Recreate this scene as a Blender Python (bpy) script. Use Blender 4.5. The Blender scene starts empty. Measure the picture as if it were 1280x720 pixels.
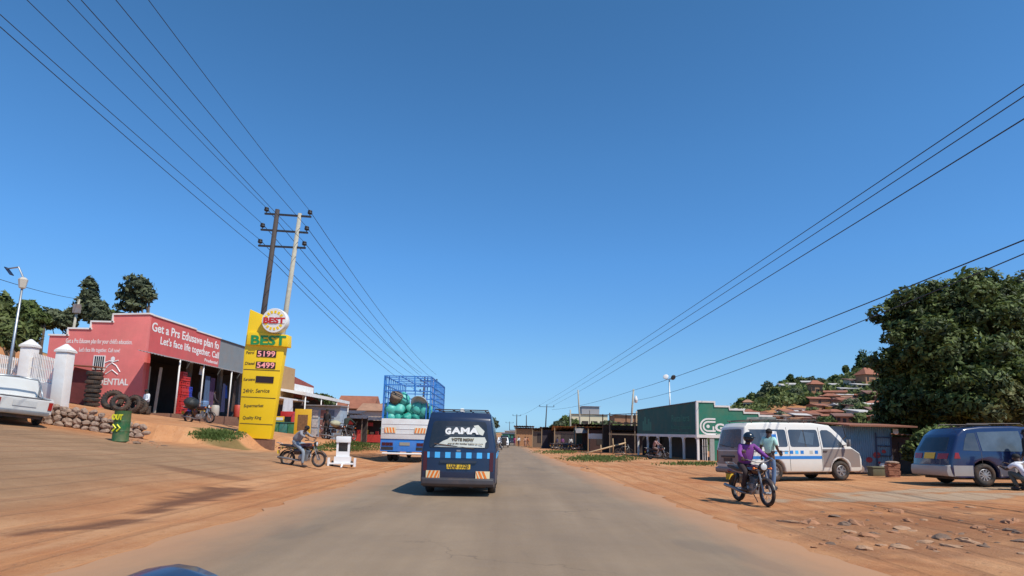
import bpy, bmesh, math, random
from mathutils import Vector, Matrix, noise
PI = math.pi
R = math.radians
random.seed(7)
scene = bpy.context.scene
COL = scene.collection
U = random.uniform

# ------------------------------------------------------------------ camera
CAMH, FOC, PITCH, ROLL = 1.32, 760.0, R(8), R(1.3)
_f = Vector((0, math.cos(PITCH), math.sin(PITCH)))
_r0 = Vector((1, 0, 0)); _u0 = Vector((0, -math.sin(PITCH), math.cos(PITCH)))
_r = math.cos(ROLL)*_r0 + math.sin(ROLL)*_u0
_u = -math.sin(ROLL)*_r0 + math.cos(ROLL)*_u0
cd = bpy.data.cameras.new('camera'); cam = bpy.data.objects.new('camera', cd); COL.objects.link(cam)
M3 = Matrix((_r, _u, -_f)).transposed()
cam.matrix_world = Matrix.Translation((0, 0, CAMH)) @ M3.to_4x4()
cd.sensor_width = 36; cd.lens = 36*FOC/1280; cd.shift_y = 73/1280
cd.clip_start = 0.05; cd.clip_end = 4000
scene.camera = cam

def ray(px, py):
    return _f + (px-640)/FOC*_r + (433-py)/FOC*_u
def at(px, py, y):                       # world point seen at a photo pixel, y metres ahead
    d = ray(px, py); t = y/d.y
    return Vector((t*d.x, y, CAMH+t*d.z))

# ------------------------------------------------------------------ terrain
def sst(a, b, v):
    t = max(0.0, min(1.0, (v-a)/(b-a))); return t*t*(3-2*t)
def lerp(a, b, t): return a+(b-a)*t
def xc(y):
    y = max(0, min(y, 340)); return -1.3*math.sin(PI*y/170)
def bankf(x):                            # foot of the bank on the left, as y of x
    if x < -15: return 24.3
    if x < -12: return lerp(24.3, 25.6, (x+15)/3)
    if x < -9.0: return lerp(25.6, 32.0, (x+12)/3.0)
    return 400
def base(y): return -0.011*min(max(y, -40), 150)
RIDGE = [(.24, 0), (.303, 4), (.342, 10.5), (.40, 18), (.454, 23), (.507, 24), (.553, 27), (.618, 32), (.8, 38), (1.2, 42)]
def ridge(q):
    if q <= .24: return 0
    for (a, p), (b_, r) in zip(RIDGE, RIDGE[1:]):
        if q <= b_: return p+(r-p)*(q-a)/(b_-a)
    return 42
def gz(x, y):
    z = base(y)
    s = -3.9-(x-xc(y))                   # distance left of the road
    if s > 0:
        L = lerp(1, .42, sst(28, 58, y)); L = lerp(L, .15, sst(60, 130, y))
        z += .125*max(0, s-2.0)*L if s < 24 else .125*22*L
        if x < -8.5 and y > 20:
            w = .35 if x < -14.3 else lerp(.35, 3.2, sst(-14.3, -11, x))
            z += .62*sst(0, w, y-bankf(x))*lerp(1, 0, sst(36, 52, y))
        # hillside behind the shops
        hx = max(0, -(x+28)); hy = sst(38, 75, y)
        z += hy*14*sst(0, 55, hx)*(1-sst(85, 150, y))
    s = (x-xc(y))-3.9
    if s > 0:
        z += .022*min(max(0, s-1), 14)*lerp(1, .1, sst(20, 42, y))
        # settlement hill on the right
        px = x/max(y, 1)
        hh = ridge(px)*sst(90, 245, y)*(1-.5*sst(300, 600, y))
        z += hh
    if y > 60:
        z += .5*noise.noise(Vector((x*.03, y*.03, 0)))*sst(60, 150, y)*sst(6, 40, abs(x))*3
    if abs(s) < 80 and y < 60:
        a = abs(x-xc(y))-3.9
        if a > .1: z += .035*noise.noise(Vector((x*.45, y*.45, 3)))*min(1, a)+.012*noise.noise(Vector((x*1.9, y*1.9, 8)))*min(1, a)
    return z
def hit(px, py, far=500):                # first terrain point under a photo pixel
    d = ray(px, py); t = 2.0
    while t < far:
        p = d*t; z = CAMH+p.z
        if z < gz(p.x, p.y):
            lo, hi = t-max(.1, t*.01), t
            for _ in range(20):
                m = (lo+hi)/2; p = d*m
                if CAMH+p.z < gz(p.x, p.y): hi = m
                else: lo = m
            p = d*hi
            return Vector((p.x, p.y, CAMH+p.z))
        t += max(.1, t*.01)
    return Vector((d.x*far, d.y*far, gz(d.x*far, d.y*far)))
def gp(px, y):                           # on the terrain, y ahead, under photo column px (near the horizon)
    x = at(px, 545, y).x
    return Vector((x, y, gz(x, y)))

# ------------------------------------------------------------------ materials
MATS = {}
def mat(name, col, rough=.7, metal=0, var=.12, scale=6, bump=0, bscale=40, spec=.5, dust=0, dustcol=(.36, .17, .08), trans=0, emis=None, coat=0, obj=False, dirtz=None):
    if name in MATS: return MATS[name]
    m = bpy.data.materials.new(name); m.use_nodes = True; nt = m.node_tree; N = nt.nodes; Lk = nt.links
    b = N['Principled BSDF']
    tc = N.new('ShaderNodeTexCoord'); geo = N.new('ShaderNodeNewGeometry')
    src = tc.outputs['Object']
    nz = N.new('ShaderNodeTexNoise'); nz.inputs['Scale'].default_value = scale; nz.inputs['Detail'].default_value = 6; nz.inputs['Roughness'].default_value = .65
    Lk.new(src, nz.inputs['Vector'])
    mx = N.new('ShaderNodeMixRGB'); mx.blend_type = 'MIX'
    c = list(col)+[1]
    mx.inputs[1].default_value = [max(0, v*(1-var*1.6)) for v in col]+[1]
    mx.inputs[2].default_value = [min(1, v*(1+var*1.6)) for v in col]+[1]
    Lk.new(nz.outputs['Fac'], mx.inputs[0]); out = mx.outputs[0]
    if dust > 0 or dirtz is not None:
        n2 = N.new('ShaderNodeTexNoise'); n2.inputs['Scale'].default_value = scale*.45; n2.inputs['Detail'].default_value = 8; n2.inputs['Roughness'].default_value = .7
        Lk.new(src, n2.inputs['Vector'])
        mr = N.new('ShaderNodeMapRange'); mr.inputs[1].default_value = .42; mr.inputs[2].default_value = .72; mr.inputs[4].default_value = dust
        Lk.new(n2.outputs['Fac'], mr.inputs[0]); fac = mr.outputs[0]
        if dirtz is not None:            # mud thrown up from the ground: (z where it ends, amount)
            sp = N.new('ShaderNodeSeparateXYZ'); Lk.new(src, sp.inputs[0])
            m2 = N.new('ShaderNodeMapRange'); m2.inputs[1].default_value = dirtz[0]; m2.inputs[2].default_value = dirtz[0]*.2
            m2.inputs[4].default_value = dirtz[1]; Lk.new(sp.outputs['Z'], m2.inputs[0])
            mm = N.new('ShaderNodeMath'); mm.operation = 'MULTIPLY'; Lk.new(m2.outputs[0], mm.inputs[0]); 
            ma = N.new('ShaderNodeMath'); ma.operation = 'ADD'; ma.inputs[1].default_value = .35; Lk.new(n2.outputs['Fac'], ma.inputs[0]); Lk.new(ma.outputs[0], mm.inputs[1])
            mk = N.new('ShaderNodeMath'); mk.operation = 'MAXIMUM'; Lk.new(fac, mk.inputs[0]); Lk.new(mm.outputs[0], mk.inputs[1]); fac = mk.outputs[0]
        md = N.new('ShaderNodeMixRGB'); Lk.new(fac, md.inputs[0]); Lk.new(out, md.inputs[1]); md.inputs[2].default_value = list(dustcol)+[1]
        out = md.outputs[0]
        rr = N.new('ShaderNodeMapRange'); rr.inputs[3].default_value = rough; rr.inputs[4].default_value = .9; Lk.new(fac, rr.inputs[0]); Lk.new(rr.outputs[0], b.inputs['Roughness'])
    else:
        b.inputs['Roughness'].default_value = rough
    Lk.new(out, b.inputs['Base Color'])
    b.inputs['Metallic'].default_value = metal
    b.inputs['Specular IOR Level'].default_value = spec
    if coat: b.inputs['Coat Weight'].default_value = coat; b.inputs['Coat Roughness'].default_value = .08
    if trans: b.inputs['Transmission Weight'].default_value = trans
    if emis: b.inputs['Emission Color'].default_value = list(emis[:3])+[1]; b.inputs['Emission Strength'].default_value = emis[3]
    if bump:
        n3 = N.new('ShaderNodeTexNoise'); n3.inputs['Scale'].default_value = bscale; n3.inputs['Detail'].default_value = 5
        Lk.new(src, n3.inputs['Vector'])
        bp = N.new('ShaderNodeBump'); bp.inputs['Strength'].default_value = bump; bp.inputs['Distance'].default_value = .03
        Lk.new(n3.outputs['Fac'], bp.inputs['Height']); Lk.new(bp.outputs[0], b.inputs['Normal'])
    MATS[name] = m; return m

def rgb(h):                              # sRGB bytes to linear
    return tuple(((v/255)/12.92 if v/255 <= .04045 else ((v/255+.055)/1.055)**2.4) for v in h)

# ------------------------------------------------------------------ mesh builder
class MB:
    def __init__(s): s.v = []; s.f = []; s.mi = []; s.m = 0; s.T = Matrix()
    def add(s, vs, fs):
        o = len(s.v)
        s.v += [tuple(s.T @ Vector(v)) for v in vs]
        for f in fs: s.f.append([i+o for i in f]); s.mi.append(s.m)
        return s
    def box(s, c, d, rz=0, M=None, taper=1):
        x, y, z = d[0]/2, d[1]/2, d[2]/2; t = taper
        vs = [(-x, -y, -z), (x, -y, -z), (x, y, -z), (-x, y, -z), (-x*t, -y*t, z), (x*t, -y*t, z), (x*t, y*t, z), (-x*t, y*t, z)]
        Q = Matrix.Translation(c) @ (M.to_4x4() if M else Matrix.Rotation(rz, 4, 'Z'))
        return s.add([Q @ Vector(v) for v in vs], [(0, 3, 2, 1), (4, 5, 6, 7), (0, 1, 5, 4), (1, 2, 6, 5), (2, 3, 7, 6), (3, 0, 4, 7)])
    def b2(s, a, b):                     # box from corner to corner
        return s.box([(a[i]+b[i])/2 for i in range(3)], [abs(b[i]-a[i]) for i in range(3)])
    def tube(s, pts, r, n=8, cap=True):
        pts = [Vector(p) for p in pts]; k = len(pts)
        if not hasattr(r, '__len__'): r = [r]*k
        vs = []; up = None
        for i, p in enumerate(pts):
            d = (pts[min(i+1, k-1)]-pts[max(i-1, 0)]).normalized()
            if up is None:
                up = Vector((0, 0, 1)) if abs(d.z) < .9 else Vector((1, 0, 0))
            a = d.cross(up).normalized(); up = a.cross(d).normalized(); b = up
            for j in range(n):
                t = 2*PI*j/n; vs.append(p+r[i]*(math.cos(t)*a+math.sin(t)*b))
        fs = []
        for i in range(k-1):
            for j in range(n):
                fs.append((i*n+j, i*n+(j+1) % n, (i+1)*n+(j+1) % n, (i+1)*n+j))
        if cap: fs.append(list(range(n))[::-1]); fs.append([(k-1)*n+j for j in range(n)])
        return s.add(vs, fs)
    def lathe(s, prof, c=(0, 0, 0), n=20, M=None, close=True):   # profile of (r, z) about Z
        M = M or Matrix(); c = Vector(c); k = len(prof); vs = []
        for r, z in prof:
            for j in range(n):
                t = 2*PI*j/n; vs.append(c+(M.to_3x3() @ Vector((r*math.cos(t), r*math.sin(t), z))))
        fs = [(i*n+j, i*n+(j+1) % n, (i+1)*n+(j+1) % n, (i+1)*n+j) for i in range(k-1) for j in range(n)]
        if close: fs.append(list(range(n))[::-1]); fs.append([(k-1)*n+j for j in range(n)])
        return s.add(vs, fs)
    def torus(s, c, R_, r, axis='X', n=28, m=8, sq=1):
        c = Vector(c); vs = []
        for i in range(n):
            t = 2*PI*i/n
            for j in range(m):
                a = 2*PI*j/m; rr = R_+r*math.cos(a); h = r*sq*math.sin(a)
                p = {'X': (h, rr*math.cos(t), rr*math.sin(t)), 'Y': (rr*math.cos(t), h, rr*math.sin(t)), 'Z': (rr*math.cos(t), rr*math.sin(t), h)}[axis]
                vs.append(c+Vector(p))
        fs = [(i*m+j, ((i+1) % n)*m+j, ((i+1) % n)*m+(j+1) % m, i*m+(j+1) % m) for i in range(n) for j in range(m)]
        return s.add(vs, fs)
    def sph(s, c, r, n=12, m=8, M=None):
        if not hasattr(r, '__len__'): r = (r, r, r)
        c = Vector(c); M3 = (M or Matrix()).to_3x3()
        vs = [c+M3 @ Vector((0, 0, r[2]))]
        for i in range(1, m):
            p = PI*i/m
            for j in range(n):
                t = 2*PI*j/n; vs.append(c+M3 @ Vector((r[0]*math.sin(p)*math.cos(t), r[1]*math.sin(p)*math.sin(t), r[2]*math.cos(p))))
        vs.append(c+M3 @ Vector((0, 0, -r[2])))
        fs = [(0, 1+j, 1+(j+1) % n) for j in range(n)]
        for i in range(m-2):
            for j in range(n): fs.append((1+i*n+j, 1+(i+1)*n+j, 1+(i+1)*n+(j+1) % n, 1+i*n+(j+1) % n))
        e = len(vs)-1; fs += [(e, 1+(m-2)*n+(j+1) % n, 1+(m-2)*n+j) for j in range(n)]
        return s.add(vs, fs)
    def prism(s, poly, a, b, plane='XZ'):   # extrude a 2D polygon between coordinates a and b of the third axis
        def P(u, v, w): return {'XZ': (u, w, v), 'YZ': (w, u, v), 'XY': (u, v, w)}[plane]
        n = len(poly); vs = [P(u, v, a) for u, v in poly]+[P(u, v, b) for u, v in poly]
        return s.add(vs, [list(range(n))[::-1], [n+i for i in range(n)]]+[(i, (i+1) % n, n+(i+1) % n, n+i) for i in range(n)])
    def quad(s, a, b, c, d): return s.add([a, b, c, d], [(0, 1, 2, 3)])
    def corr(s, p0, p1, p2, n=12, amp=.03, M=None):   # corrugated sheet: p0->p1 across waves, p0->p2 along
        p0, p1, p2 = Vector(p0), Vector(p1), Vector(p2); e = p1-p0; g = p2-p0; nn = e.cross(g).normalized()
        vs = []
        k = n*4
        for i in range(k+1):
            q = p0+e*(i/k)+nn*(amp*math.sin(i*PI/2))
            vs += [q, q+g]
        return s.add(vs, [(2*i, 2*i+2, 2*i+3, 2*i+1) for i in range(k)])
    def build(s, name, m, parent=None, smooth=False, bevel=0, fixn=True, seg=2):
        me = bpy.data.meshes.new(name); me.from_pydata(s.v, [], s.f)
        ms = m if isinstance(m, (list, tuple)) else [m]
        for q in ms: me.materials.append(q)
        for i, p in enumerate(me.polygons): p.material_index = s.mi[i]; p.use_smooth = bool(smooth)
        if fixn:
            bm = bmesh.new(); bm.from_mesh(me); bmesh.ops.recalc_face_normals(bm, faces=bm.faces)
            if bevel:
                bmesh.ops.remove_doubles(bm, verts=bm.verts, dist=1e-5)
                eds = [e for e in bm.edges if len(e.link_faces) == 2 and e.calc_face_angle() > R(35)]
                bmesh.ops.bevel(bm, geom=eds, offset=bevel, segments=seg, affect='EDGES', profile=.6, clamp_overlap=True)
            bm.to_mesh(me); bm.free()
        if smooth == 'auto' or (bevel and not smooth):
            for p in me.polygons: p.use_smooth = True
            try: me.set_sharp_from_angle(angle=R(32))
            except Exception: pass
        o = bpy.data.objects.new(name, me); COL.objects.link(o)
        if parent: o.parent = parent
        return o

def thing(name, label, cat, loc=(0, 0, 0), rz=0, group=None):
    o = bpy.data.objects.new(name, None); COL.objects.link(o); o.empty_display_size = .2
    o.location = loc; o.rotation_euler = (0, 0, rz); o['label'] = label; o['category'] = cat
    if group: o['group'] = group
    return o
def tag(o, label, cat, group=None):
    o['label'] = label; o['category'] = cat
    if group: o['group'] = group
    return o
def dup(root, loc, rz=0, label=None, group=None, scale=None):
    r = root.copy(); COL.objects.link(r); r.location = loc; r.rotation_euler = (root.rotation_euler.x, root.rotation_euler.y, rz)
    if scale: r.scale = scale
    if label: r['label'] = label
    if group: r['group'] = group
    for ch in list(root.children):
        c = ch.copy(); COL.objects.link(c); c.parent = r
        for g in list(ch.children):
            d = g.copy(); COL.objects.link(d); d.parent = c
    return r
def text(name, s, m, parent, loc, size, rot=(PI/2, 0, 0), bold=.0, depth=.004, align='LEFT', sx=1, shear=0, fit=None):
    cu = bpy.data.curves.new(name, 'FONT'); cu.body = s; cu.size = size; cu.extrude = depth; cu.offset = bold; cu.align_x = align; cu.shear = shear
    cu.resolution_u = 3
    o = bpy.data.objects.new(name, cu); COL.objects.link(o)
    dg = bpy.context.evaluated_depsgraph_get(); dg.update()
    me = bpy.data.meshes.new_from_object(o.evaluated_get(dg))
    bpy.data.objects.remove(o); bpy.data.curves.remove(cu)
    if fit and len(me.vertices):
        w = max(v.co.x for v in me.vertices)-min(v.co.x for v in me.vertices); sx = fit/max(w, 1e-4)
    Q = Matrix.Diagonal((sx, 1, 1, 1)); me.transform(Q)
    me.materials.clear(); me.materials.append(m)
    q = bpy.data.objects.new(name, me); COL.objects.link(q); q.parent = parent; q.location = loc; q.rotation_euler = rot
    return q
def skinmesh(name, pts, edges, radii, m, parent=None, sub=1, root=0, extra=None):
    me = bpy.data.meshes.new(name); me.from_pydata(pts, edges, [])
    o = bpy.data.objects.new(name, me); COL.objects.link(o)
    md = o.modifiers.new('s', 'SKIN'); md.use_smooth_shade = True
    for i, d in enumerate(me.skin_vertices[0].data):
        r = radii[i]; d.radius = r if hasattr(r, '__len__') else (r, r); d.use_root = (i == root)
    if sub:
        sd = o.modifiers.new('u', 'SUBSURF'); sd.levels = sub; sd.render_levels = sub
    dg = bpy.context.evaluated_depsgraph_get(); dg.update()
    m2 = bpy.data.meshes.new_from_object(o.evaluated_get(dg)); bpy.data.objects.remove(o)
    if extra:
        bm = bmesh.new(); bm.from_mesh(m2)
        t = bpy.data.meshes.new('t'); t.from_pydata(extra.v, [], extra.f); bm.from_mesh(t); bm.to_mesh(m2); bm.free()
    m2.materials.clear(); m2.materials.append(m)
    for p in m2.polygons: p.use_smooth = True; p.material_index = 0
    q = bpy.data.objects.new(name, m2); COL.objects.link(q)
    if parent: q.parent = parent
    return q
# ------------------------------------------------------------------ world and sun
SUN_AZ, SUN_EL = R(132), R(54)           # azimuth clockwise from straight ahead
w = bpy.data.worlds.new('World'); scene.world = w; w.use_nodes = True
wn = w.node_tree.nodes; wl = w.node_tree.links
sky = wn.new('ShaderNodeTexSky'); sky.sky_type = 'NISHITA'; sky.sun_disc = False
sky.sun_elevation = SUN_EL; sky.sun_rotation = SUN_AZ; sky.altitude = 1100; sky.air_density = 1.25; sky.dust_density = .6; sky.ozone_density = 3.2
SKYMUL = [(0.012, (0.455, 0.852, 1.576)), (0.05, (0.473, 0.773, 1.274)), (0.117, (0.555, 0.871, 1.207)), (0.27, (0.536, 0.986, 1.378)), (0.42, (0.529, 1.0, 1.33)), (0.6, (0.487, 0.931, 1.185)), (1.0, (0.487, 0.931, 1.185))]
tcw = wn.new('ShaderNodeTexCoord'); spw = wn.new('ShaderNodeSeparateXYZ'); wl.new(tcw.outputs['Generated'], spw.inputs[0])
rp = wn.new('ShaderNodeValToRGB'); wl.new(spw.outputs['Z'], rp.inputs[0])
while len(rp.color_ramp.elements) < len(SKYMUL): rp.color_ramp.elements.new(.5)
for e, (p_, c_) in zip(rp.color_ramp.elements, SKYMUL): e.position = p_
for e, (p_, c_) in zip(rp.color_ramp.elements, SKYMUL): e.color = tuple(v*.5 for v in c_)+(1,)
hs = wn.new('ShaderNodeMixRGB'); hs.blend_type = 'MULTIPLY'; hs.inputs[0].default_value = 1   # clearer, bluer air than the stock model
wl.new(sky.outputs[0], hs.inputs[1]); wl.new(rp.outputs[0], hs.inputs[2]); wl.new(hs.outputs[0], wn['Background'].inputs[0]); wn['Background'].inputs[1].default_value = .23
sd = bpy.data.lights.new('sun', 'SUN'); sd.energy = 4.6; sd.angle = R(.5); sd.color = (1, .95, .86)
so = bpy.data.objects.new('sun', sd); COL.objects.link(so)
sv = Vector((math.sin(SUN_AZ)*math.cos(SUN_EL), math.cos(SUN_AZ)*math.cos(SUN_EL), math.sin(SUN_EL)))
so.rotation_euler = sv.to_track_quat('Z', 'Y').to_euler()
scene.view_settings.view_transform = 'Standard'; scene.view_settings.look = 'None'; scene.view_settings.exposure = 0
scene.render.engine = 'CYCLES'

# ------------------------------------------------------------------ ground sheet
def axis(vals):
    out = [vals[0][0]]
    for a, b, st in vals:
        n = max(1, round((b-a)/st))
        out += [a+(b-a)*(i+1)/n for i in range(n)]
    return out
gx = axis([(-900, -200, 60), (-200, -60, 5), (-60, -24, 1), (-24, -10, .22), (-10, 10, .25), (10, 22, .25), (22, 60, 1), (60, 320, 5), (320, 1200, 60)])
gy = axis([(-60, 0, 6), (0, 6, .5), (6, 36, .22), (36, 70, .6), (70, 120, 2), (120, 400, 5), (400, 2500, 70)])
def blob(x, y, c, rx, ry, ang=0, rough=.5, seed=0):
    dx, dy = x-c[0], y-c[1]; ca, sa = math.cos(ang), math.sin(ang); u = (dx*ca+dy*sa)/rx; v = (-dx*sa+dy*ca)/ry
    d = math.sqrt(u*u+v*v)+rough*noise.noise(Vector((x*1.7+seed, y*1.7, 1)))+rough*.5*noise.noise(Vector((x*5+seed, y*5, 1)))
    return 1-sst(.75, 1.05, d)
st1a, st1b = hit(285, 612), hit(185, 640); st2a, st2b = hit(160, 652), hit(25, 668)
def seg_blob(x, y, a, b, w, rough, seed):
    a2 = Vector((a.x, a.y)); b2 = Vector((b.x, b.y)); p = Vector((x, y)); t = max(0, min(1, (p-a2).dot(b2-a2)/(b2-a2).length_squared))
    d = (p-(a2+(b2-a2)*t)).length/(w*(1-.65*t))+rough*noise.noise(Vector((x*2+seed, y*2, 1)))+rough*.6*noise.noise(Vector((x*7+seed, y*3, 1)))
    return 1-sst(.7, 1.0, d)
pale1 = hit(1150, 622); pale2 = hit(1190, 612); rub = hit(1180, 660)
def zones(x, y):
    """r: damp dark mud, g: grass/green, b: pale compacted tan (forecourt apron)"""
    r = g = b = 0
    if 4 < y < 40 and -26 < x < -3:
        r = max(seg_blob(x, y, st1a, st1b, .62, .8, 0), seg_blob(x, y, st2a, st2b, .38, .6, 9), .6*blob(x, y, hit(255, 592), 1.6, .5, 0, .5, 4))
        b = .95*sst(0, 4, bankf(x)-y if x < -8.5 else 6)*sst(-5, -9.5, x+.05*y+1.5*noise.noise(Vector((x*.3, y*.3, 0))))
        g = .7*blob(x, y, hit(272, 545), 1.3, .8, 0, .5, 2)
    if x > 4 and y < 40:
        b = .75*max(blob(x, y, pale1, 4.2, .9, .25, .5, 1), blob(x, y, pale2, 5.5, .55, .35, .5, 5))
        r = .45*blob(x, y, rub, 6, 2.6, .2, 1.1, 7)
    if y > 95:
        px = x/y
        n = noise.noise(Vector((x*.02, y*.02, 5)))+.5*noise.noise(Vector((x*.07, y*.07, 5)))
        g = sst(-.25, .1, n+.35*sst(.42, .3, px)+.25*sst(150, 240, y)) if abs(x) > 25 else .5*sst(-.1, .3, n)
    if x < -26 and y > 36:
        n = noise.noise(Vector((x*.06, y*.06, 5))); g = max(g, sst(-.1, .25, n))
    return r, g, b
xs, ys = gx, gy
me = bpy.data.meshes.new('ground')
verts = [(x, y, gz(x, y)) for y in ys for x in xs]
nx = len(xs)
faces = [(j*nx+i, j*nx+i+1, (j+1)*nx+i+1, (j+1)*nx+i) for j in range(len(ys)-1) for i in range(nx-1)]
me.from_pydata(verts, [], faces)
ca = me.color_attributes.new('zone', 'FLOAT_COLOR', 'POINT')
buf = []
for v in verts:
    z_ = zones(v[0], v[1]); buf += [z_[0], z_[1], z_[2], 1]
ca.data.foreach_set('color', buf)
for p in me.polygons: p.use_smooth = True
ground = bpy.data.objects.new('ground', me); COL.objects.link(ground); ground['kind'] = 'structure'

def ground_mat():
    m = bpy.data.materials.new('red_dirt'); m.use_nodes = True; N = m.node_tree.nodes; L = m.node_tree.links; b = N['Principled BSDF']
    b.inputs['Roughness'].default_value = .95; b.inputs['Specular IOR Level'].default_value = .15
    tc = N.new('ShaderNodeTexCoord'); P = tc.outputs['Object']
    def nz(sc, det=8, ro=.6, vec=None):
        n = N.new('ShaderNodeTexNoise'); n.inputs['Scale'].default_value = sc; n.inputs['Detail'].default_value = det; n.inputs['Roughness'].default_value = ro; L.new(vec or P, n.inputs['Vector']); return n.outputs['Fac']
    def mp(v, a, c, lo=0, hi=1):
        r = N.new('ShaderNodeMapRange'); r.inputs[1].default_value = a; r.inputs[2].default_value = c; r.inputs[3].default_value = lo; r.inputs[4].default_value = hi; L.new(v, r.inputs[0]); return r.outputs[0]
    def mix(f, a, c):
        x = N.new('ShaderNodeMixRGB')
        if hasattr(f, 'is_linked'): L.new(f, x.inputs[0])
        else: x.inputs[0].default_value = f
        for i, q in ((1, a), (2, c)):
            if isinstance(q, tuple): x.inputs[i].default_value = list(q)+[1]
            else: L.new(q, x.inputs[i])
        return x.outputs[0]
    def mul(a, c):
        x = N.new('ShaderNodeMath'); x.operation = 'MULTIPLY'
        for i, q in enumerate((a, c)):
            if isinstance(q, (int, float)): x.inputs[i].default_value = q
            else: L.new(q, x.inputs[i])
        return x.outputs[0]
    sx = N.new('ShaderNodeSeparateXYZ'); L.new(P, sx.inputs[0]); xr = mp(sx.outputs['X'], 3, 6)
    big = nz(.12, 5); mid = nz(.8, 8, .65); fine = nz(9, 8, .7); grit = nz(45, 4, .7)
    # tyre-worn streaks run along the road (Y)
    mpn = N.new('ShaderNodeMapping'); mpn.inputs['Scale'].default_value = (1.6, .22, 1); L.new(P, mpn.inputs[0]); streak = nz(1.0, 7, .6, mpn.outputs[0])
    c = mix(mp(mid, .35, .68), (.40, .150, .058), (.54, .25, .105))
    c = mix(mp(big, .4, .65, 0, .55), c, (.60, .33, .165))
    c = mix(mp(streak, .5, .72, 0, .55), c, (.63, .36, .19))
    c = mix(mp(fine, .54, .74, 0, .55), c, (.26, .10, .042))
    c = mix(mp(grit, .58, .75, 0, .45), c, (.58, .38, .23))
    att = N.new('ShaderNodeVertexColor'); att.layer_name = 'zone'
    sp = N.new('ShaderNodeSeparateColor'); L.new(att.outputs[0], sp.inputs[0])
    tan = mix(mp(mid, .35, .7), (.26, .155, .085), (.37, .225, .125))
    tan = mix(mp(fine, .5, .75, 0, .35), tan, (.22, .14, .09))
    c = mix(mul(sp.outputs[2], 1.0), c, tan)
    c = mix(mul(mul(sp.outputs[2], sp.outputs[2]), xr), c, (.50, .38, .26))
    c = mix(mul(sp.outputs[0], .85), c, (.145, .065, .038))
    vo = N.new('ShaderNodeTexVoronoi'); vo.inputs['Scale'].default_value = 5.5; L.new(P, vo.inputs['Vector'])
    vo2 = N.new('ShaderNodeTexVoronoi'); vo2.inputs['Scale'].default_value = 17; L.new(P, vo2.inputs['Vector'])
    speck = mul(mp(vo.outputs['Distance'], .16, .09), mp(mid, .46, .56)); speck2 = mul(mp(vo2.outputs['Distance'], .2, .1), mp(big, .42, .58))
    c = mix(mul(speck, .55), c, (.17, .085, .05)); c = mix(mul(speck2, .5), c, (.62, .46, .33))
    # wheel ruts worn along the verge
    wv = N.new('ShaderNodeTexWave'); wv.wave_type = 'BANDS'; wv.bands_direction = 'X'; wv.inputs['Scale'].default_value = .42; wv.inputs['Distortion'].default_value = 5; wv.inputs['Detail'].default_value = 4; wv.inputs['Detail Scale'].default_value = .35
    mw = N.new('ShaderNodeMapping'); mw.inputs['Scale'].default_value = (1, .12, 1); mw.inputs['Rotation'].default_value = (0, 0, .12); L.new(P, mw.inputs[0]); L.new(mw.outputs[0], wv.inputs['Vector'])
    rut = mp(wv.outputs['Fac'], .78, .95); c = mix(mul(mul(rut, mp(mid, .38, .62)), .34), c, (.27, .12, .06))
    gr = mix(mp(mid, .35, .7), (.045, .07, .018), (.12, .14, .045))
    gr = mix(mp(fine, .5, .7, 0, .5), gr, (.2, .13, .07))
    c = mix(mul(sp.outputs[1], 1.0), c, gr)
    L.new(c, b.inputs['Base Color'])
    bp = N.new('ShaderNodeBump'); bp.inputs['Strength'].default_value = .8; bp.inputs['Distance'].default_value = .04
    ad = N.new('ShaderNodeMath'); ad.operation = 'ADD'; L.new(fine, ad.inputs[0]); g2 = N.new('ShaderNodeMath'); g2.operation = 'MULTIPLY_ADD'; L.new(rut, g2.inputs[0]); g2.inputs[1].default_value = -.8; L.new(mul(grit, .6), g2.inputs[2]); L.new(g2.outputs[0], ad.inputs[1]); L.new(ad.outputs[0], bp.inputs['Height']); L.new(bp.outputs[0], b.inputs['Normal'])
    return m
ground.data.materials.append(ground_mat())

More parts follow.
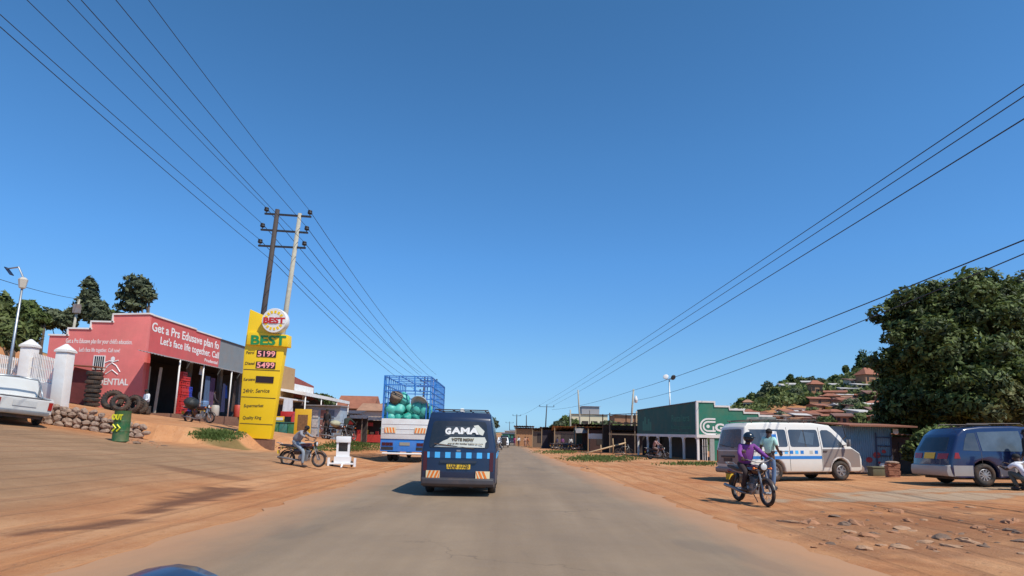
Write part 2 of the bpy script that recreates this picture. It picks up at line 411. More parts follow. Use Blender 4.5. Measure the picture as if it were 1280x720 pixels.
# ------------------------------------------------------------------ road
def road():
    me = bpy.data.meshes.new('road'); ys2 = axis([(-60, 4, 4), (4, 60, .35), (60, 340, 2)])
    ts = [-1, -.93, -.8, -.5, -.2, 0, .2, .5, .8, .93, 1]
    vs = []; uv = []
    for y in ys2:
        c = xc(y)
        jl = .30*noise.noise(Vector((y*.35, 0, 0)))+.26*noise.noise(Vector((y*1.6, 4, 0)))
        jr = .30*noise.noise(Vector((y*.35, 9, 0)))+.26*noise.noise(Vector((y*1.6, 14, 0)))
        if y > 45: jl *= .3; jr *= .3
        for t in ts:
            x = c+t*3.97+(jl if t == -1 else 0)+(jr if t == 1 else 0)
            vs.append((x, y, base(y)+.012+.03*(1-t*t)*1.0)); uv.append(t)
    n = len(ts)
    me.from_pydata(vs, [], [(j*n+i, j*n+i+1, (j+1)*n+i+1, (j+1)*n+i) for j in range(len(ys2)-1) for i in range(n-1)])
    ca = me.color_attributes.new('across', 'FLOAT_COLOR', 'POINT')
    for i, t in enumerate(uv): ca.data[i].color = (abs(t), t*.5+.5, 0, 1)
    for p in me.polygons: p.use_smooth = True
    o = bpy.data.objects.new('road', me); COL.objects.link(o); o['kind'] = 'structure'
    m = bpy.data.materials.new('worn_asphalt'); m.use_nodes = True; N = m.node_tree.nodes; L = m.node_tree.links; b = N['Principled BSDF']
    b.inputs['Specular IOR Level'].default_value = .35
    tc = N.new('ShaderNodeTexCoord'); P = tc.outputs['Object']
    def nz(sc, det=8, ro=.6, s=(1, 1, 1)):
        mm = N.new('ShaderNodeMapping'); mm.inputs['Scale'].default_value = s; L.new(P, mm.inputs[0])
        n = N.new('ShaderNodeTexNoise'); n.inputs['Scale'].default_value = sc; n.inputs['Detail'].default_value = det; n.inputs['Roughness'].default_value = ro; L.new(mm.outputs[0], n.inputs['Vector']); return n.outputs['Fac']
    def mp(v, a, c, lo=0, hi=1):
        r = N.new('ShaderNodeMapRange'); r.inputs[1].default_value = a; r.inputs[2].default_value = c; r.inputs[3].default_value = lo; r.inputs[4].default_value = hi; L.new(v, r.inputs[0]); return r.outputs[0]
    def mix(f, a, c):
        x = N.new('ShaderNodeMixRGB'); L.new(f, x.inputs[0])
        for i, q in ((1, a), (2, c)):
            if isinstance(q, tuple): x.inputs[i].default_value = list(q)+[1]
            else: L.new(q, x.inputs[i])
        return x.outputs[0]
    c = mix(mp(nz(1, 6, .6, (1.1, .06, 1)), .35, .68), (.235, .160, .096), (.315, .220, .136))
    c = mix(mp(nz(.35, 6, .6), .4, .7, 0, .6), c, (.185, .130, .084))
    c = mix(mp(nz(60, 3, .7), .5, .8, 0, .35), c, (.42, .32, .22))
    c = mix(mp(nz(95, 2, .7), .55, .8, 0, .5), c, (.10, .075, .055))
    vc = N.new('ShaderNodeTexVoronoi'); vc.feature = 'DISTANCE_TO_EDGE'; vc.inputs['Scale'].default_value = .9
    nd = N.new('ShaderNodeTexNoise'); nd.inputs['Scale'].default_value = 3; nd.inputs['Detail'].default_value = 5; L.new(P, nd.inputs['Vector']); mxv = N.new('ShaderNodeMixRGB'); mxv.inputs[0].default_value = .35; L.new(P, mxv.inputs[1]); L.new(nd.outputs['Color'], mxv.inputs[2]); L.new(mxv.outputs[0], vc.inputs['Vector'])
    ck = N.new('ShaderNodeMath'); ck.operation = 'MULTIPLY'; L.new(mp(vc.outputs[0], .012, .003), ck.inputs[0]); L.new(mp(nz(.25, 3), .5, .62, 0, .55), ck.inputs[1])
    c = mix(ck.outputs[0], c, (.09, .065, .045))
    c = mix(mp(nz(.8, 3, .5, (1, .25, 1)), .62, .66, 0, .28), c, (.13, .10, .075))
    at_ = N.new('ShaderNodeVertexColor'); at_.layer_name = 'across'; sp = N.new('ShaderNodeSeparateColor'); L.new(at_.outputs[0], sp.inputs[0])
    # red dust carried in from both shoulders
    ad = N.new('ShaderNodeMath'); ad.operation = 'MULTIPLY_ADD'; L.new(nz(.9, 8, .65, (1, .35, 1)), ad.inputs[0]); ad.inputs[1].default_value = .42; L.new(sp.outputs[0], ad.inputs[2])
    c = mix(mp(ad.outputs[0], .88, 1.2, 0, .92), c, (.46, .235, .115))
    L.new(c, b.inputs['Base Color']); L.new(mp(nz(3), .3, .7, .72, .9), b.inputs['Roughness'])
    bp = N.new('ShaderNodeBump'); bp.inputs['Strength'].default_value = .3; bp.inputs['Distance'].default_value = .01
    L.new(nz(80, 4), bp.inputs['Height']); L.new(bp.outputs[0], b.inputs['Normal'])
    me.materials.append(m); return o
road()
pink = mat('pink_plaster', (.72, .18, .165), .85, var=.14, scale=1.1, dust=.5, dustcol=(.48, .17, .13), bump=.2, dirtz=(1.3, .7))
pinkd = mat('red_plaster', (.60, .10, .095), .85, var=.14, scale=1.1, dust=.45, dustcol=(.42, .15, .12))
white = mat('white_paint', (.78, .76, .72), .6, var=.05, scale=3, dust=.35, dustcol=(.5, .36, .26))
whitec = mat('clean_white', (.82, .82, .8), .5, var=.02)
cream = mat('cream_plaster', (.66, .56, .40), .85, var=.08, dust=.4)
greyp = mat('grey_plaster', (.20, .225, .235), .9, var=.1, scale=1.5, dust=.25, bump=.1)
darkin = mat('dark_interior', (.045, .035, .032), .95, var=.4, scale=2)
brick = mat('bare_brick', (.30, .13, .075), .95, var=.3, scale=14, bump=.3)
woodl = mat('pale_timber', (.42, .28, .15), .85, var=.25, scale=9)
woodd = mat('weathered_timber', (.16, .115, .08), .9, var=.3, scale=8)
woodo = mat('orange_timber', (.42, .20, .09), .85, var=.25, scale=6)
polep = mat('pale_pole_timber', (.40, .37, .29), .85, var=.25, scale=7)
poled = mat('dark_creosote_timber', (.055, .042, .038), .8, var=.3, scale=7)
steel = mat('galvanised_steel', (.42, .44, .45), .45, metal=.8, var=.15)
dsteel = mat('dark_steel', (.05, .05, .052), .5, metal=.5, var=.2)
rust = mat('rusty_sheet', (.27, .105, .055), .85, var=.4, scale=4, bump=.1)
tin = mat('dull_tin_sheet', (.30, .30, .30), .55, metal=.4, var=.25, scale=3, dust=.6)
tind = mat('dark_tin_sheet', (.055, .055, .065), .6, metal=.2, var=.4, scale=3, dust=.3)
rubber = mat('tyre_rubber', (.022, .021, .02), .85, var=.3, dust=.55, dustcol=(.20, .11, .06), scale=9)
yel = mat('sign_yellow', (.93, .60, .006), .45, var=.05, scale=1.5, dust=.12, dustcol=(.6, .38, .08))
gre = mat('letter_green', (.02, .26, .07), .5, var=.04)
redl = mat('letter_red', (.55, .02, .02), .5, var=.04)
ledbg = mat('display_black', (.03, .012, .012), .35)
led = mat('display_digit', (.85, .35, .33), .5, emis=(1, .3, .28, .25))
ltxt = mat('letter_white', (.80, .78, .74), .7, var=.08, scale=4)
dtxt = mat('letter_dark', (.09, .06, .02), .6)
cratr = mat('red_plastic', (.52, .03, .025), .45, var=.15, scale=5)
cratb = mat('blue_plastic', (.03, .05, .36), .45, var=.15, scale=5)
yelp = mat('yellow_plastic', (.72, .42, .02), .4, var=.1)
glass = mat('dark_glass', (.018, .022, .026), .08, var=.2, spec=.7, dust=.25, dustcol=(.14, .11, .09), scale=2)
skin = mat('brown_skin', (.085, .042, .026), .55, var=.08)
hair = mat('black_hair', (.012, .01, .01), .8)
stone = mat('rubble_stone', (.32, .22, .16), .95, var=.3, scale=5, bump=.3)
mortar = mat('mud_mortar', (.20, .10, .06), .95, var=.3, scale=8, bump=.3)
leafm = {}
def leafmat(name, lo, hi):
    if name in leafm: return leafm[name]
    m = bpy.data.materials.new(name); m.use_nodes = True; N = m.node_tree.nodes; L = m.node_tree.links; b = N['Principled BSDF']
    at_ = N.new('ShaderNodeVertexColor'); at_.layer_name = 'tone'
    mx = N.new('ShaderNodeMixRGB'); mx.inputs[1].default_value = list(lo)+[1]; mx.inputs[2].default_value = list(hi)+[1]
    sp = N.new('ShaderNodeSeparateColor'); L.new(at_.outputs[0], sp.inputs[0]); L.new(sp.outputs[0], mx.inputs[0]); L.new(mx.outputs[0], b.inputs['Base Color'])
    b.inputs['Roughness'].default_value = .6; b.inputs['Specular IOR Level'].default_value = .3
    tr = N.new('ShaderNodeBsdfTranslucent'); L.new(mx.outputs[0], tr.inputs[0]); ms = N.new('ShaderNodeMixShader'); ms.inputs[0].default_value = .22
    L.new(b.outputs[0], ms.inputs[1]); L.new(tr.outputs[0], ms.inputs[2]); L.new(ms.outputs[0], N['Material Output'].inputs[0])
    leafm[name] = m; return m
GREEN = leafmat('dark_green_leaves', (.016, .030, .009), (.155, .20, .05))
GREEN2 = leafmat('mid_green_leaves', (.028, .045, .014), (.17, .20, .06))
GREEN3 = leafmat('bluish_leaves', (.035, .05, .028), (.15, .17, .085))  # lightened and bluish, distance haze put into the hill foliage colour
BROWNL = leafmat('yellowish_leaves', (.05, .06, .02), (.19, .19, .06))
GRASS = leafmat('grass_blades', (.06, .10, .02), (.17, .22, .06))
bark = mat('tree_bark', (.11, .075, .05), .95, var=.3, scale=6, bump=.3)

import array
def leafcloud(name, blobs, n, size, m, parent, seed=1, holes=.35, aspect=.55):
    """many leaf-sized faces on and inside uneven ellipsoids; blobs = (centre, radii)"""
    rnd = random.Random(seed); tot = sum((b[1][0]*b[1][1]*b[1][2])**.667 for b in blobs)
    vs = []; fs = []; tone = []
    for c, r in blobs:
        k = int(n*(r[0]*r[1]*r[2])**.667/tot); c = Vector(c)
        bt = rnd.uniform(-.22, .25)
        for _ in range(k):
            d = Vector((rnd.gauss(0, 1), rnd.gauss(0, 1), rnd.gauss(0, 1))).normalized()
            nzv = noise.noise(d*2.1+c*.7)+.6*noise.noise(d*5+c*1.3)
            rr = (1+.42*nzv)*(1-abs(rnd.gauss(0, .16)))
            p = c+Vector((d.x*r[0], d.y*r[1], d.z*r[2]))*rr
            hole = noise.noise(p*(1.6/max(r[0]*.5, .4)))
            if hole < -holes: continue
            nn = (d+Vector((rnd.gauss(0, .55), rnd.gauss(0, .55), rnd.gauss(0, .55)+.25))).normalized()
            a = nn.cross(Vector((rnd.gauss(0, 1), rnd.gauss(0, 1), rnd.gauss(0, 1)))).normalized(); b = nn.cross(a)
            s = size*rnd.uniform(.6, 1.35); a *= s; b *= s*aspect
            o = len(vs); vs += [p-a, p-b*.9+a*.1, p+a, p+b*.9+a*.1-nn*s*.2]; fs.append((o, o+1, o+2, o+3))
            t = max(0, min(1, .40+.55*nzv+.25*d.z+bt+rnd.uniform(-.22, .25))); tone += [t]*4  # tops and bulges toned lighter, highlights put into the leaf colour
    me = bpy.data.meshes.new(name); me.from_pydata(vs, [], fs)
    ca = me.color_attributes.new('tone', 'FLOAT_COLOR', 'POINT'); buf = []
    for t in tone: buf += [t, t, t, 1]
    ca.data.foreach_set('color', buf); me.materials.append(m)
    o = bpy.data.objects.new(name, me); COL.objects.link(o); o.parent = parent; return o
def clumpy(blobs, k, rk, seed):
    """scatter smaller leaf clumps over the big crown volumes so the outline breaks up"""
    rnd = random.Random(seed); out = []
    for c, r in blobs:
        out.append((c, (r[0]*.78, r[1]*.78, r[2]*.78)))
        for _ in range(k):
            d = Vector((rnd.gauss(0, 1), rnd.gauss(0, 1), rnd.gauss(0, 1))).normalized(); f = rnd.uniform(.72, 1.08); s = rnd.uniform(.6, 1.4)*rk
            out.append(((c[0]+d.x*r[0]*f, c[1]+d.y*r[1]*f, c[2]+d.z*r[2]*f), (s, s, s*.75)))
    return out
def tree(label, cat, loc, trunk, limbs, blobs, n, size, m=None, group=None, name='tree', seed=1, holes=.35):
    """trunk: (height, radius, lean x, lean y)"""
    t = thing(name, label, cat, loc, 0, group)
    b = MB(); h, r, lx, ly = trunk
    pts = [(lx*k*k+.06*h*.2*math.sin(k*5+seed), ly*k*k, -.4+(h+.4)*k) for k in [0, .08, .3, .6, 1]]
    b.tube(pts, [r*1.5, r*1.1, r*.9, r*.75, r*.4], 9)
    rnd = random.Random(seed+50)
    for i in range(limbs):
        c, rr = blobs[i % len(blobs)]; k = rnd.uniform(.4, .95); s = Vector((lx*k*k, ly*k*k, h*k))
        e = Vector(c)+Vector((rnd.uniform(-.5, .5)*rr[0], rnd.uniform(-.5, .5)*rr[1], rnd.uniform(-.2, .6)*rr[2])); mid = (s+e)/2+Vector((rnd.uniform(-.2, .2), rnd.uniform(-.2, .2), -.1*rr[2]))
        b.tube([s, mid, e], [r*.4, r*.26, r*.08], 6)
    b.build('trunk', bark, t, smooth=True)
    leafcloud('crown', blobs, n, size, m or GREEN, t, seed, holes)
    return t
# ================================================================== LEFT SIDE
def G(x, y): return Vector((x, y, gz(x, y)))
# ---- pink shop
X0, Y0 = -20.62, 34.0
ztop, zaw = 7.46, 5.35
shop = thing('shop_building', 'pink single-storey shop with stepped parapet and painted insurance adverts, its far half grey', 'shop', (X0, Y0, 1.9))
Lx = -26.1-X0; YE = 49.5; ymid = 42.6          # pink paint gives way to grey at ymid
H = ztop-1.9; A = zaw-1.9
b = MB()                                        # side wall facing the oncoming traffic
steps = [(-5.5, 4.22), (-4.45, 4.22), (-4.45, 4.62), (-3.2, 4.62), (-3.2, 5.04), (-2.0, 5.04), (-2.0, 5.48), (0, H)]
b.prism([(-5.5, -.8)]+steps+[(0, -.8)], 0, .25, 'XZ'); b.build('side_wall', pink, shop, bevel=.01)
b = MB()
for i in range(len(steps)-1):
    (xa, za), (xb, zb) = steps[i], steps[i+1]
    if abs(xa-xb) > .01:
        q = math.atan2(zb-za, xb-xa); b.box(((xa+xb)/2, .12, (za+zb)/2+.045), (abs(xb-xa)+.12, .36, .09), M=Matrix.Rotation(-q, 3, 'Y'))
    else: b.box((xa-.03, .12, (za+zb)/2), (.08, .36, abs(zb-za)))
b.build('coping', white, shop)
b = MB(); D1 = ymid-Y0
b.b2((-.25, .253, A), (0, D1, H-.02)); b.b2((-.25, .253, -.8), (0, .55, A-.003)); b.build('front_parapet', pinkd, shop)
b = MB(); b.b2((-.29, .3, H-.018), (.06, 5.2, H+.075)); b.b2((-.29, 5.203, H-.10), (.06, D1, H-.022)); b.build('front_coping', white, shop)
b = MB(); b.b2((-.25, D1+.002, A), (-.012, YE-Y0, H-.16)); b.build('grey_parapet', greyp, shop)
b = MB(); b.b2((-.3, D1, H-.158), (.05, YE-Y0, H-.08)); b.build('grey_coping', tind, shop)
b = MB(); b.b2((-5.5, YE-Y0-.25, -.8), (-.3, YE-Y0, H-.4)); b.b2((-5.5, .26, -.8), (-5.25, YE-Y0-.26, 4.0)); b.build('rear_walls', greyp, shop)
b = MB(); b.corr((-5.4, .27, 4.1), (-5.4, YE-Y0-.3, 4.1), (-.27, .27, H-.5), 60, .03); b.build('roof', rust, shop)
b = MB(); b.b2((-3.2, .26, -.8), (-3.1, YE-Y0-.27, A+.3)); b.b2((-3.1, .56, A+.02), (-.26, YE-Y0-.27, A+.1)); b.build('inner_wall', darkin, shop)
b = MB(); b.b2((-3.09, .56, -.8), (1.3, YE-Y0-.3, .02)); b.build('plinth', mortar, shop, bevel=.03)
b = MB(); b.corr((.02, .4, A-.02), (.02, YE-Y0, A-.02), (1.75, .4, A-.38), 70, .022); b.build('awning', tin, shop)
b = MB(); b.corr((.3, -1.3, A-.08), (1.9, -1.3, A-.42), (.3, .39, A-.06), 9, .02); b.build('awning_end', tin, shop)
for yy, xx in ((.5, 1.7), (3.4, 1.6), (7.1, 1.65), (10.6, 1.6), (13.9, 1.65)):
    b = MB(); b.tube([(xx, yy, 0), (xx+.03, yy, A-.38)], .045, 8); b.build('post', white, shop, smooth=True)
b = MB()
for i, x in enumerate((-.05, .35)): b.box((x, .62+.35*i, 1.3), (.12, .09, 2.7), M=Matrix.Rotation(.05*i, 3, 'Y'))
b.build('timber_stud', polep, shop)
for yy in (4.9, 9.1, 12.2):
    b = MB(); b.b2((-.25, yy, 0), (-.02, yy+.35, A)); b.build('pillar', greyp, shop)
# small barred window and the painted adverts on the side wall
fr = MB(); fr.b2((-2.85, -.04, 2.35), (-2.2, -.003, 2.4)); fr.b2((-2.85, -.04, 3.1), (-2.2, -.003, 3.15)); fr.b2((-2.85, -.04, 2.402), (-2.8, -.003, 3.098)); fr.b2((-2.25, -.04, 2.402), (-2.2, -.003, 3.098))
wd = fr.build('window', white, shop)
b = MB(); b.b2((-2.798, -.02, 2.402), (-2.252, -.004, 3.098)); b.build('pane', glass, wd)
b = MB(); [b.tube([(-2.8+.11*i, -.032, 2.4), (-2.8+.11*i, -.032, 3.1)], .012, 5) for i in range(1, 5)]; b.build('bars', white, wd)
RX = (PI/2, 0, 0)
text('lettering', "Get a Prs Edusave plan for your child's education.", ltxt, shop, (-4.55, -.006, 3.83), .36, RX, .004, .002, fit=3.75)
text('lettering', "Let's face life together. Call now!", ltxt, shop, (-3.75, -.006, 3.35), .32, RX, .003, .002, fit=2.3)
text('lettering', "PRUDENTIAL", ltxt, shop, (-3.25, -.006, 1.52), .5, RX, .012, .002, fit=2.45)
b = MB()                                        # the advert's figure in outline
b.sph((-1.78, -.006, 2.98), (.12, .004, .13), 10, 6)
for pts in ([(-2.25, 2.2), (-2.05, 2.55), (-1.8, 2.75), (-1.55, 2.6), (-1.3, 2.25)], [(-2.2, 2.75), (-1.95, 2.85), (-1.7, 2.82), (-1.45, 2.9)], [(-2.1, 2.1), (-1.75, 2.35), (-1.4, 2.1)]):
    b.tube([(p[0], -.004, p[1]) for p in pts], .035, 5)
b.build('painted_figure', ltxt, shop)
RY = (PI/2, 0, PI/2)
text('lettering', "Get a Prs Edusave plan fo", ltxt, shop, (.004, .35, H-.86), .72, RY, .014, .002, fit=8.05)
text('lettering', "Let's face life together. Call", ltxt, shop, (.004, 1.3, H-1.5), .62, RY, .010, .002, fit=7.2)
text('lettering', "Prudential", ltxt, shop, (.004, 6.6, H-1.92), .3, RY, .004, .002, fit=1.8)
# goods under the awning
def crate_mesh(m, parent=None):
    b = MB(); w, d, h = .42, .32, .27
    b.b2((-w/2, -d/2, 0), (w/2, d/2, .03))
    for sx in (-1, 1):
        for z0, z1 in ((.0, .09), (.2, h)): b.b2((sx*w/2, -d/2, z0), (sx*(w/2-.02), d/2, z1))
        b.b2((sx*w/2, -.05, .09), (sx*(w/2-.02), .05, .2))
    for sy in (-1, 1):
        for z0, z1 in ((.0, .09), (.2, h)): b.b2((-w/2+.02, sy*d/2, z0), (w/2-.02, sy*(d/2-.02), z1))
        for sx in (-1, 0, 1): b.b2((sx*.17-.03, sy*d/2, .09), (sx*.17+.03, sy*(d/2-.02), .2))
    b.b2((-w/2+.03, -d/2+.03, .03), (w/2-.03, d/2-.03, .16))
    return b.build('bottle_crate', m, parent)
bx0, by0, bz0 = X0+1.15, 36.0, 1.93
cnames = ['bottom', 'second', 'third', 'fourth', 'fifth', 'sixth', 'seventh', 'eighth', 'ninth']
c0 = None
for col, (dy, nn, mt, nm) in enumerate(((0, 9, cratr, 'red'), (.36, 8, cratr, 'red'), (.74, 6, cratb, 'blue'))):
    first = crate_mesh(mt)
    for k in range(nn):
        o = first if k == 0 else first.copy()
        if k: COL.objects.link(o)
        o.location = (bx0+.02*math.sin(k*2+col), by0+dy, bz0+k*.275); o.rotation_euler = (0, 0, PI/2+.04*math.sin(k*3+col)); o.name = 'bottle_crate'
        wh = ['%s plastic bottle crate, %s from the ground in the nearest stack by the shop', '%s plastic bottle crate, %s from the ground in the stack behind the first', '%s plastic bottle crate, %s from the ground in the farthest stack'][col]
        tag(o, wh % (nm, cnames[k]), 'crate', 'stacked bottle crates at the shop')
for i, (dx, dy, a) in enumerate(((.35, 1.5, .3), (.1, 1.75, 1.2), (.5, 1.85, 2))):
    b = MB(); b.box((0, 0, .13), (.2, .34, .26)); o = b.build('jerrycan', yelp, None, bevel=.04)
    nk = MB(); nk.lathe([(.03, .25), (.03, .30), (.02, .31)], (0, .1, 0), 8); nk.build('cap', cratr, o)
    hd = MB(); hd.tube([(0, -.1, .26), (0, -.06, .31), (0, .03, .31), (0, .06, .27)], .016, 6); hd.build('handle', yelp, o)
    o.location = (X0+1.1+dx, by0+dy, 1.93); o.rotation_euler = (0, 0, a)
    tag(o, ['yellow jerrycan on the shop step, nearest the crates', 'yellow jerrycan on the shop step, set against the wall side', 'yellow jerrycan on the shop step, farthest from the crates'][i], 'jerrycan', 'yellow jerrycans on the shop step')
# garments hanging in the dark shop front
def cloth(name, lab, cat, loc, w, h, m, rz, group, seed):
    b = MB(); n = 8; rr = random.Random(seed); vs = []; ph = rr.uniform(0, 6)
    for j in range(7):
        for i in range(n+1):
            u = i/n-.5; v = j/6
            vs.append((u*w*(.75+.35*v), .05*math.sin(u*14+ph)*v, -h*v))
    fs = [(j*(n+1)+i, j*(n+1)+i+1, (j+1)*(n+1)+i+1, (j+1)*(n+1)+i) for j in range(6) for i in range(n)]
    b.add(vs, fs); o = b.build(name, m, None, smooth=True, fixn=False); o.location = loc; o.rotation_euler = (0, 0, rz); tag(o, lab, cat, group); return o
cl = [('dark blue', (.03, .045, .12), 37.9, 2.75, 2.1), ('pale white', (.6, .6, .6), 38.5, 4.5, .55), ('slate blue', (.06, .10, .18), 38.7, 3.9, 2.0), ('black', (.02, .02, .025), 39.3, 4.0, 2.2), ('purple', (.09, .045, .10), 40.1, 3.9, 2.1), ('navy', (.02, .025, .08), 41.0, 3.6, 1.9), ('bright blue', (.03, .10, .42), 42.6, 3.6, .9), ('dark brown', (.06, .04, .03), 43.4, 4.0, 2.2), ('grey', (.22, .24, .25), 44.6, 4.0, 2.3)]
for i, (nm, c, yy, zt, hh) in enumerate(cl):
    cloth('hanging_garment', nm+' garment hanging in the dark front of the pink and grey shop', 'garment', (X0+.6+.35*(i % 3), yy, zt+.75 if zt < 3 else zt+.5), .8, hh, mat('cloth_'+nm.replace(' ', '_'), c, .9, var=.2), PI/2+.2*(i % 2), 'garments hanging under the awning', i)

for i, (yy, xx, c, nm, w_, h_) in enumerate(((38.6, 1.25, (.10, .22, .42), 'blue plastic barrel on the shop plinth behind the first post', .28, .9), (40.4, 1.1, (.45, .42, .36), 'pale sack-coloured barrel on the shop plinth between the posts', .26, .7), (43.6, 1.2, (.50, .06, .04), 'red plastic barrel on the shop plinth under the grey wall', .27, .85), (45.6, 1.0, (.05, .22, .10), 'green plastic barrel at the far end of the shop plinth', .27, .8))):
    b = MB(); b.lathe([(w_*.9, 0), (w_, .06), (w_*1.05, h_*.5), (w_, h_-.06), (w_*.85, h_)], (0, 0, 0), 18); o = b.build('barrel', mat('barrel_%d' % i, c, .5, var=.15, dust=.3), None, smooth='auto')
    o.location = (X0+xx, yy, 1.925); tag(o, nm, 'barrel', 'barrels on the shop plinth')
# ---- shop tyres, stand, dark sheet for shade beside the side wall
def tyre(R_=.33, w=.11, name='tyre'):
    b = MB(); b.torus((0, 0, 0), R_-.1, .1, 'Z', 26, 10, 1.15)
    for i in range(26): # tread lugs
        t = 2*PI*i/26; b.box((R_*.995*math.cos(t), R_*.995*math.sin(t), 0), (.02, .045, .15), rz=t)
    return b.build(name, rubber, None, smooth='auto')
g = G(-22.35, 32.6)
for k in range(8):
    o = tyre(.37 if k < 6 else .33) if k in (0,) else bpy.data.objects['tyre'].copy()
    if k: COL.objects.link(o)
    o.location = (g.x+.03*math.sin(k*2.3), g.y+.03*math.cos(k*3), g.z+.12+k*.235); o.rotation_euler = (.02*math.sin(k), .02, k)
    tag(o, 'black used tyre, %s from the ground in the tall stack by the pink wall' % cnames[k], 'tyre', 'stacked tyres by the pink wall')
for k, (px, y, tl, s, lb) in enumerate(((136, 31.5, .25, 1.15, 'large black tyre leaning left of the tall tyre stack'), (146, 31.0, .5, 1.0, 'black tyre propped low in front of the tall tyre stack'), (163, 31.3, -.2, 1.05, 'black tyre leaning right of the tall tyre stack'), (170, 31.8, .3, .9, 'small black tyre leaning nearest the shop corner'))):
    o = bpy.data.objects['tyre'].copy(); COL.objects.link(o); q = gp(px, y)
    o.scale = (s*1.25,)*3; o.location = (q.x, q.y, q.z+.43*s); o.rotation_euler = (PI/2-.25, 0, tl); tag(o, lb, 'tyre', 'tyres leaning by the pink wall')
st = thing('timber_stand', 'rough timber stand with a dark sheet for its shadow against the pink side wall', 'stand', (-24.0, 33.2, gz(-24, 33.2)))
b = MB()
for x, y in ((-1.1, 0), (-1.1, .5), (1.2, 0), (1.2, .5)): b.tube([(x, y, -.2), (x+.04, y, 2.05)], .035, 6)
b.build('post', woodd, st)
b = MB(); b.box((.05, .25, 2.08), (2.7, .8, .05), M=Matrix.Rotation(.05, 3, 'Y')); b.build('top', rust, st)
b = MB(); b.box((.3, .3, .95), (1.25, .04, 1.9), M=Matrix.Rotation(.2, 3, 'Y')); b.build('shade_sheet', mat('maroon_shade', (.12, .025, .022), .8, var=.3), st)  # dark red sheet stands in for the shadow behind the stand

# ---- utility poles
def hpole(label, A1, B1, A2, B2, arms, group='utility poles'):
    """A = foot, B = head of the two posts (world); arms = (left end, right end)"""
    t = thing('utility_pole', label, 'utility pole', A1, 0, group); o0 = Vector(A1)
    b = MB(); b.tube([Vector((0, 0, -.8)), Vector(B1)-o0], [.17, .115], 10); b.build('post', poled, t, smooth=True)
    b = MB(); b.tube([Vector(A2)-o0-Vector((0, 0, .8)), Vector(B2)-o0], [.16, .10], 10); b.build('post', polep, t, smooth=True)
    pts = []
    for (l, r) in arms:
        l = Vector(l)-o0; r = Vector(r)-o0; b = MB()
        n = (r-l).normalized(); b.box((l+r)/2, ((r-l).length, .09, .09), M=n.to_track_quat('X', 'Z').to_matrix()); a = b.build('crossarm', dsteel, t)
        for q in (l+n*.08, r-n*.08):
            b = MB(); b.lathe([(.02, .04), (.02, .12), (.10, .14), (.13, .19), (.12, .24), (.07, .26), (.12, .28), (.11, .33), (.05, .36)], q, 10); b.build('insulator', dsteel, a, smooth=True); pts.append(q+o0+Vector((0, 0, .3)))
    return t, pts
P1f = gp(308, 31); P2f = gp(334, 31)
arms = [(at(331, 267, 31), at(389, 271, 31)), (at(326, 287, 31), at(385, 291, 31)), (at(323, 307, 31), at(382, 310, 31))]
hp, ends = hpole('double utility pole, one dark and one pale post, behind the yellow sign', P1f, at(347, 262, 31), P2f, at(375, 267, 31), arms)
# next structure of the same line, beyond the truck (hidden by it), and the one behind the viewer
def wire(name, a, c, sag, r, label, group, m=dsteel):
    a, c = Vector(a), Vector(c); n = 24; b = MB(); L_ = (c-a)
    pts = [a+L_*(i/n)-Vector((0, 0, sag*4*(i/n)*(1-i/n))) for i in range(n+1)]
    b.tube([p-a for p in pts], r, 5); o = b.build(name, wirem, None, smooth=True); o.location = a; tag(o, label, 'wire', group); return o
wirem = mat('black_wire', (.02, .022, .028), .6)
ordn = ['top wire on the left ends', 'top wire on the right ends', 'middle wire on the left ends', 'middle wire on the right ends', 'lowest wire on the left ends', 'lowest wire on the right ends']
for i, e in enumerate(ends):
    w1 = wire('power_wire', e, (e.x+2.9, -14.5, e.z+.75), .55, .011, ordn[i]+' of the crossarms, running toward the viewer', 'power wires on the left')
    f = Vector((-12.55+(e.x+12.1)*.95, 92, e.z-3.0))
    w2 = wire('power_wire', e, f, .9, .016, ordn[i]+' of the crossarms, running on past the truck', 'power wires on the left')
ne = at(345, 330, 31)
wire('power_wire', ne, (ne.x+3.0, -14.5, ne.z+.9), .4, .011, 'low single wire clamped to the double pole, running toward the viewer', 'power wires on the left')
wire('power_wire', ne, (-13.1, 92, ne.z-3.1), .8, .016, 'low single wire clamped to the double pole, running past the truck', 'power wires on the left')
f = Vector((-12.5, 92, gz(-12.5, 92)))
hpole('distant double utility pole hidden beyond the caged truck', f+Vector((-1.0, 0, 0)), f+Vector((-.6, 0, 10.1)), f+Vector((.7, 0, 0)), f+Vector((.7, 0, 10.0)), [(f+Vector((-1.3, 0, z)), f+Vector((1.3, 0, z))) for z in (9.45, 8.65, 7.85)])

# ---- yellow price sign
SY = 28.0
def sp(px, py): return at(px, py, SY)
o0 = sp(317, 549); o0.z = gz(o0.x, SY)-.02
sg = thing('price_sign', 'tall yellow petrol station price sign with red displays and a round BEST badge', 'sign', o0)
def sl(px, py): p = sp(px, py)-o0; return (p.x, p.z)
poly = [sl(297, 547), sl(337.5, 549), sl(356, 432), sl(334, 396), sl(312.5, 386.5), sl(305, 440)]
b = MB(); b.prism(poly, 0, .38, 'XZ'); b.build('panel', yel, sg, bevel=.03)
b = MB(); b.prism([sl(309, 431), sl(360.5, 434), sl(361, 419), sl(311, 415)], -.12, .40, 'XZ'); b.build('name_board', yel, sg, bevel=.03)
b = MB()
for (a, c) in ((( 303.5, 461.5), (350, 463.5)), ((300.8, 495.8), (344.5, 498)), ((298.8, 529), (341, 531))):
    pa, pb = sl(*a), sl(*c); b = MB(); b.tube([(pa[0]+.04, -.002, pa[1]), (pb[0], -.002, pb[1])], .016, 5); b.build('panel_seam', dtxt, sg)
cx_, cz_ = sl(345, 402); RC = .56
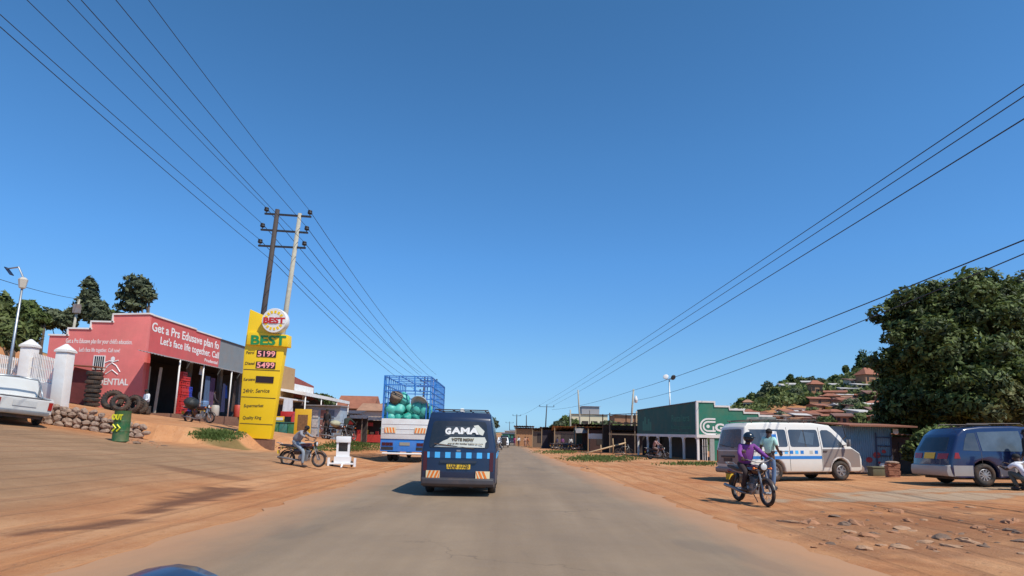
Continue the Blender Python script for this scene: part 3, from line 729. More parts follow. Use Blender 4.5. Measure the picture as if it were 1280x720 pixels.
MY = Matrix.Rotation(PI/2, 4, 'X')
b = MB(); b.lathe([(RC, 0), (RC+.02, .05), (RC+.02, .40), (RC, .44)], (cx_+.03, .12, cz_), 40, MY); bd = b.build('badge', white, sg, smooth='auto')
b = MB()                                        # ring of yellow teeth on the badge
n = 15
for i in range(n):
    t = 2*PI*(i+.5)/n; rr = .40
    b.box((cx_+.03+rr*math.cos(t), -.326, cz_+rr*math.sin(t)), (.13, .012, .10), M=Matrix.Rotation(-t, 3, 'Y'), taper=1)
b.build('badge_teeth', yel, bd)
b = MB(); b.box((cx_+.03, -.3335, cz_), (1.02, .01, .27)); b.build('badge_band', whitec, bd)
text('badge_lettering', 'BEST', redl, bd, (cx_+.03, -.345, cz_-.125), .36, RX, .018, .003, 'CENTER', fit=1.0)
nb = sl(312.5, 430.2)
text('lettering', 'BEST', gre, sg, (nb[0]+.05, -.13, nb[1]-.02), .60, (PI/2, -.0, 0), .020, .006, fit=1.62)
def disp(cx, cy, w, h, s):
    x, z = sl(cx, cy); b = MB(); b.box((x, -.012, z), (w, .02, h), M=Matrix.Rotation(.03, 3, 'Y')); d = b.build('price_display', ledbg, sg)
    if s: text('digits', s, led, d, (x, -.03, z-h*.42), h*1.2, RX, .006, .002, 'CENTER', fit=w*.9)
disp(333.3, 442.3, .90, .30, '5199'); disp(332.3, 456.5, .90, .30, '5499'); disp(331, 474.5, .82, .30, '')
for s, px, py, wd_ in (('Petrol', 307.5, 442.5, .38), ('Diesel', 305.8, 456, .46), ('Kerosene', 304.2, 476, .52), ('24Hr. Service', 303.5, 491, 1.22), ('Supermarket', 304.5, 509, .9), ('Quality King', 303, 524, .85)):
    x, z = sl(px, py); text('lettering', s, dtxt, sg, (x, -.006, z), .26 if wd_ > 1 else .2, (PI/2, -.03, 0), .003, .002, fit=wd_, shear=.15)
b = MB(); b.b2((-.85, .04, -.7), (.85, .36, .03)); b.build('footing', mortar, sg)

# ---- gate wall: white pillars with railings
px1, px2, px0 = 20, 66, -28
yw = 26.5
def pil(px, y):
    q = gp(px, y); t = q
    return q
ppos = [gp(-34, 27.6), gp(23, 26.6), gp(69, 25.4)]
for i, q in enumerate(ppos):
    if i == 0: continue
    top = at([0, 25, 71][i], [0, 426, 432][i], q.y).z-q.z
    t = thing('gate_pillar', ['', 'white rendered pillar with pyramid cap, left of the railing panel', 'white rendered pillar with pyramid cap, right end of the railing by the stone wall'][i], 'pillar', q, 0, 'white gate pillars')
    w_ = .48; b = MB(); b.b2((-w_/2, -w_/2, -.4), (w_/2, w_/2, top-.3)); b.build('shaft', white, t, bevel=.02)
    b = MB(); b.box((0, 0, top-.25), (w_+.10, w_+.10, .08)); b.box((0, 0, top-.06), (w_+.08, w_+.08, .28), taper=.12); b.build('cap', white, t, bevel=.01)
def rail(a, c, label):
    a, c = Vector(a), Vector(c); d = (c-a); L_ = d.length; t = thing('railing_fence', label, 'fence', a, math.atan2(d.y, d.x), 'white railing panels')
    sl_ = d.z/L_; zm = (a.z+c.z)/2; ym = (a.y+c.y)/2; h = at(45, 450, ym).z-zm; lw = at(45, 482, ym).z-zm; dip = .2
    b = MB(); k = 10
    b.prism([(.25, -.5), (L_-.25, -.5+sl_*L_), (L_-.25, lw+sl_*L_/2), (.25, lw-sl_*L_/2)], -.12, .12, 'XZ'); b.build('low_wall', white, t)
    b = MB(); n = int((L_-.7)/.13)
    for i in range(n):
        x = .42+i*.13; zo = sl_*(x-L_/2); zt = h+zo+dip*(.5-x/L_); b.box((x, 0, (zt+lw+zo)/2+.01), (.045, .03, zt-lw-zo))
    for z in (lw+.12, (lw+h)/2, h-.12): b.box((L_/2, .03, z), (L_-.5, .03, .05), M=Matrix.Rotation(-math.atan(sl_), 3, 'Y'))
    b.build('railing', white, t)
rail(ppos[1], ppos[2], 'white steel railing on a low wall between the two gate pillars')
rail(ppos[0], ppos[1], 'white steel railing on a low wall at the left edge, behind the pickup')

# ---- solar street lamp
q = gp(-2, 24.2); t = thing('street_lamp', 'slim solar street lamp with lantern and slanting panel, leaning beside the gate', 'street lamp', q)
hd_ = at(27.5, 361, 24.2)-q
b = MB(); b.tube([(0, 0, -.3), hd_], [.06, .04], 8); b.build('pole', steel, t, smooth=True)
b = MB(); b.lathe([(.05, 0), (.12, .04), (.17, .38), (.10, .46), (.03, .48)], hd_, 8); b.build('lantern', mat('lantern_glass', (.55, .5, .42), .3), t)
e = at(8, 336, 24.2)-q
b = MB(); b.tube([hd_+Vector((0, 0, .45)), hd_+Vector((-.25, 0, .9)), e], [.035, .035, .03], 6); b.build('bracket', steel, t)
b = MB(); d = (e-hd_).normalized(); b.box(e+Vector((.12, 0, -.1)), (.42, .2, .03), M=Matrix.Rotation(-.75+PI/2*0, 3, 'Y') @ Matrix.Rotation(1.6, 3, 'Y')); b.build('solar_panel', mat('solar_cell', (.02, .025, .05), .2), t)
pb = at(90, 411, 48); pf = Vector((pb.x-.4, 48, gz(pb.x, 48))); pt = at(99, 374, 48)
t = thing('utility_pole', 'pale leaning timber pole with a meter box in front of the left hillside trees', 'utility pole', pf, 0, 'utility poles')
b = MB(); b.tube([(0, 0, -.5), pt-pf], [.12, .09], 8); b.build('post', polep, t, smooth=True)
b = MB(); b.box(pt-pf+Vector((0, -.12, -.8)), (.5, .25, .7)); b.build('meter_box', tin, t)
wire('power_wire', pt, at(-40, 336, 24), .15, .015, 'single dark wire running left from the leaning hillside pole', 'power wires on the left')

# ---- stone retaining wall
t = thing('stone_wall', 'low wall of rough brown stones holding up the bank below the pink shop', 'stone wall', gp(95, 24.3))
o0 = t.location.copy(); rs = random.Random(3)
b = MB(); gpts = []
ax, bx_ = gp(44, 24.2).x, gp(172, 24.2).x
def wtop(x): return gz(x, 23.9)+lerp(.78, .42, (x-ax)/(bx_-ax))
n = 40
for i in range(n):
    xa = lerp(ax, bx_, i/n); xb = lerp(ax, bx_, (i+1)/n)
    b.add([Vector((xa, 24.12, gz(xa, 24)-.3))-o0, Vector((xb, 24.12, gz(xb, 24)-.3))-o0, Vector((xb, 24.3, wtop(xb)-.06))-o0, Vector((xa, 24.3, wtop(xa)-.06))-o0, Vector((xa, 25.0, wtop(xa)-.04))-o0, Vector((xb, 25.0, wtop(xb)-.04))-o0], [(0, 1, 2, 3), (3, 2, 5, 4)])
b.build('backing', mortar, t)
b = MB(); x = ax
for row in range(4):
    x = ax+rs.uniform(-.1, .1)
    while x < bx_+.3:
        w_ = rs.uniform(.2, .42); h_ = rs.uniform(.15, .25); z = gz(x, 24)-.05+row*.2+rs.uniform(-.04, .04)
        if z < wtop(x)+.02:
            n0 = len(b.v); b.sph(Vector((x+w_/2, 24.1+row*.045, z+.1))-o0, (w_*.52, .12, h_*.56), 7, 5, Matrix.Rotation(rs.uniform(-.5, .5), 4, 'Y'))
            for k in range(n0, len(b.v)): v = b.v[k]; b.v[k] = (v[0]+rs.uniform(-.02, .02), v[1]+rs.uniform(-.02, .02), v[2]+rs.uniform(-.02, .02))
        x += w_+.03
b.build('stones', stone, t)

# ---- green OUT drum
q = hit(150, 552)
t = thing('oil_drum', 'green oil drum lettered OUT with two yellow arrows at the forecourt exit', 'drum', q, -.05); t.scale = (.78, .78, .95)
b = MB(); b.lathe([(.33, 0), (.34, .02), (.33, .04), (.33, .36), (.348, .38), (.33, .40), (.33, .72), (.348, .74), (.33, .76), (.33, 1.10), (.345, 1.13), (.31, 1.13), (.31, 1.10)], (0, 0, 0), 28)
b.build('drum_body', mat('drum_green', (.015, .11, .035), .5, var=.2, dust=.4), t, smooth='auto')
yt = mat('letter_yellow', (.75, .72, .03), .5)
text('lettering', 'OUT', yt, t, (0, -.36, .80), .27, RX, .012, .012, 'CENTER', fit=.5)
b = MB()
for dx in (-.12, .08):
    b.tube([(dx-.05, -.345, .62), (dx+.09, -.345, .50), (dx-.05, -.345, .38)], .035, 5)
b.build('arrows', yt, t)
# rubble at the end of the wall
rk = random.Random(5)
proto = []
rockm = [mat('dirt_clod_%d' % k, c_, .95, var=.35, scale=9, bump=.4) for k, c_ in enumerate(((.36, .17, .085), (.40, .23, .13), (.19, .12, .08), (.38, .18, .09)))]
for k in range(4):
    b = MB(); b.sph((0, 0, 0), (.16, .12, .09), 7, 5)
    for i in range(len(b.v)): v = b.v[i]; b.v[i] = tuple(c+rk.uniform(-.025, .025) for c in v)
    o = b.build('rock', rockm[k]); proto.append(o)
used_rock = set()
def rocks(lst, label, group, far=False):
    for i, (px, py, s) in enumerate(lst):
        q = hit(px, py); o = proto[i % 4]
        if i % 4 in used_rock: o = o.copy(); COL.objects.link(o)
        used_rock.add(i % 4); o.location = q+Vector((0, 0, .0*s)); o.rotation_euler = (rk.uniform(-.2, .2), rk.uniform(-.2, .2), rk.uniform(0, 6)); o.scale = (s*rk.uniform(.6, 1.5), s*rk.uniform(.6, 1.5), s*rk.uniform(.35, .8)); tag(o, label, 'rock', group)
rocks([(158+rk.uniform(0, 20), 544+rk.uniform(0, 14), rk.uniform(.6, 1.5)) for _ in range(16)]+[(186+rk.uniform(0, 22), 552+rk.uniform(0, 8), rk.uniform(.3, .7)) for _ in range(12)], 'loose brown stone lying near the end of the stone wall', 'loose stones by the stone wall')

# ---- shops further along, behind and right of the sign
def xat(px, y, py=520): return at(px, py, y).x
XS = -21.4
y1 = 53.0; y2 = 60.0
def yx(px, X, py=520):
    d = ray(px, py); return X*d.y/d.x
ya, yb_, yc = 51.0, yx(365, XS), yx(404, XS)
zb = gz(XS, ya)-.6
s1 = thing('shop_building', 'ochre plastered shop front beside the dark red one behind the yellow sign', 'shop', (XS, ya, zb))
zt = at(352, 455, (ya+yb_)/2).z-zb
b = MB(); b.b2((-6, 0, 0), (0, yb_-ya, zt)); b.build('wall', mat('ochre_plaster', (.42, .25, .11), .9, var=.12, scale=2, dust=.4), s1, bevel=.02)
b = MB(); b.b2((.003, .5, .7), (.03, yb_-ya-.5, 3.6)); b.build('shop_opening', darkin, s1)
b = MB(); b.b2((.04, .2, 4.0), (1.6, yb_-ya-.1, 4.12)); b.build('awning', white, s1)
zb2 = gz(XS, yb_)-.5
s2 = thing('shop_building', 'dark red shop with white parapet stripe and long canopy behind the yellow sign', 'shop', (XS, yb_, zb2))
zt2 = at(375, 473, yb_+2).z-zb2; Ls = yc-yb_; zt3 = zt2-1.6
m_ = mat('maroon_plaster', (.25, .045, .035), .85, var=.15, scale=2, dust=.35)
b = MB(); b.prism([(0, 0), (Ls, 0), (Ls, zt3-.6), (Ls*.62, zt3-.2), (Ls*.6, zt2-.5), (0, zt2)], -6, -.003, 'YZ'); b.build('wall', m_, s2)
b = MB(); b.b2((.0, .05, zt2-1.35), (.05, Ls*.58, zt2-.7)); b.build('parapet_stripe', white, s2)
b = MB(); b.b2((0, Ls*.25, zt2-2.7), (.04, Ls*.29, zt2-1.7)); b.build('painted_mark', white, s2)
za2 = at(350, 492, yb_).z-zb2
b = MB(); b.add([(0, -3.5, za2+.3), (2.4, -3.5, za2), (2.4, Ls+2, za2-.1), (0, Ls+2, za2+.2), (0, -3.5, za2+.08), (2.4, -3.5, za2-.32), (2.4, Ls+2, za2-.42), (0, Ls+2, za2-.05)], [(0, 1, 2, 3), (7, 6, 5, 4), (1, 5, 6, 2), (0, 4, 5, 1), (2, 6, 7, 3), (0, 3, 7, 4)]); b.build('canopy', white, s2)
b = MB(); b.b2((.002, .2, .4), (.03, Ls-.3, za2-.3)); b.build('shop_opening', darkin, s2)
for yy in (-3.3, 1.5, 7, Ls+1.8):
    b = MB(); b.tube([(2.3, yy, 0), (2.3, yy, za2-.3)], .06, 7); b.build('post', white, s2, smooth=True)
# counter, drinks fridge, signs in front of them
q = gp(349, 44); q.z = gz(q.x, 44)
t = thing('market_counter', 'long teal painted stall counter beside the yellow sign', 'counter', (q.x, q.y, q.z))
tealm = mat('teal_board', (.02, .20, .17), .6, var=.2, scale=3, dust=.3); tm2 = mat('green_board', (.03, .20, .09), .6, var=.2, dust=.3)
for i in range(4):
    b = MB(); b.b2((-1.3+i*.62, 0, 0), (-.72+i*.62, .6, .95)); b.build('counter_panel', [tealm, tm2][i % 2], t, bevel=.01)
b = MB(); b.b2((-1.35, -.05, .953), (1.2, .65, 1.0)); b.build('counter_top', tealm, t)
for i, (px, c, nm, w_, h_) in enumerate(((352, cratr, 'red drinks fridge standing behind the teal counter', .9, 1.9), (340, yelp, 'yellow advertising board standing on the teal counter', .9, .4))):
    y = 45.2 if i == 0 else 44.3; x = xat(px+6, y) if i == 0 else q.x-.3; z = gz(x, y) if i == 0 else q.z+1.0
    t = thing('drinks_fridge' if i == 0 else 'advertising_board', nm, 'fridge' if i == 0 else 'board', (x, y, z))
    b = MB(); b.b2((-w_/2, 0, 0), (w_/2, .5 if i == 0 else .08, h_)); b.build('cabinet' if i == 0 else 'panel', c, t, bevel=.03)
    b = MB(); b.b2((-w_/2+.08, -.02, h_*.3), (w_/2-.08, -.004, h_*.8)); b.build('door_glass' if i == 0 else 'print', glass if i == 0 else white, t)
q = gp(377, 43); t = thing('advertising_board', 'yellow upright poster board right of the teal counter', 'board', q)
b = MB(); b.b2((-.58, 0, .15), (.58, .12, 2.0)); b.build('panel', yelp, t, bevel=.02)
b = MB(); b.b2((-.35, -.015, .5), (.35, -.003, 1.6)); b.build('print', mat('brown_print', (.2, .1, .04), .7, var=.6, scale=8), t)
b = MB(); b.b2((-.5, .02, -.1), (-.42, .1, .149)); b.b2((.42, .02, -.1), (.5, .1, .149)); b.build('leg', dsteel, t)
# white patterned cloth hung at the canopy
cloth('hanging_cloth', 'white garment hanging from the canopy end by the yellow sign', 'garment', (xat(359, 50), 50, at(359, 498, 50).z), .9, 2.2, mat('white_cloth', (.6, .6, .62), .9, var=.1), .3, None, 44)
q = gp(402, 58)
t = thing('poster_kiosk', 'pale blue kiosk covered in posters and clothes beyond the red shop', 'kiosk', q)
b = MB(); b.b2((-1.8, 0, -.2), (1.6, 2.5, 3.4)); b.build('wall', mat('pale_blue_sheet', (.30, .38, .44), .5, var=.3, scale=2, dust=.3), t, bevel=.02)
rs = random.Random(11)
for i in range(12):
    b = MB(); x = -1.45+(i % 4)*.75; z = .5+(i//4)*.9; b.b2((x-.27, -.03-.002*i, z), (x+.27, -.004, z+.75)); b.build('poster', mat('poster_%d' % (i % 4), [(.06, .08, .2), (.45, .42, .4), (.25, .12, .1), (.1, .14, .2)][i % 4], .8, var=.5, scale=6), t)
b = MB(); b.b2((-2, -.5, 3.41), (1.8, 2.7, 3.5)); b.build('roof', tin, t)
q = gp(415, 64); t = thing('kiosk', 'small cream kiosk beside the poster kiosk', 'kiosk', q)
b = MB(); b.b2((-.9, 0, -.2), (.9, 2, 3.0)); b.build('wall', cream, t, bevel=.02); b = MB(); b.b2((.25, -.03, .1), (.75, -.003, 2.1)); b.build('door', mat('beige_door', (.5, .42, .28), .8), t)
b = MB(); b.b2((-1.1, -.3, 3.003), (1.1, 2.3, 3.08)); b.build('roof', tind, t)
# row of low shops with rusty roofs
def house(label, px, y, w_, d_, h_, roofh, wm, rm, cat='house', group=None, gable=True, face=0, name='house', openm=None, z=None, over=.35, nd=1, nw=2):
    q = gp(px, y)
    if z is not None: q.z = z
    t = thing(name, label, cat, q, face, group)
    b = MB(); b.b2((-w_/2, 0, -1.2), (w_/2, d_, h_)); b.build('wall', wm, t)
    b = MB(); o = over
    if gable:
        b.add([(-w_/2-o, -o, h_+.02), (w_/2+o, -o, h_+.02), (w_/2+o, d_/2, h_+roofh), (-w_/2-o, d_/2, h_+roofh), (-w_/2-o, d_+o, h_+.02), (w_/2+o, d_+o, h_+.02)], [(0, 1, 2, 3), (3, 2, 5, 4), (0, 3, 4), (1, 5, 2)])
    else:
        b.add([(-w_/2-o, -o, h_+.05), (w_/2+o, -o, h_+.05), (w_/2+o, d_+o, h_+roofh), (-w_/2-o, d_+o, h_+roofh), (-w_/2-o, -o, h_+.0), (w_/2+o, -o, h_+.0), (w_/2+o, d_+o, h_+roofh-.06), (-w_/2-o, d_+o, h_+roofh-.06)], [(0, 1, 2, 3), (7, 6, 5, 4), (0, 4, 5, 1), (1, 5, 6, 2), (3, 2, 6, 7), (0, 3, 7, 4)])
    b.build('roof', rm, t)
    n = nd+nw
    for i in range(n):
        x = -w_/2+w_*(i+.5)/n; b = MB()
        if i < nd: b.b2((x-w_*.13, -.04, 0), (x+w_*.13, -.003, min(2.1, h_*.8))); b.build('door', openm or darkin, t)
        else: b.b2((x-w_*.09, -.04, h_*.42), (x+w_*.09, -.003, h_*.78)); b.build('window', openm or darkin, t)
    return t
rr1 = mat('rust_roof_a', (.30, .11, .06), .85, var=.35, scale=.8); rr2 = mat('rust_roof_b', (.36, .19, .11), .85, var=.35, scale=.8); rr3 = mat('grey_roof', (.32, .30, .28), .7, var=.25, scale=.8)
m1 = mat('mud_wall', (.36, .18, .10), .95, var=.2, scale=1.5, dust=.3); m2 = mat('pale_wall', (.58, .48, .38), .9, var=.12, scale=1.5, dust=.3)
house('brown house with peaked rusty roof above the red stalls on the left', 441, 84, 4.6, 5, 4.3, 1.9, m1, rr1, 'house')
house('pale gable house with a dark window right of the rusty roofed house', 463, 80, 3.2, 6, 4.0, 1.1, m2, rr2, 'house', nw=1, nd=0)
house('low ochre house with a flat rusty roof left of the peaked roof', 427, 88, 3.4, 5, 4.0, .6, cream, rr2, 'house', gable=False, nw=1, nd=0)
house('low dark tin-roofed stall in front of the rusty roofed house', 424, 74, 4, 3, 3.2, .5, woodd, tind, 'stall', gable=False)
house('far low house with rusty roof near the back of the truck', 474, 112, 10, 6, 4.2, 1.5, m2, rr1, 'house')
redst = mat('red_board', (.45, .04, .03), .6, var=.3, scale=4)
for i, (px, w_, lb) in enumerate(((433, 3.2, 'red fronted roadside stall with goods, left one of the pair by the truck'), (458, 3.4, 'red fronted roadside stall with dark opening, right one of the pair by the truck'))):
    q = gp(px, 66+i*4); t = thing('market_stall', lb, 'market stall', q, 0, 'red roadside stalls')
    b = MB()
    for x in (-w_/2, w_/2):
        for y in (0, 2.4): b.box((x, y, 1.3), (.1, .1, 2.8))
    b.build('post', woodd, t)
    b = MB(); b.b2((-w_/2, 2.3, 0), (w_/2, 2.38, 2.6)); b.build('back_panel', darkin, t)
    b = MB(); b.b2((-w_/2+.06, -.02, .1), (w_/2-.06, .04, .95)); b.build('counter', redst, t)
    b = MB(); b.corr((-w_/2-.4, -.7, 2.6), (w_/2+.4, -.7, 2.6), (-w_/2-.4, 2.8, 3.0), 10, .03); b.build('roof', tind, t)
    b = MB(); b.b2((-w_/2, -.03, 1.9), (w_/2*.4, .02, 2.3)); b.build('sign_board', redst, t)
    for k in range(5): b = MB(); b.b2((-w_/2+.25+k*.6, .15, .97), (-w_/2+.6+k*.6, .5, 1.25+.1*(k % 3))); b.build('goods', [cratr, white, yelp, woodl, cratr][k], t)
# ================================================================== RIGHT SIDE
# ---- green stepped-parapet building
gx0, gy0 = 14.05, 46.0; gzb = -.62
g = thing('shop_building', 'green shop with stepped white-edged parapet lettered Good on its front', 'shop', (gx0, gy0, gzb))
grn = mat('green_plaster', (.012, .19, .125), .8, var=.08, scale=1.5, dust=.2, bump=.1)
grn_shade = mat('shaded_green_plaster', (.012, .10, .085), .8, var=.12, scale=1.5, dust=.15)  # same green darkened: shade of the road-facing side put into the colour
def gl(px, py): p = at(px, py, gy0); return (p.x-gx0, p.z-gzb)
tp = [gl(870.5, 502.6), gl(893.5, 502.8), gl(893.5, 508), gl(912, 509), gl(912, 512.5), gl(930, 513), gl(930, 516.8), gl(949, 517), gl(949, 520.5), gl(962, 521), gl(962, 525), gl(985, 526), gl(985, 531)]
# square the steps up
q = [tp[0]]
zl = tp[0][1]; steps = []
xs_ = [gl(870.5, 503)[0], gl(893.5, 503)[0], gl(912, 509)[0], gl(930, 513)[0], gl(949, 517)[0], gl(965, 521)[0], gl(985, 526)[0]]
zs_ = [gl(880, 502.7)[1], gl(903, 508.6)[1], gl(921, 512.6)[1], gl(940, 516.8)[1], gl(957, 520.6)[1], gl(975, 526)[1]]
xs_[0] = 0
poly = []
for i in range(6): poly += [(xs_[i], zs_[i]), (xs_[i+1], zs_[i])]
zband = gl(873, 545)[1]
xe = xs_[6]
b = MB(); b.prism([(0, zband+.12)]+poly+[(xe, zband+.12)], 0, .25, 'XZ'); b.build('front_parapet', grn, g)
b = MB()
for i in range(6):
    b.b2((xs_[i]-.06, -.05, zs_[i]-.03), (xs_[i+1]+.02, .3, zs_[i]+.10))
    if i < 5: b.b2((xs_[i+1]-.08, -.052, zs_[i+1]+.1), (xs_[i+1]+.018, .28, zs_[i]-.032))
b.b2((-.07, -.055, zband+.123), (.09, .2, zs_[0]-.033)); b.build('edge_trim', white, g)
b = MB(); b.b2((-.08, -.07, zband-.12), (xe, .26, zband+.117)); b.build('front_band', white, g)
gyE = 61.5; zl_ = at(808, 516, 58).z-gzb
sidetilt = -1.0/12
# side wall facing the road: panel above a row of openings
def SP(y, z, o=0): return (sidetilt*y+o, y, z)
DL = gyE-gy0
b = MB()
b.add([SP(.26, zband+.1), SP(DL, zband+.1), SP(DL, zs_[0]-.15), SP(.26, zs_[0]-.02), SP(.26, zband+.1, .25), SP(DL, zband+.1, .25), SP(DL, zs_[0]-.15, .25), SP(.26, zs_[0]-.02, .25)], [(0, 1, 2, 3), (7, 6, 5, 4), (0, 3, 7, 4), (1, 5, 6, 2), (3, 2, 6, 7), (0, 4, 5, 1)])
b.build('side_parapet', grn_shade, g)
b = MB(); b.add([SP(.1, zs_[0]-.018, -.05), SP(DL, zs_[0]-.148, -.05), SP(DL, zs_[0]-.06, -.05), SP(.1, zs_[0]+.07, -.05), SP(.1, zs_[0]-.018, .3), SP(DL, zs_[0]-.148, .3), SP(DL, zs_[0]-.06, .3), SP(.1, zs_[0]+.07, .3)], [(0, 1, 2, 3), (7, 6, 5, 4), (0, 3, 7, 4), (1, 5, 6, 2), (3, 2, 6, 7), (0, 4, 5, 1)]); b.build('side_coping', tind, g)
b = MB(); b.add([SP(.02, zband-.12, -.06), SP(DL, zband-.12, -.06), SP(DL, zband+.097, -.06), SP(.02, zband+.097, -.06), SP(.02, zband-.12, .3), SP(DL, zband-.12, .3), SP(DL, zband+.097, .3), SP(.02, zband+.097, .3)], [(0, 1, 2, 3), (7, 6, 5, 4), (0, 3, 7, 4), (1, 5, 6, 2), (3, 2, 6, 7), (0, 4, 5, 1)]); b.build('side_band', white, g)
for k in range(6):
    yy = 0.0 if k == 0 else DL*k/5-.2
    b = MB(); x = sidetilt*yy; b.b2((x-.03, yy, -.6), (x+.13, yy+.16, zband-.123)); b.build('column', white, g)
for k in range(5):                       # white brackets spreading under the band
    for s_ in (0, 1):
        yy = (0.0 if k == 0 else DL*k/5-.2)+.16 if s_ == 0 else DL*(k+1)/5-.2; d = .55 if s_ == 0 else -.55; x = sidetilt*yy
        b = MB(); b.prism([(yy, zband-.125), (yy+d, zband-.125), (yy+d*.25, zband-.25), (yy, zband-.6)], x-.02, x+.1, 'YZ'); b.build('bracket', white, g)
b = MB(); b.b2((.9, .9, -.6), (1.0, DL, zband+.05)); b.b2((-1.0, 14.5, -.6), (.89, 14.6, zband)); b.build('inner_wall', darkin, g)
wall_x = gl(893, 560)[0]
b = MB(); b.b2((wall_x, 0.02, -.6), (xe, .24, zband-.123)); b.build('front_wall', grn, g)
b = MB(); x = wall_x-.32; b.b2((x, -.03, -.5), (wall_x-.003, .22, zband-.123)); b.build('gate_pier', mat('pier_grey', (.35, .36, .33), .8), g)
b = MB()
for dx in (0, .16, .32):
    for z in (.1, .65, 1.2): b.b2((wall_x-.9+dx, -.05, z), (wall_x-.86+dx, -.02, z+.52))
b.build('grille_door', white, g)
# front logo and letters
lx, lz = gl(885, 533)
Mx = Matrix.Rotation(PI/2, 4, 'X')
b = MB()
for r0, r1 in ((.50, .62), (.28, .40)):
    n = 30; a0 = PI*.42; vs = []
    for i in range(n+1):
        t = PI*.5+ (PI*1.0)*i/n
        for rr in (r0, r1): vs.append((lx+rr*math.cos(t), -.012, lz+rr*math.sin(t)*1.0))
    b.add(vs, [(2*i, 2*i+2, 2*i+3, 2*i+1) for i in range(n)])
    for sgn in (1, -1): b.box((lx+.28, -.012, lz+sgn*(r0+r1)/2), (.57, .006, r1-r0))
b.box((lx+.40, -.012, lz-.2), (.12, .005, .42)); b.sph((lx, -.012, lz), (.13, .006, .13), 10, 6)
b.build('logo', ltxt, g)
p0 = gl(892, 539.2); p1 = gl(914, 538)
text('lettering', 'Goodwill', ltxt, g, (p0[0]+.1, -.012, p0[1]+.03), .78, (PI/2, 0, 0), .035, .004, fit=3.6)
text('lettering', 'Complete Solutions', ltxt, g, (p0[0]+.1, -.012, p0[1]-.28), .22, (PI/2, 0, 0), .004, .004, fit=1.7)
ft = mat('faded_letter', (.05, .20, .15), .8, var=.3)
RW = (PI/2, 0, -PI/2+math.atan(-sidetilt)*1)
text('lettering', 'Retailers', ft, g, SP(5.6, zs_[0]-1.4, -.01), .8, RW, .01, .004, fit=4.0)
text('lettering', 'building materials', ft, g, SP(5.6, zs_[0]-2.0, -.01), .45, RW, .004, .004, fit=4.3)
text('lettering', 'and hardware', ft, g, SP(6.4, zs_[0]-2.45, -.01), .38, RW, .004, .004, fit=4.6)
b = MB()
for i, h in enumerate((.8, 1.1, .6, 1.3, .9)): b.add([SP(11.0+i*.55, zband+.4, -.008), SP(11.5+i*.55, zband+.4, -.008), SP(11.5+i*.55, zband+.4+h, -.008), SP(11.0+i*.55, zband+.4+h, -.008)], [(0, 1, 2, 3)])
b.build('faded_mural', ft, g)
b = MB(); b.b2((.26, .26, zs_[0]-.9), (xe, DL, zs_[0]-.85)); b.build('roof', rr3, g)

# ---- timber frame structure with dark roof, stacked crates
q = gp(768, 66); t = thing('timber_shelter', 'open timber yard shelter with dark tin roof, left of the green shop', 'shelter', q)
zr = at(790, 516, 66).z-q.z
b = MB()
for x in (-.5, 2.2, 5.0):
    for y in (0, 5): b.box((x, y, zr/2-.5), (.11, .11, zr+.9))
b.build('post', woodd, t)
b = MB(); b.corr((-1.5, -1, zr-.35), (5.8, -1, zr+.15), (-1.5, 6, zr-.2), 16, .04); b.build('roof', tind, t)
b = MB(); [b.b2((-.6, -.05, z), (5.1, .08, z+.14)) for z in (zr*.45, zr*.72)]; b.build('beam', woodd, t)
b = MB(); b.b2((-.5, 4.5, -.5), (5.0, 4.6, zr*.7)); b.build('back_panel', darkin, t)
rs = random.Random(4)
for r_ in range(4):
    for c_ in range(3):
        b = MB(); x = 3.0+c_*.62; z = zr*.45+.15+r_*.46-.3
        b.b2((x, -.6, z), (x+.56, -.1, z+.12)); b.b2((x, -.6, z+.26), (x+.56, -.1, z+.36)); b.b2((x+.03, -.57, z+.121), (x+.53, -.12, z+.259)); o = b.build('stored_bundle', mat('bundle', (.34, .28, .13), .85, var=.5, scale=8), t)
# ---- shacks along the right verge (px, depth, width, depth, height)
def shack(label, px, y, w_, d_, h_, wm, rm, slope=.4, ang=0, awn=None, cat='shack', opening=True, overh=.4):
    q = gp(px, y); t = thing('market_shack', label, cat, q, ang, 'shacks along the right verge')
    b = MB(); b.b2((-w_/2, 0, -.5), (w_/2, d_, h_)); b.build('wall', wm, t)
    if opening: b = MB(); b.b2((-w_*.32, -.03, .75), (w_*.32, -.003, h_*.86)); b.build('opening', darkin, t)
    b = MB(); b.corr((-w_/2-overh, -overh-.2, h_+.05+slope), (w_/2+overh, -overh-.2, h_+.05+slope), (-w_/2-overh, d_+.2, h_+.08), max(5, int(w_*2.5)), .035); b.build('roof', rm, t)
    b = MB(); [b.box((x, -overh, (h_+slope)/2-.2), (.09, .09, h_+slope+.3)) for x in (-w_/2-.1, w_/2+.1)]; b.build('post', woodl, t)
    if awn: b = MB(); b.corr((-w_/2-.2, -.22, h_*.95), (w_/2+.2, -.22, h_*.95), (-w_/2-.2, -awn, h_*.74), 6, .02); b.build('awning', tin, t)
    return t
shack('orange plank-walled shack farthest along the right verge', 664, 112, 5.4, 4, 3.1, woodo, tind, .2, opening=False)
shack('second orange plank shack, low and narrow behind the walkers', 655, 124, 3.4, 4, 3.6, mat('red_timber', (.34, .12, .07), .85, var=.3), rr1, .3, opening=False)
shack('grey tin-roofed open shack with pale roof edge beside the plank shack', 681, 100, 3.8, 4, 2.6, woodd, tin, .4, awn=None)
shack('dark shack behind the row of parked motorcycles', 697, 92, 4.6, 3, 2.7, mat('dark_board', (.05, .04, .05), .9, var=.3), tind, .4)
shack('shack with orange-brown roof flaps behind the two timber poles', 714, 88, 4.6, 4, 2.5, woodd, mat('orange_tin', (.45, .25, .13), .8, var=.3, scale=3), .7)
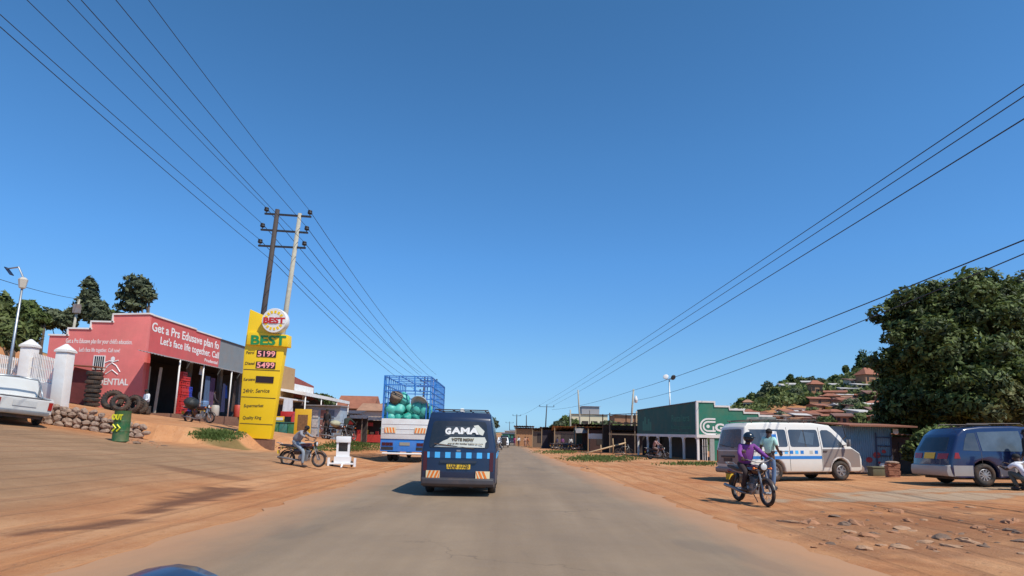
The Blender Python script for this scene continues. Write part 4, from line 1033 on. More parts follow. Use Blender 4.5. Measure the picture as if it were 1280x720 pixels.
shack('dark green kiosk with a raised grey shutter and awning', 741, 78, 4.2, 3, 3.0, mat('dark_green_sheet', (.02, .05, .04), .8, var=.3), tind, .3, awn=1.6)
shack('long dark shack with rusty front behind the timber rails', 764, 76, 5.6, 3, 2.6, mat('dark_brown_sheet', (.07, .035, .03), .9, var=.4, scale=2), rust, .3)
shack('low dark lean-to under the timber shelter beside the green shop', 793, 70, 5.2, 3, 2.3, darkin, tind, .2, opening=False)
# small white board kiosks in front
for i, (px, y, lb) in enumerate(((746, 71, 'small white hatch box on legs in front of the dark green kiosk'),)):
    q = gp(px, y); t = thing('vending_box', lb, 'kiosk', q)
    b = MB(); b.b2((-.9, 0, 1.5), (.9, .7, 2.1)); b.build('cabinet', white, t); 
    for x in (-.8, .8): b = MB(); b.b2((x-.04, .1, -.1), (x+.04, .2, 1.497)); b.build('leg', woodd, t)
# timber rails and posts
def post(label, px, pyb, pxt, pyt, y, r_, m, group, name='timber_post', cat='post'):
    q = gp(px, y); tp_ = at(pxt, pyt, y); t = MB(); t.tube([(0, 0, -.4), (tp_-q)*.5+Vector((.02, 0, 0)), tp_-q], [r_, r_*.9, r_*.75], 8); o = t.build(name, m, None, smooth=True); o.location = q; tag(o, label, cat, group); return o
post('tall bare upright stake in the middle of the sloping timber rail', 766.5, 574, 766, 548, 62, .07, woodl, 'stakes of the timber rail')
post('short stake at the low end of the sloping timber rail', 751, 570, 751, 556, 63, .07, woodl, 'stakes of the timber rail')
post('upright stake behind the parked bicycle', 781.5, 568, 781, 548, 64, .07, woodl, 'stakes of the timber rail')
a_, c_ = at(733, 566.5, 62), at(782, 553.5, 63.5)
b = MB(); b.tube([(0, 0, 0), c_-a_], .075, 8); o = b.build('timber_rail', mat('bright_timber', (.55, .38, .22), .8, var=.15), None, smooth=True); o.location = a_; tag(o, 'long pale sloping pole resting across the stakes on the right verge', 'rail')
a_, c_ = at(752, 568, 62.5), at(768, 568.5, 62)
b = MB(); b.tube([(0, 0, 0), c_-a_], .06, 8); o = b.build('timber_rail', woodl, None, smooth=True); o.location = a_; tag(o, 'short low level rail between two stakes above the grass', 'rail')

# ---- utility poles on the right
def upole(label, px, y, pxt, pyt, r_=.14, m=polep, arm=None, extra=None):
    q = gp(px, y); tp_ = at(pxt, pyt, y); d = tp_-q; t = thing('utility_pole', label, 'utility pole', q, 0, 'utility poles')
    b = MB(); b.tube([(0, 0, -.5), d*.33+Vector((.05, 0, 0)), d*.66, d], [r_, r_*.92, r_*.8, r_*.65], 9); b.build('post', m, t, smooth=True)
    if arm:
        b = MB(); b.box(d-Vector((0, 0, .25)), (arm, .12, .12)); a = b.build('crossarm', dsteel, t)
        for s_ in (-1, 0, 1):
            b = MB(); b.lathe([(.03, 0), (.03, .1), (.14, .14), (.16, .26), (.08, .34), (.13, .42), (.05, .5)], d+Vector((s_*(arm/2-.1), 0, -.2 if s_ else 0)), 8); b.build('insulator', dsteel, a, smooth=True)
    if extra: 
        b = MB(); b.lathe([(.05, 0), (.22, .05), (.25, .5), (.12, .9), (.05, 1.0)], d+Vector((.3, -.05, -1.9)), 8); b.build('meter_box', white, t, smooth=True)
    return q, tp_
_, PA = upole('tall thin pole standing alone among the motorcycles on the right verge', 727, 90, 722.5, 487.5, .15, polep)
_, PB = upole('far pole with wide crossarm and insulators on the right', 680.8, 190, 683.5, 507.5, .22, poled, arm=4.6)
_, PC = upole('leaning pale pole with a white box near its top', 786.5, 85, 792, 486.5, .17, polep, extra=True)
_, PD = upole('shorter pale pole just left of the tall thin one', 713, 92, 713, 512, .15, polep)
upole('shorter pole with stub arm beside the leaning pale pole', 795.5, 80, 795.5, 514, .12, woodl)
upole('distant thin pole with small crossarm over the walkers, left one', 645.5, 260, 646, 519, .25, poled, arm=3.5)
upole('distant thin pole over the plank shacks', 658, 250, 658, 519, .25, poled)
upole('most distant pair-armed pole near the end of the road', 637, 320, 637, 528, .2, poled, arm=4.0)
upole('far thin pole beside the cream building', 737, 150, 737, 513, .12, poled)
wl_ = [('top', (1280, 95), 11.5), ('middle', (1280, 110), 11.2), ('lowest', (1280, 138), 11.2)]
for i, (nm, pe, _) in enumerate(wl_):
    e = PB+Vector(((-2.1, 0, 2.1)[i], 0, .3)); a = at(pe[0], pe[1], 15); d = (a-at(700+i*2, 502, 160))
    far2 = a+(a-Vector(e))*(26/175.0)
    wire('power_wire', e, far2, .5, .017 if i < 2 else .02, nm+' of the three high wires sweeping over the right verge', 'high power wires on the right')
for i, (nm, e0, pe, y_, r_) in enumerate((('upper', PC+Vector((0, 0, -.15)), (1285, 292), 16, .022), ('lower', PC+Vector((.1, 0, -1.6)), (1285, 302), 16, .018))):
    a = at(pe[0], pe[1], y_); wire('service_wire', e0, a+(a-Vector(e0))*.12, [.35, .75][i], r_, nm+' thick low wire running from the leaning pole into the big tree', 'low wires on the right')
wire('service_wire', PC+Vector((0, 0, -.15)), at(690, 512, 150), .5, .022, 'low wire running on from the leaning pole into the distance', 'low wires on the right')
wire('service_wire', PB+Vector((-2.1, 0, .3)), at(646, 520, 260), .6, .03, 'thin far wire from the wide crossarm on down the road', 'low wires on the right')

# ---- floodlight mast behind green shop
q = gp(839, 62); tp_ = at(836.5, 474, 62); d = tp_-q
t = thing('floodlight_mast', 'slender mast with two round floodlights rising behind the green shop', 'floodlight', q)
b = MB(); b.tube([(0, 0, -.3), d], [.1, .06], 8); b.build('pole', steel, t, smooth=True)
for s_, nm in ((-1, 'white'), (1, 'dark')):
    b = MB(); b.lathe([(.08, -.14), (.26, .0), (.28, .08), (.24, .10)], d+Vector((s_*.36, -.1, .2)), 14, Matrix.Rotation(PI/2+.5*s_, 4, 'X') @ Matrix.Rotation(.4*s_, 4, 'Y')); b.build('lamp_head', white if s_ < 0 else dsteel, t, smooth=True)
b = MB(); b.box(d+Vector((0, 0, 0)), (.8, .06, .06)); b.build('bracket', steel, t)

# ---- blue shed, dark shed, block
q = gp(1080, 25.2); bl = mat('blue_sheet', (.12, .27, .38), .6, var=.25, scale=2, dust=.35, dirtz=(.7, .6))
t = thing('container_kiosk', 'faded blue metal kiosk with barred door panel behind the white van', 'kiosk', q, -.05)
x1 = at(1114, 560, 25.2).x-q.x; x0 = at(1058, 560, 25.2).x-q.x; hz = at(1090, 533, 25.2).z-q.z
b = MB(); b.corr((x0, 0, .1), (x1, 0, .1), (x0, 0, hz), 22, .018); b.build('front_sheet', bl, t)
b = MB(); b.b2((x0, .04, .05), (x1, 2.4, hz)); b.build('body', bl, t)
b = MB(); b.box(((x0+x1)/2+.2, .8, hz+.08), (x1-x0+.8, 3.2, .06), M=Matrix.Rotation(.05, 3, 'X')); b.build('roof', rust, t)
b = MB()
xd = x1-.65*1.0
for x in (xd-.02, x1-.08): b.b2((x, -.05, .15), (x+.05, -.022, hz-.25))
for z in (.15, .75, 1.15, 1.5): 
    if z < hz-.2: b.b2((xd+.032, -.048, z), (x1-.083, -.024, z+.04))
b.build('door_frame', mat('navy_metal', (.03, .05, .1), .6), t)
for (x, z, r_) in ((x1-.35, .95, .09), (x1-.95, .6, .14), (x0+1.2, .8, .16), (x1-.55, .5, .06)):
    b = MB(); b.sph((x, -.03, z), (r_, .012, r_*.8), 9, 5); b.build('red_stain', mat('red_paint_stain', (.35, .05, .05), .8, var=.4), t)
b = MB(); b.b2((x0+1.9, -.06, hz-.28), (x0+2.1, -.03, hz-.08)); b.build('label_plate', white, t)
b = MB(); b.sph((x1-.42, -.05, .38), (.16, .05, .12), 9, 6); b.build('white_bundle', white, t)
q = gp(1134, 26.5); t = thing('dark_shed', 'dark brown shed in the shade between the blue kiosk and the minivan', 'shed', q)
b = MB(); b.b2((-.85, 0, -.3), (1.6, 2.5, 1.55)); b.build('wall', mat('dark_plank', (.05, .03, .025), .95, var=.4, scale=4), t)
b = MB(); b.corr((-2.6, -.3, 1.72), (1.9, -.3, 1.6), (-2.6, 2.8, 1.8), 18, .025); b.build('roof', rust, t)
b = MB(); b.b2((-.4, -.03, .1), (.5, -.003, 1.3)); b.build('door', darkin, t)
q = gp(1113, 23.2); t = thing('brick_block', 'short stack of red bricks standing beside the blue kiosk', 'brick stack', q)
b = MB(); rs = random.Random(2)
for k in range(6):
    for j in (-1, 1): b.box((j*.13+rs.uniform(-.02, .02), rs.uniform(-.02, .02), .05+k*.105), (.25, .3, .095), rz=rs.uniform(-.12, .12))
t.scale = (.85, .85, .8); b.build('bricks', brick, t); b = MB(); b.sph((0, 0, .68), (.32, .25, .07), 8, 5); b.build('rubble_top', stone, t)
q = gp(1096, 24.3); t = thing('green_box', 'dull olive box on the ground under the blue kiosk door', 'box', q); b = MB(); b.b2((-.35, -.2, 0), (.35, .2, .3)); b.build('box_body', mat('olive_box', (.12, .11, .06), .8, var=.2), t, bevel=.03); b = MB(); b.b2((-.37, -.22, .303), (.37, .22, .36)); b.build('lid', mat('olive_lid', (.15, .14, .08), .8), t, bevel=.01)

# ---- far end of the street
house('low cream far building with flat roof at the end of the road', 644, 235, 8, 8, 3.2, .3, m2, rr3, 'building', gable=False, nw=5, nd=2)
house('far brown building with dark roof right of the cream one', 655, 250, 11, 8, 3.4, .4, mat('far_brown', (.35, .28, .24), .9, var=.2), tind, 'building', gable=False, nw=1)
house('green fronted far building beside the road end', 637, 210, 5, 8, 2.2, .4, mat('far_green', (.04, .20, .13), .8, var=.2), tind, 'building', gable=False, nw=2)
house('cream multi-storey building standing above the trees on the right', 737, 170, 10, 8, 8.5, .3, mat('cream_wall', (.72, .62, .42), .85, var=.08), rr3, 'building', gable=False, nw=4, nd=0, z=gz(22, 170)-.5)
t = house('grey penthouse block with rusty roof on the cream building', 738, 173, 5, 5, 10.8, .3, mat('grey_wall', (.35, .33, .32), .9), rr1, 'building', gable=False, nw=2, nd=0, z=gz(22, 170)-.5)
house('unfinished brick frame building seen between trees and timber shelter', 783, 130, 5, 6, 6.6, .2, m1, rr3, 'building', gable=False, nw=3, nd=0)
house('far pale house left of the road beyond the truck', 560, 210, 16, 8, 5.6, 2, m2, rr1, 'house')

# ---- houses climbing the hill
hs_ = [  # px, py of the base, width m, height m, depth step, wall, roof
 (943, 524, 12, 4, 0), (928, 522, 5, 4, 1), (958, 527, 8, 4, 2), (986, 524, 9, 4, 1), (1004, 521, 9, 4, 3), (1000, 530, 9, 3, 4), (1018, 527, 7, 4, 0), (1022, 494, 6, 6, 0), (1010, 484, 5, 3, 1),
 (1044, 486, 3, 2.5, 5), (1040, 504, 8, 4, 0), (1036, 514, 9, 3.5, 2), (1052, 516, 12, 3.5, 6), (1048, 524, 8, 4, 0), (1056, 531, 8, 5, 2), (1064, 492, 9, 3, 1), (1072, 484, 8, 4, 3), (1091, 482, 9, 6, 7),
 (1080, 487, 7, 3, 1), (1094, 505, 7, 6, 2), (1082, 517, 11, 4, 3), (1096, 513, 9, 4, 0), (1086, 526, 12, 5, 1), (1098, 523, 7, 5, 2), (1049, 465, 8, 2.5, 3), (1079, 461, 6, 4, 5), (991, 487, 3.5, 3, 5), (981, 488, 3.5, 3, 5), (994, 479, 3, 4, 1),
 (1070, 505, 6, 3, 2), (1062, 528, 6, 4, 6), (1030, 531, 7, 3.5, 3), (972, 531, 10, 4, 0), (935, 512, 4, 4, 4), (1104, 532, 10, 5, 0), (1120, 505, 8, 5, 1), (1125, 525, 9, 5, 2), (1138, 515, 8, 5, 0), (1180, 515, 10, 5, 1), (1215, 505, 10, 5, 3)]
wms = [m1, m2, mat('brick_far', (.33, .14, .08), .9, var=.2)]; rms = [rr1, rr2, mat('pale_tin', (.55, .50, .45), .7, var=.15, scale=.8), mat('brown_roof', (.20, .10, .07), .9, var=.3)]
adj = ['rust roofed', 'pale tin roofed', 'low brick', 'long brown', 'orange roofed', 'small white', 'yellow fronted', 'pointed red roofed']
seenl = {}
for i, (px, py, w_, h_, k) in enumerate(hs_):
    q = hit(px, py, 700); sc = q.y/215.0
    wm = [wms[0], m2, wms[2], wms[1], cream, whitec, mat('yellow_wall', (.6, .42, .08), .8), wms[0]][k]; rm = [rms[0], rms[2], rms[3], rms[3], rms[1], rms[2], rms[1], rms[0]][k]
    pos = 'low on the slope' if py > 519 else ('half way up' if py > 490 else 'near the ridge')
    near = 'above the green shop' if px < 965 else ('above the white van' if px < 1050 else ('above the blue kiosk' if px < 1110 else 'behind the big tree'))
    lab = '%s hillside house %s, %s' % (adj[k], pos, near)
    seenl[lab] = seenl.get(lab, 0)+1
    if seenl[lab] > 1: lab = '%s house, %s of its kind %s, %s' % (adj[k], ['', '', 'second', 'third', 'fourth', 'fifth'][seenl[lab]], pos, near)
    h_ *= .66; w_ *= .8
    t = thing('hillside_house', lab, 'house', q, U(-.35, .35), 'houses on the settlement hill')
    w_ = w_*.85*sc; h_ = h_*sc; d_ = w_*.7
    b = MB(); b.b2((-w_/2, 0, -3), (w_/2, d_, h_)); b.build('wall', wm, t)
    b = MB(); o = .5; rh = (.28 if k != 7 else .5)*h_
    if k in (0, 4, 7):
        b.add([(-w_/2-o, -o, h_-.05), (w_/2+o, -o, h_-.05), (w_/2+o, d_+o, h_-.05), (-w_/2-o, d_+o, h_-.05), (-w_*.2, d_/2, h_+rh*1.3), (w_*.2, d_/2, h_+rh*1.3)], [(0, 1, 5, 4), (1, 2, 5), (2, 3, 4, 5), (3, 0, 4), (0, 3, 2, 1)])
    else:
        b.add([(-w_/2-o, -o, h_-.1), (w_/2+o, -o, h_-.1), (w_/2+o, d_+o, h_+rh), (-w_/2-o, d_+o, h_+rh), (-w_/2-o, -o, h_-.3), (w_/2+o, -o, h_-.3), (w_/2+o, d_+o, h_+rh-.2), (-w_/2-o, d_+o, h_+rh-.2)], [(0, 1, 2, 3), (7, 6, 5, 4), (0, 4, 5, 1), (1, 5, 6, 2), (3, 2, 6, 7), (0, 3, 7, 4)])
    b.build('roof', rm, t)
    for j in range(3):
        x = -w_/2+w_*(j+.5)/3; b = MB()
        if j == 1: b.b2((x-.5*sc, -.06, 0), (x+.5*sc, -.003, min(h_*.75, 2.2*sc))); b.build('door', darkin, t)
        else: b.b2((x-.5*sc, -.06, h_*.4), (x+.5*sc, -.003, h_*.75)); b.build('window', darkin, t)

for i in range(40):                      # the dense cluster at the foot of the hill
    px = rs.uniform(1012, 1108) if i % 4 else rs.uniform(935, 1012); py = rs.uniform(500, 531) if px > 1025 else rs.uniform(521, 531)
    q = hit(px, py, 700); sc = q.y/215.0; w_ = rs.uniform(3.5, 7.5)*sc; h_ = rs.uniform(1.8, 2.8)*sc; d_ = w_*.7; k = rs.randrange(4)
    t = thing('hillside_house', ['tiny rust-roofed house packed into the dense cluster at the foot of the hill', 'tiny pale-walled house packed into the dense cluster at the foot of the hill', 'tiny tin-roofed house packed into the dense cluster at the foot of the hill', 'tiny dark-roofed house packed into the dense cluster at the foot of the hill'][k], 'house', q, rs.uniform(-.5, .5), 'small houses clustered at the foot of the hill')
    b = MB(); b.b2((-w_/2, 0, -3), (w_/2, d_, h_)); b.build('wall', [m1, m2, wms[2], m1][k], t)
    b = MB(); o = .4; b.add([(-w_/2-o, -o, h_+.02), (w_/2+o, -o, h_+.02), (w_/2+o, d_/2, h_*1.3), (-w_/2-o, d_/2, h_*1.3), (-w_/2-o, d_+o, h_+.02), (w_/2+o, d_+o, h_+.02)], [(0, 1, 2, 3), (3, 2, 5, 4), (0, 3, 4), (1, 5, 2)]); b.build('roof', [rr1, rr2, rms[2], rms[3]][k], t)
    b = MB(); b.b2((-.45*sc, -.05, 0), (.45*sc, -.003, h_*.8)); b.build('door', darkin, t)
# ---- loose stones and debris on the right dirt
rkl = []
rk2 = random.Random(8)
for _ in range(150):
    px = rk2.uniform(985, 1279); py = 690-rk2.random()**1.2*58+(px-1150)*.03
    if py < 624+(1280-px)*.04: continue
    rkl.append((px, py, (rk2.uniform(.12, .45) if rk2.random() < .8 else rk2.uniform(.6, 1.05))*(1.0 if py > 640 else .6)))
rocks(rkl, 'brown stone lying on the rough dirt at lower right', 'loose stones on the right dirt')
rocks([(rk2.uniform(700, 760), rk2.uniform(572, 590), .8) for _ in range(8)], 'small stone on the dirt verge right of the road', 'loose stones on the right verge')
# ================================================================== VEHICLES
navy = mat('navy_paint', (.009, .022, .058), .3, var=.12, scale=2, dust=.07, dustcol=(.16, .11, .08), dirtz=(.7, .22), coat=.3)
vwhite = mat('van_cream_white', (.74, .71, .64), .4, var=.05, scale=2, dust=.25, dustcol=(.48, .34, .22), dirtz=(.8, .75), coat=.3)
vgrey = mat('van_brown_grey', (.25, .21, .185), .45, var=.1, scale=2, dust=.3, dirtz=(.8, .5), coat=.2)
mpv = mat('minivan_blue', (.008, .02, .075), .2, var=.15, scale=2, dust=.08, dustcol=(.13, .10, .09), coat=.8)
silver = mat('minivan_silver', (.40, .385, .36), .4, metal=.25, var=.08, scale=2, dust=.3, dirtz=(.6, .6))
plastic = mat('black_plastic', (.025, .025, .027), .6, var=.3, dust=.35)
chrome = mat('chrome', (.30, .29, .28), .32, metal=.55, var=.15, dust=.3)
alloy = mat('alloy_wheel', (.42, .41, .40), .35, metal=.6, var=.1, dust=.35)
redlens = mat('red_lens', (.30, .012, .01), .2, var=.15, spec=.6)
redlamp = mat('dull_red_lens', (.07, .009, .012), .25, var=.15)
orange = mat('reflector_orange', (.85, .20, .02), .4, var=.05)
reflw = mat('reflector_cream', (.80, .66, .40), .4, var=.05)
cyan = mat('check_cyan', (.08, .46, .85), .5, var=.05)
check2 = mat('check_navy', (.015, .05, .12), .5)
plate = mat('plate_yellow', (.80, .50, .03), .5, var=.05)
stick = mat('sticker_cream', (.60, .60, .52), .5, var=.12, scale=5)
stkd = mat('sticker_dark', (.05, .06, .07), .4)
vblue = mat('stripe_blue', (.03, .20, .55), .45, var=.08)
frosted = mat('tinted_film', (.09, .12, .15), .2, var=.3, scale=3)
sky_gl = mat('window_reflecting', (.05, .06, .07), .08, var=.4, scale=2, spec=.8, dust=.3, dustcol=(.18, .16, .13))

def subdiv_cuts(bm, ys, zs):
    for y in ys:
        bmesh.ops.bisect_plane(bm, geom=bm.verts[:]+bm.edges[:]+bm.faces[:], plane_co=(0, y, 0), plane_no=(0, 1, 0))
    for z in zs:
        bmesh.ops.bisect_plane(bm, geom=bm.verts[:]+bm.edges[:]+bm.faces[:], plane_co=(0, 0, z), plane_no=(0, 0, 1))
class Car:
    def __init__(s, root, hw, belt, tumble, ys, zs, taper_f=(9, 0), taper_r=(-9, 0), crown=0):
        s.root, s.hw, s.belt, s.tumble, s.ys, s.zs, s.tf, s.tr, s.crown = root, hw, belt, tumble, ys, zs, taper_f, taper_r, crown
    def W(s, v):
        x, y, z = v
        k = 1
        if z > s.belt: k -= s.tumble*(z-s.belt)/s.hw
        if y > s.tf[0]: k -= s.tf[1]*((y-s.tf[0]))**2
        if y < s.tr[0]: k -= s.tr[1]*((s.tr[0]-y))**2
        # end faces bow outward a little
        q = (x/s.hw)**2
        y2 = y-(.07*q if y > s.tf[0] else (-.07*q if y < s.tr[0] else 0))
        return (x*k, y2, z+s.crown*(1-q)*max(0, z-s.belt-.4))
    def finish(s, mb_or_bm, name, m, parent=None, bevel=0, smooth=True, cut=True, ang=28):
        if isinstance(mb_or_bm, MB):
            bm = bmesh.new(); t = bpy.data.meshes.new('t'); t.from_pydata(mb_or_bm.v, [], mb_or_bm.f); bm.from_mesh(t); bpy.data.meshes.remove(t)
        else: bm = mb_or_bm
        bmesh.ops.recalc_face_normals(bm, faces=bm.faces)
        if bevel:
            es = [e for e in bm.edges if len(e.link_faces) == 2 and e.calc_face_angle() > R(40) and max(v.co.z for v in e.verts) > .3]
            bmesh.ops.bevel(bm, geom=es, offset=bevel, segments=4, affect='EDGES', profile=.55, clamp_overlap=True)
        if cut: subdiv_cuts(bm, s.ys, s.zs)
        for x in (-s.hw*.5, 0, s.hw*.5):
            if cut: bmesh.ops.bisect_plane(bm, geom=bm.verts[:]+bm.edges[:]+bm.faces[:], plane_co=(x, 0, 0), plane_no=(1, 0, 0))
        for v in bm.verts: v.co = s.W(v.co)
        me = bpy.data.meshes.new(name); bm.to_mesh(me); bm.free(); me.materials.append(m)
        if smooth:
            for p in me.polygons: p.use_smooth = True
            me.set_sharp_from_angle(angle=R(ang))
        o = bpy.data.objects.new(name, me); COL.objects.link(o); o.parent = parent or s.root; return o
    def body(s, prof, m, bevel, name='body', parent=None):
        b = MB(); b.prism(prof, -s.hw, s.hw, 'YZ'); return s.finish(b, name, m, parent, bevel)
    def side(s, sgn, poly, m, name, eps=.004, th=.008, parent=None, cut=True):
        b = MB(); a = sgn*(s.hw+eps-th); c = sgn*(s.hw+eps); b.prism(poly, a, c, 'YZ'); return s.finish(b, name, m, parent, cut=cut)
    def face(s, P0, P1, poly, m, name, eps=.004, th=.008, parent=None, cut=True):
        """panel on an end facet running from P0 to P1 in (y, z); poly in (x, distance up)"""
        P0 = Vector((0, P0[0], P0[1])); P1 = Vector((0, P1[0], P1[1])); v = (P1-P0).normalized(); n = Vector((0, -v.z, v.y))
        if n.y*P0.y < 0: n = -n
        b = MB(); k = len(poly); A = [P0+Vector((x, 0, 0))+v*u+n*(eps-th) for x, u in poly]; C = [P0+Vector((x, 0, 0))+v*u+n*eps for x, u in poly]
        b.add(A+C, [list(range(k))[::-1], [k+i for i in range(k)]]+[(i, (i+1) % k, k+(i+1) % k, k+i) for i in range(k)])
        return s.finish(b, name, m, parent, cut=cut)
def rect(x0, x1, z0, z1, r=0):
    if not r: return [(x0, z0), (x1, z0), (x1, z1), (x0, z1)]
    out = []
    for cx, cz, a in ((x1-r, z0+r, -PI/2), (x1-r, z1-r, 0), (x0+r, z1-r, PI/2), (x0+r, z0+r, PI)):
        for i in range(4): t = a+PI/2*i/3; out.append((cx+r*math.cos(t), cz+r*math.sin(t)))
    return out
def arch(y, r, zc, z0, n=10):             # wheel arch points from front to rear going over the wheel, profile order +y -> -y
    a0 = math.asin(max(-1, min(1, (z0-zc)/r)))
    return [(y+r*math.cos(a0+(PI-2*a0)*i/n), zc+r*math.sin(a0+(PI-2*a0)*i/n)) for i in range(n+1)]
def wheel(root, x, y, r, w, rimm, spokes=5, sgn=1, front=None, style='steel'):
    t = MB(); t.torus((0, 0, 0), r-w*.42, w*.42, 'X', 30, 10, 1.15)
    wobj = t.build('wheel', rubber, root, smooth=True); wobj.location = (x, y, r)
    b = MB(); MX = Matrix.Rotation(PI/2*sgn, 4, 'Y'); rr = r-w*.78
    b.lathe([(rr, -w*.5), (rr*1.02, w*.30), (rr*.93, w*.34), (rr*.86, w*.12), (rr*.3, w*.12), (rr*.28, w*.32), (.01, w*.34)], (0, 0, 0), 22, MX)
    if style == 'alloy':
        for i in range(spokes):
            t_ = 2*PI*i/spokes; b.box((sgn*w*.24, rr*.55*math.cos(t_), rr*.55*math.sin(t_)), (.03, rr*.85, rr*.2), M=Matrix.Rotation(t_, 3, 'X'))
    b.build('rim', rimm, wobj, smooth='auto')
    return wobj
def seat(root, x, y, heading, wb=2.5, tr=1.5, dz=0):
    """stand a vehicle on the terrain, heading clockwise from straight ahead"""
    f = Vector((math.sin(heading), math.cos(heading), 0)); r = Vector((f.y, -f.x, 0)); c = Vector((x, y, 0))
    def Z(v): return gz(v.x, v.y)
    zf, zr_ = Z(c+f*wb/2), Z(c-f*wb/2); zl, zq = Z(c-r*tr/2), Z(c+r*tr/2)
    F = (f*wb+Vector((0, 0, zf-zr_))).normalized(); Rr = (r*tr+Vector((0, 0, zq-zl))).normalized(); Uu = Rr.cross(F).normalized(); Rr = F.cross(Uu)
    M = Matrix((Rr, F, Uu)).transposed()
    root.location = (x, y, (zf+zr_+zl+zq)/4+dz); root.rotation_euler = M.to_euler()

# ---------------- minibus (used twice: navy one ahead, white one on the right)
def minibus(label, paint, low, kind):
    t = thing('minibus', label, 'minibus')
    hw = .845; c = Car(t, hw, 1.08, .19, [-2.1, -1.6, -.8, 0, .8, 1.5, 1.9, 2.15], [.6, .85, 1.08, 1.35, 1.6, 1.8], (1.5, .10), (-2.0, .28), .04)
    r = .335; z0 = .30
    prof = [(-2.33, .34), (-2.36, .56), (-2.335, 1.04), (-2.17, 1.80), (-1.98, 1.93), (-1.2, 1.955), (.5, 1.95), (1.15, 1.87), (1.78, 1.26), (1.98, 1.10), (2.28, .93), (2.35, .72), (2.34, .36), (2.2, z0)]
    prof += arch(1.42, .40, r+.02, z0)+arch(-1.15, .40, r+.02, z0)+[(-2.2, z0)]
    c.body(prof, paint, .055)
    P0, P1 = (-2.335, 1.04), (-2.17, 1.80); Lg = math.hypot(.165, .76)
    # rear screen and hatch
    rw = c.face(P0, P1, rect(-.70, .70, .08, .70, .07), glass if kind == 'navy' else mat('brown_film', (.10, .075, .06), .2, var=.2, dust=.3), 'rear_window', .005)
    c.face(P0, P1, [(-.045, -.0), (.045, 0), (.045, .04), (-.045, .04)], chrome, 'lock')
    b = MB(); b.box((-.1, -2.31, 1.16), (.9, .018, .022), M=Matrix.Rotation(.12, 3, 'Y')); b.build('wiper', plastic, t)
    Q0, Q1 = (-2.36, .56), (-2.335, 1.04)
    if low: 
        c.face(Q0, Q1, rect(-.72, .72, .0, .44, .03), low, 'hatch_panel', .003)
    for i in (-1, 1):
        c.face(Q0, Q1, [(i*.715, .04), (i*.80, .04), (i*.80, .47), (i*.715, .47)], redlamp if kind == 'navy' else redlens, 'tail_light', .006, .012)
    c.face(Q0, Q1, rect(-.42, .42, .225, .285, .02), plastic if kind != 'navy' else mat('navy_trim', (.03, .04, .06), .4), 'garnish', .03, .04)
    pl = c.face(Q0, Q1, rect(-.26, .28, .09, .205, .01), plate if kind == 'navy' else plastic, 'number_plate', .008)
    if kind == 'navy':
        text('plate_lettering', 'UAR 177B', plastic, pl, (.01, -2.383, .672), .12, (PI/2, 0, 0), .003, .001, 'CENTER', fit=.46)
    bm_ = MB(); bm_.prism([(-2.40, .30), (-2.43, .36), (-2.42, .50), (-2.355, .535), (-2.30, .50), (-2.30, .30)], -.83, .83, 'XY') if False else None
    b = MB()
    for x0, x1 in ((-.83, .83),):
        pts = [(-2.40, .27), (-2.445, .32), (-2.44, .43), (-2.355, .46), (-2.25, .43), (-2.25, .27)]
        b.prism([(p[0], p[1]) for p in pts], x0, x1, 'YZ')
    c.finish(b, 'rear_bumper', mat('navy_bumper', (.03, .035, .045), .5, var=.2, dust=.2, dirtz=(.5, .3)) if kind == 'navy' else vgrey, None, .02)
    b = MB(); b.prism([(2.25, .27), (2.43, .30), (2.46, .42), (2.36, .52), (2.25, .52)], -.82, .82, 'YZ'); c.finish(b, 'front_bumper', plastic if kind == 'navy' else vgrey, None, .02)
    # side glass: sgn +1 is the right-hand side
    for sg_ in (1, -1):
        gm = sky_gl
        w1 = c.side(sg_, rect(-2.02, -.60, 1.14, 1.72, .07), gm, 'side_window', .005)
        w2 = c.side(sg_, rect(-.50, .62, 1.14, 1.72, .07), gm, 'side_window', .005)
        w3 = c.side(sg_, [(.74, 1.12), (1.62, 1.12), (1.18, 1.62), (1.02, 1.71), (.80, 1.71), (.74, 1.66)], gm, 'front_door_window', .005)
        for w_, xs2 in ((w1, (-1.32,)), (w2, (.08,))):
            for x in xs2: c.side(sg_, rect(x-.018, x+.018, 1.15, 1.71), plastic, 'window_bar', .009, .006, w_)
        c.side(sg_, rect(.665, .685, .36, 1.80), plastic, 'door_gap', .0015, .004); c.side(sg_, rect(-.565, -.550, .36, 1.80), plastic, 'door_gap', .0015, .004)
        b = MB(); b.box((sg_*(hw+.018), .80, 1.0), (.03, .14, .035)); b.build('door_handle', plastic, t)
        if sg_ == 1: c.side(sg_, rect(-2.0, -.6, .985, 1.005), chrome if kind == 'navy' else vgrey, 'sliding_rail', .012, .014)
        # mirror
        b = MB(); b.tube([(sg_*.80, 1.52, 1.18), (sg_*.98, 1.62, 1.22)], .015, 6); b.box((sg_*1.0, 1.62, 1.27), (.14, .06, .24)); b.build('wing_mirror', plastic if kind == 'navy' else chrome, t, bevel=.01)
    c.face((1.78, 1.26), (1.15, 1.87), rect(-.68, .68, .08, .80, .08), glass, 'windscreen', .005)
    for i in (-1, 1): c.face((2.35, .72), (2.28, .93), [(i*.5, .0), (i*.76, .0), (i*.76, .17), (i*.5, .17)], chrome, 'headlight', .008, .012)
    b = MB(); b.b2((-.6, -2.1, .22), (.6, 2.1, .34)); b.tube([(.3, -2.38, .26), (.3, -1.6, .26)], .03, 8); b.build('underbody', plastic, t)
    for y in (1.42, -1.15):
        for sg_ in (-1, 1): wheel(t, sg_*(hw-.11), y, r, .195, alloy if kind != 'navy' else steel, 6, sg_, style='alloy' if kind != 'navy' else 'steel')
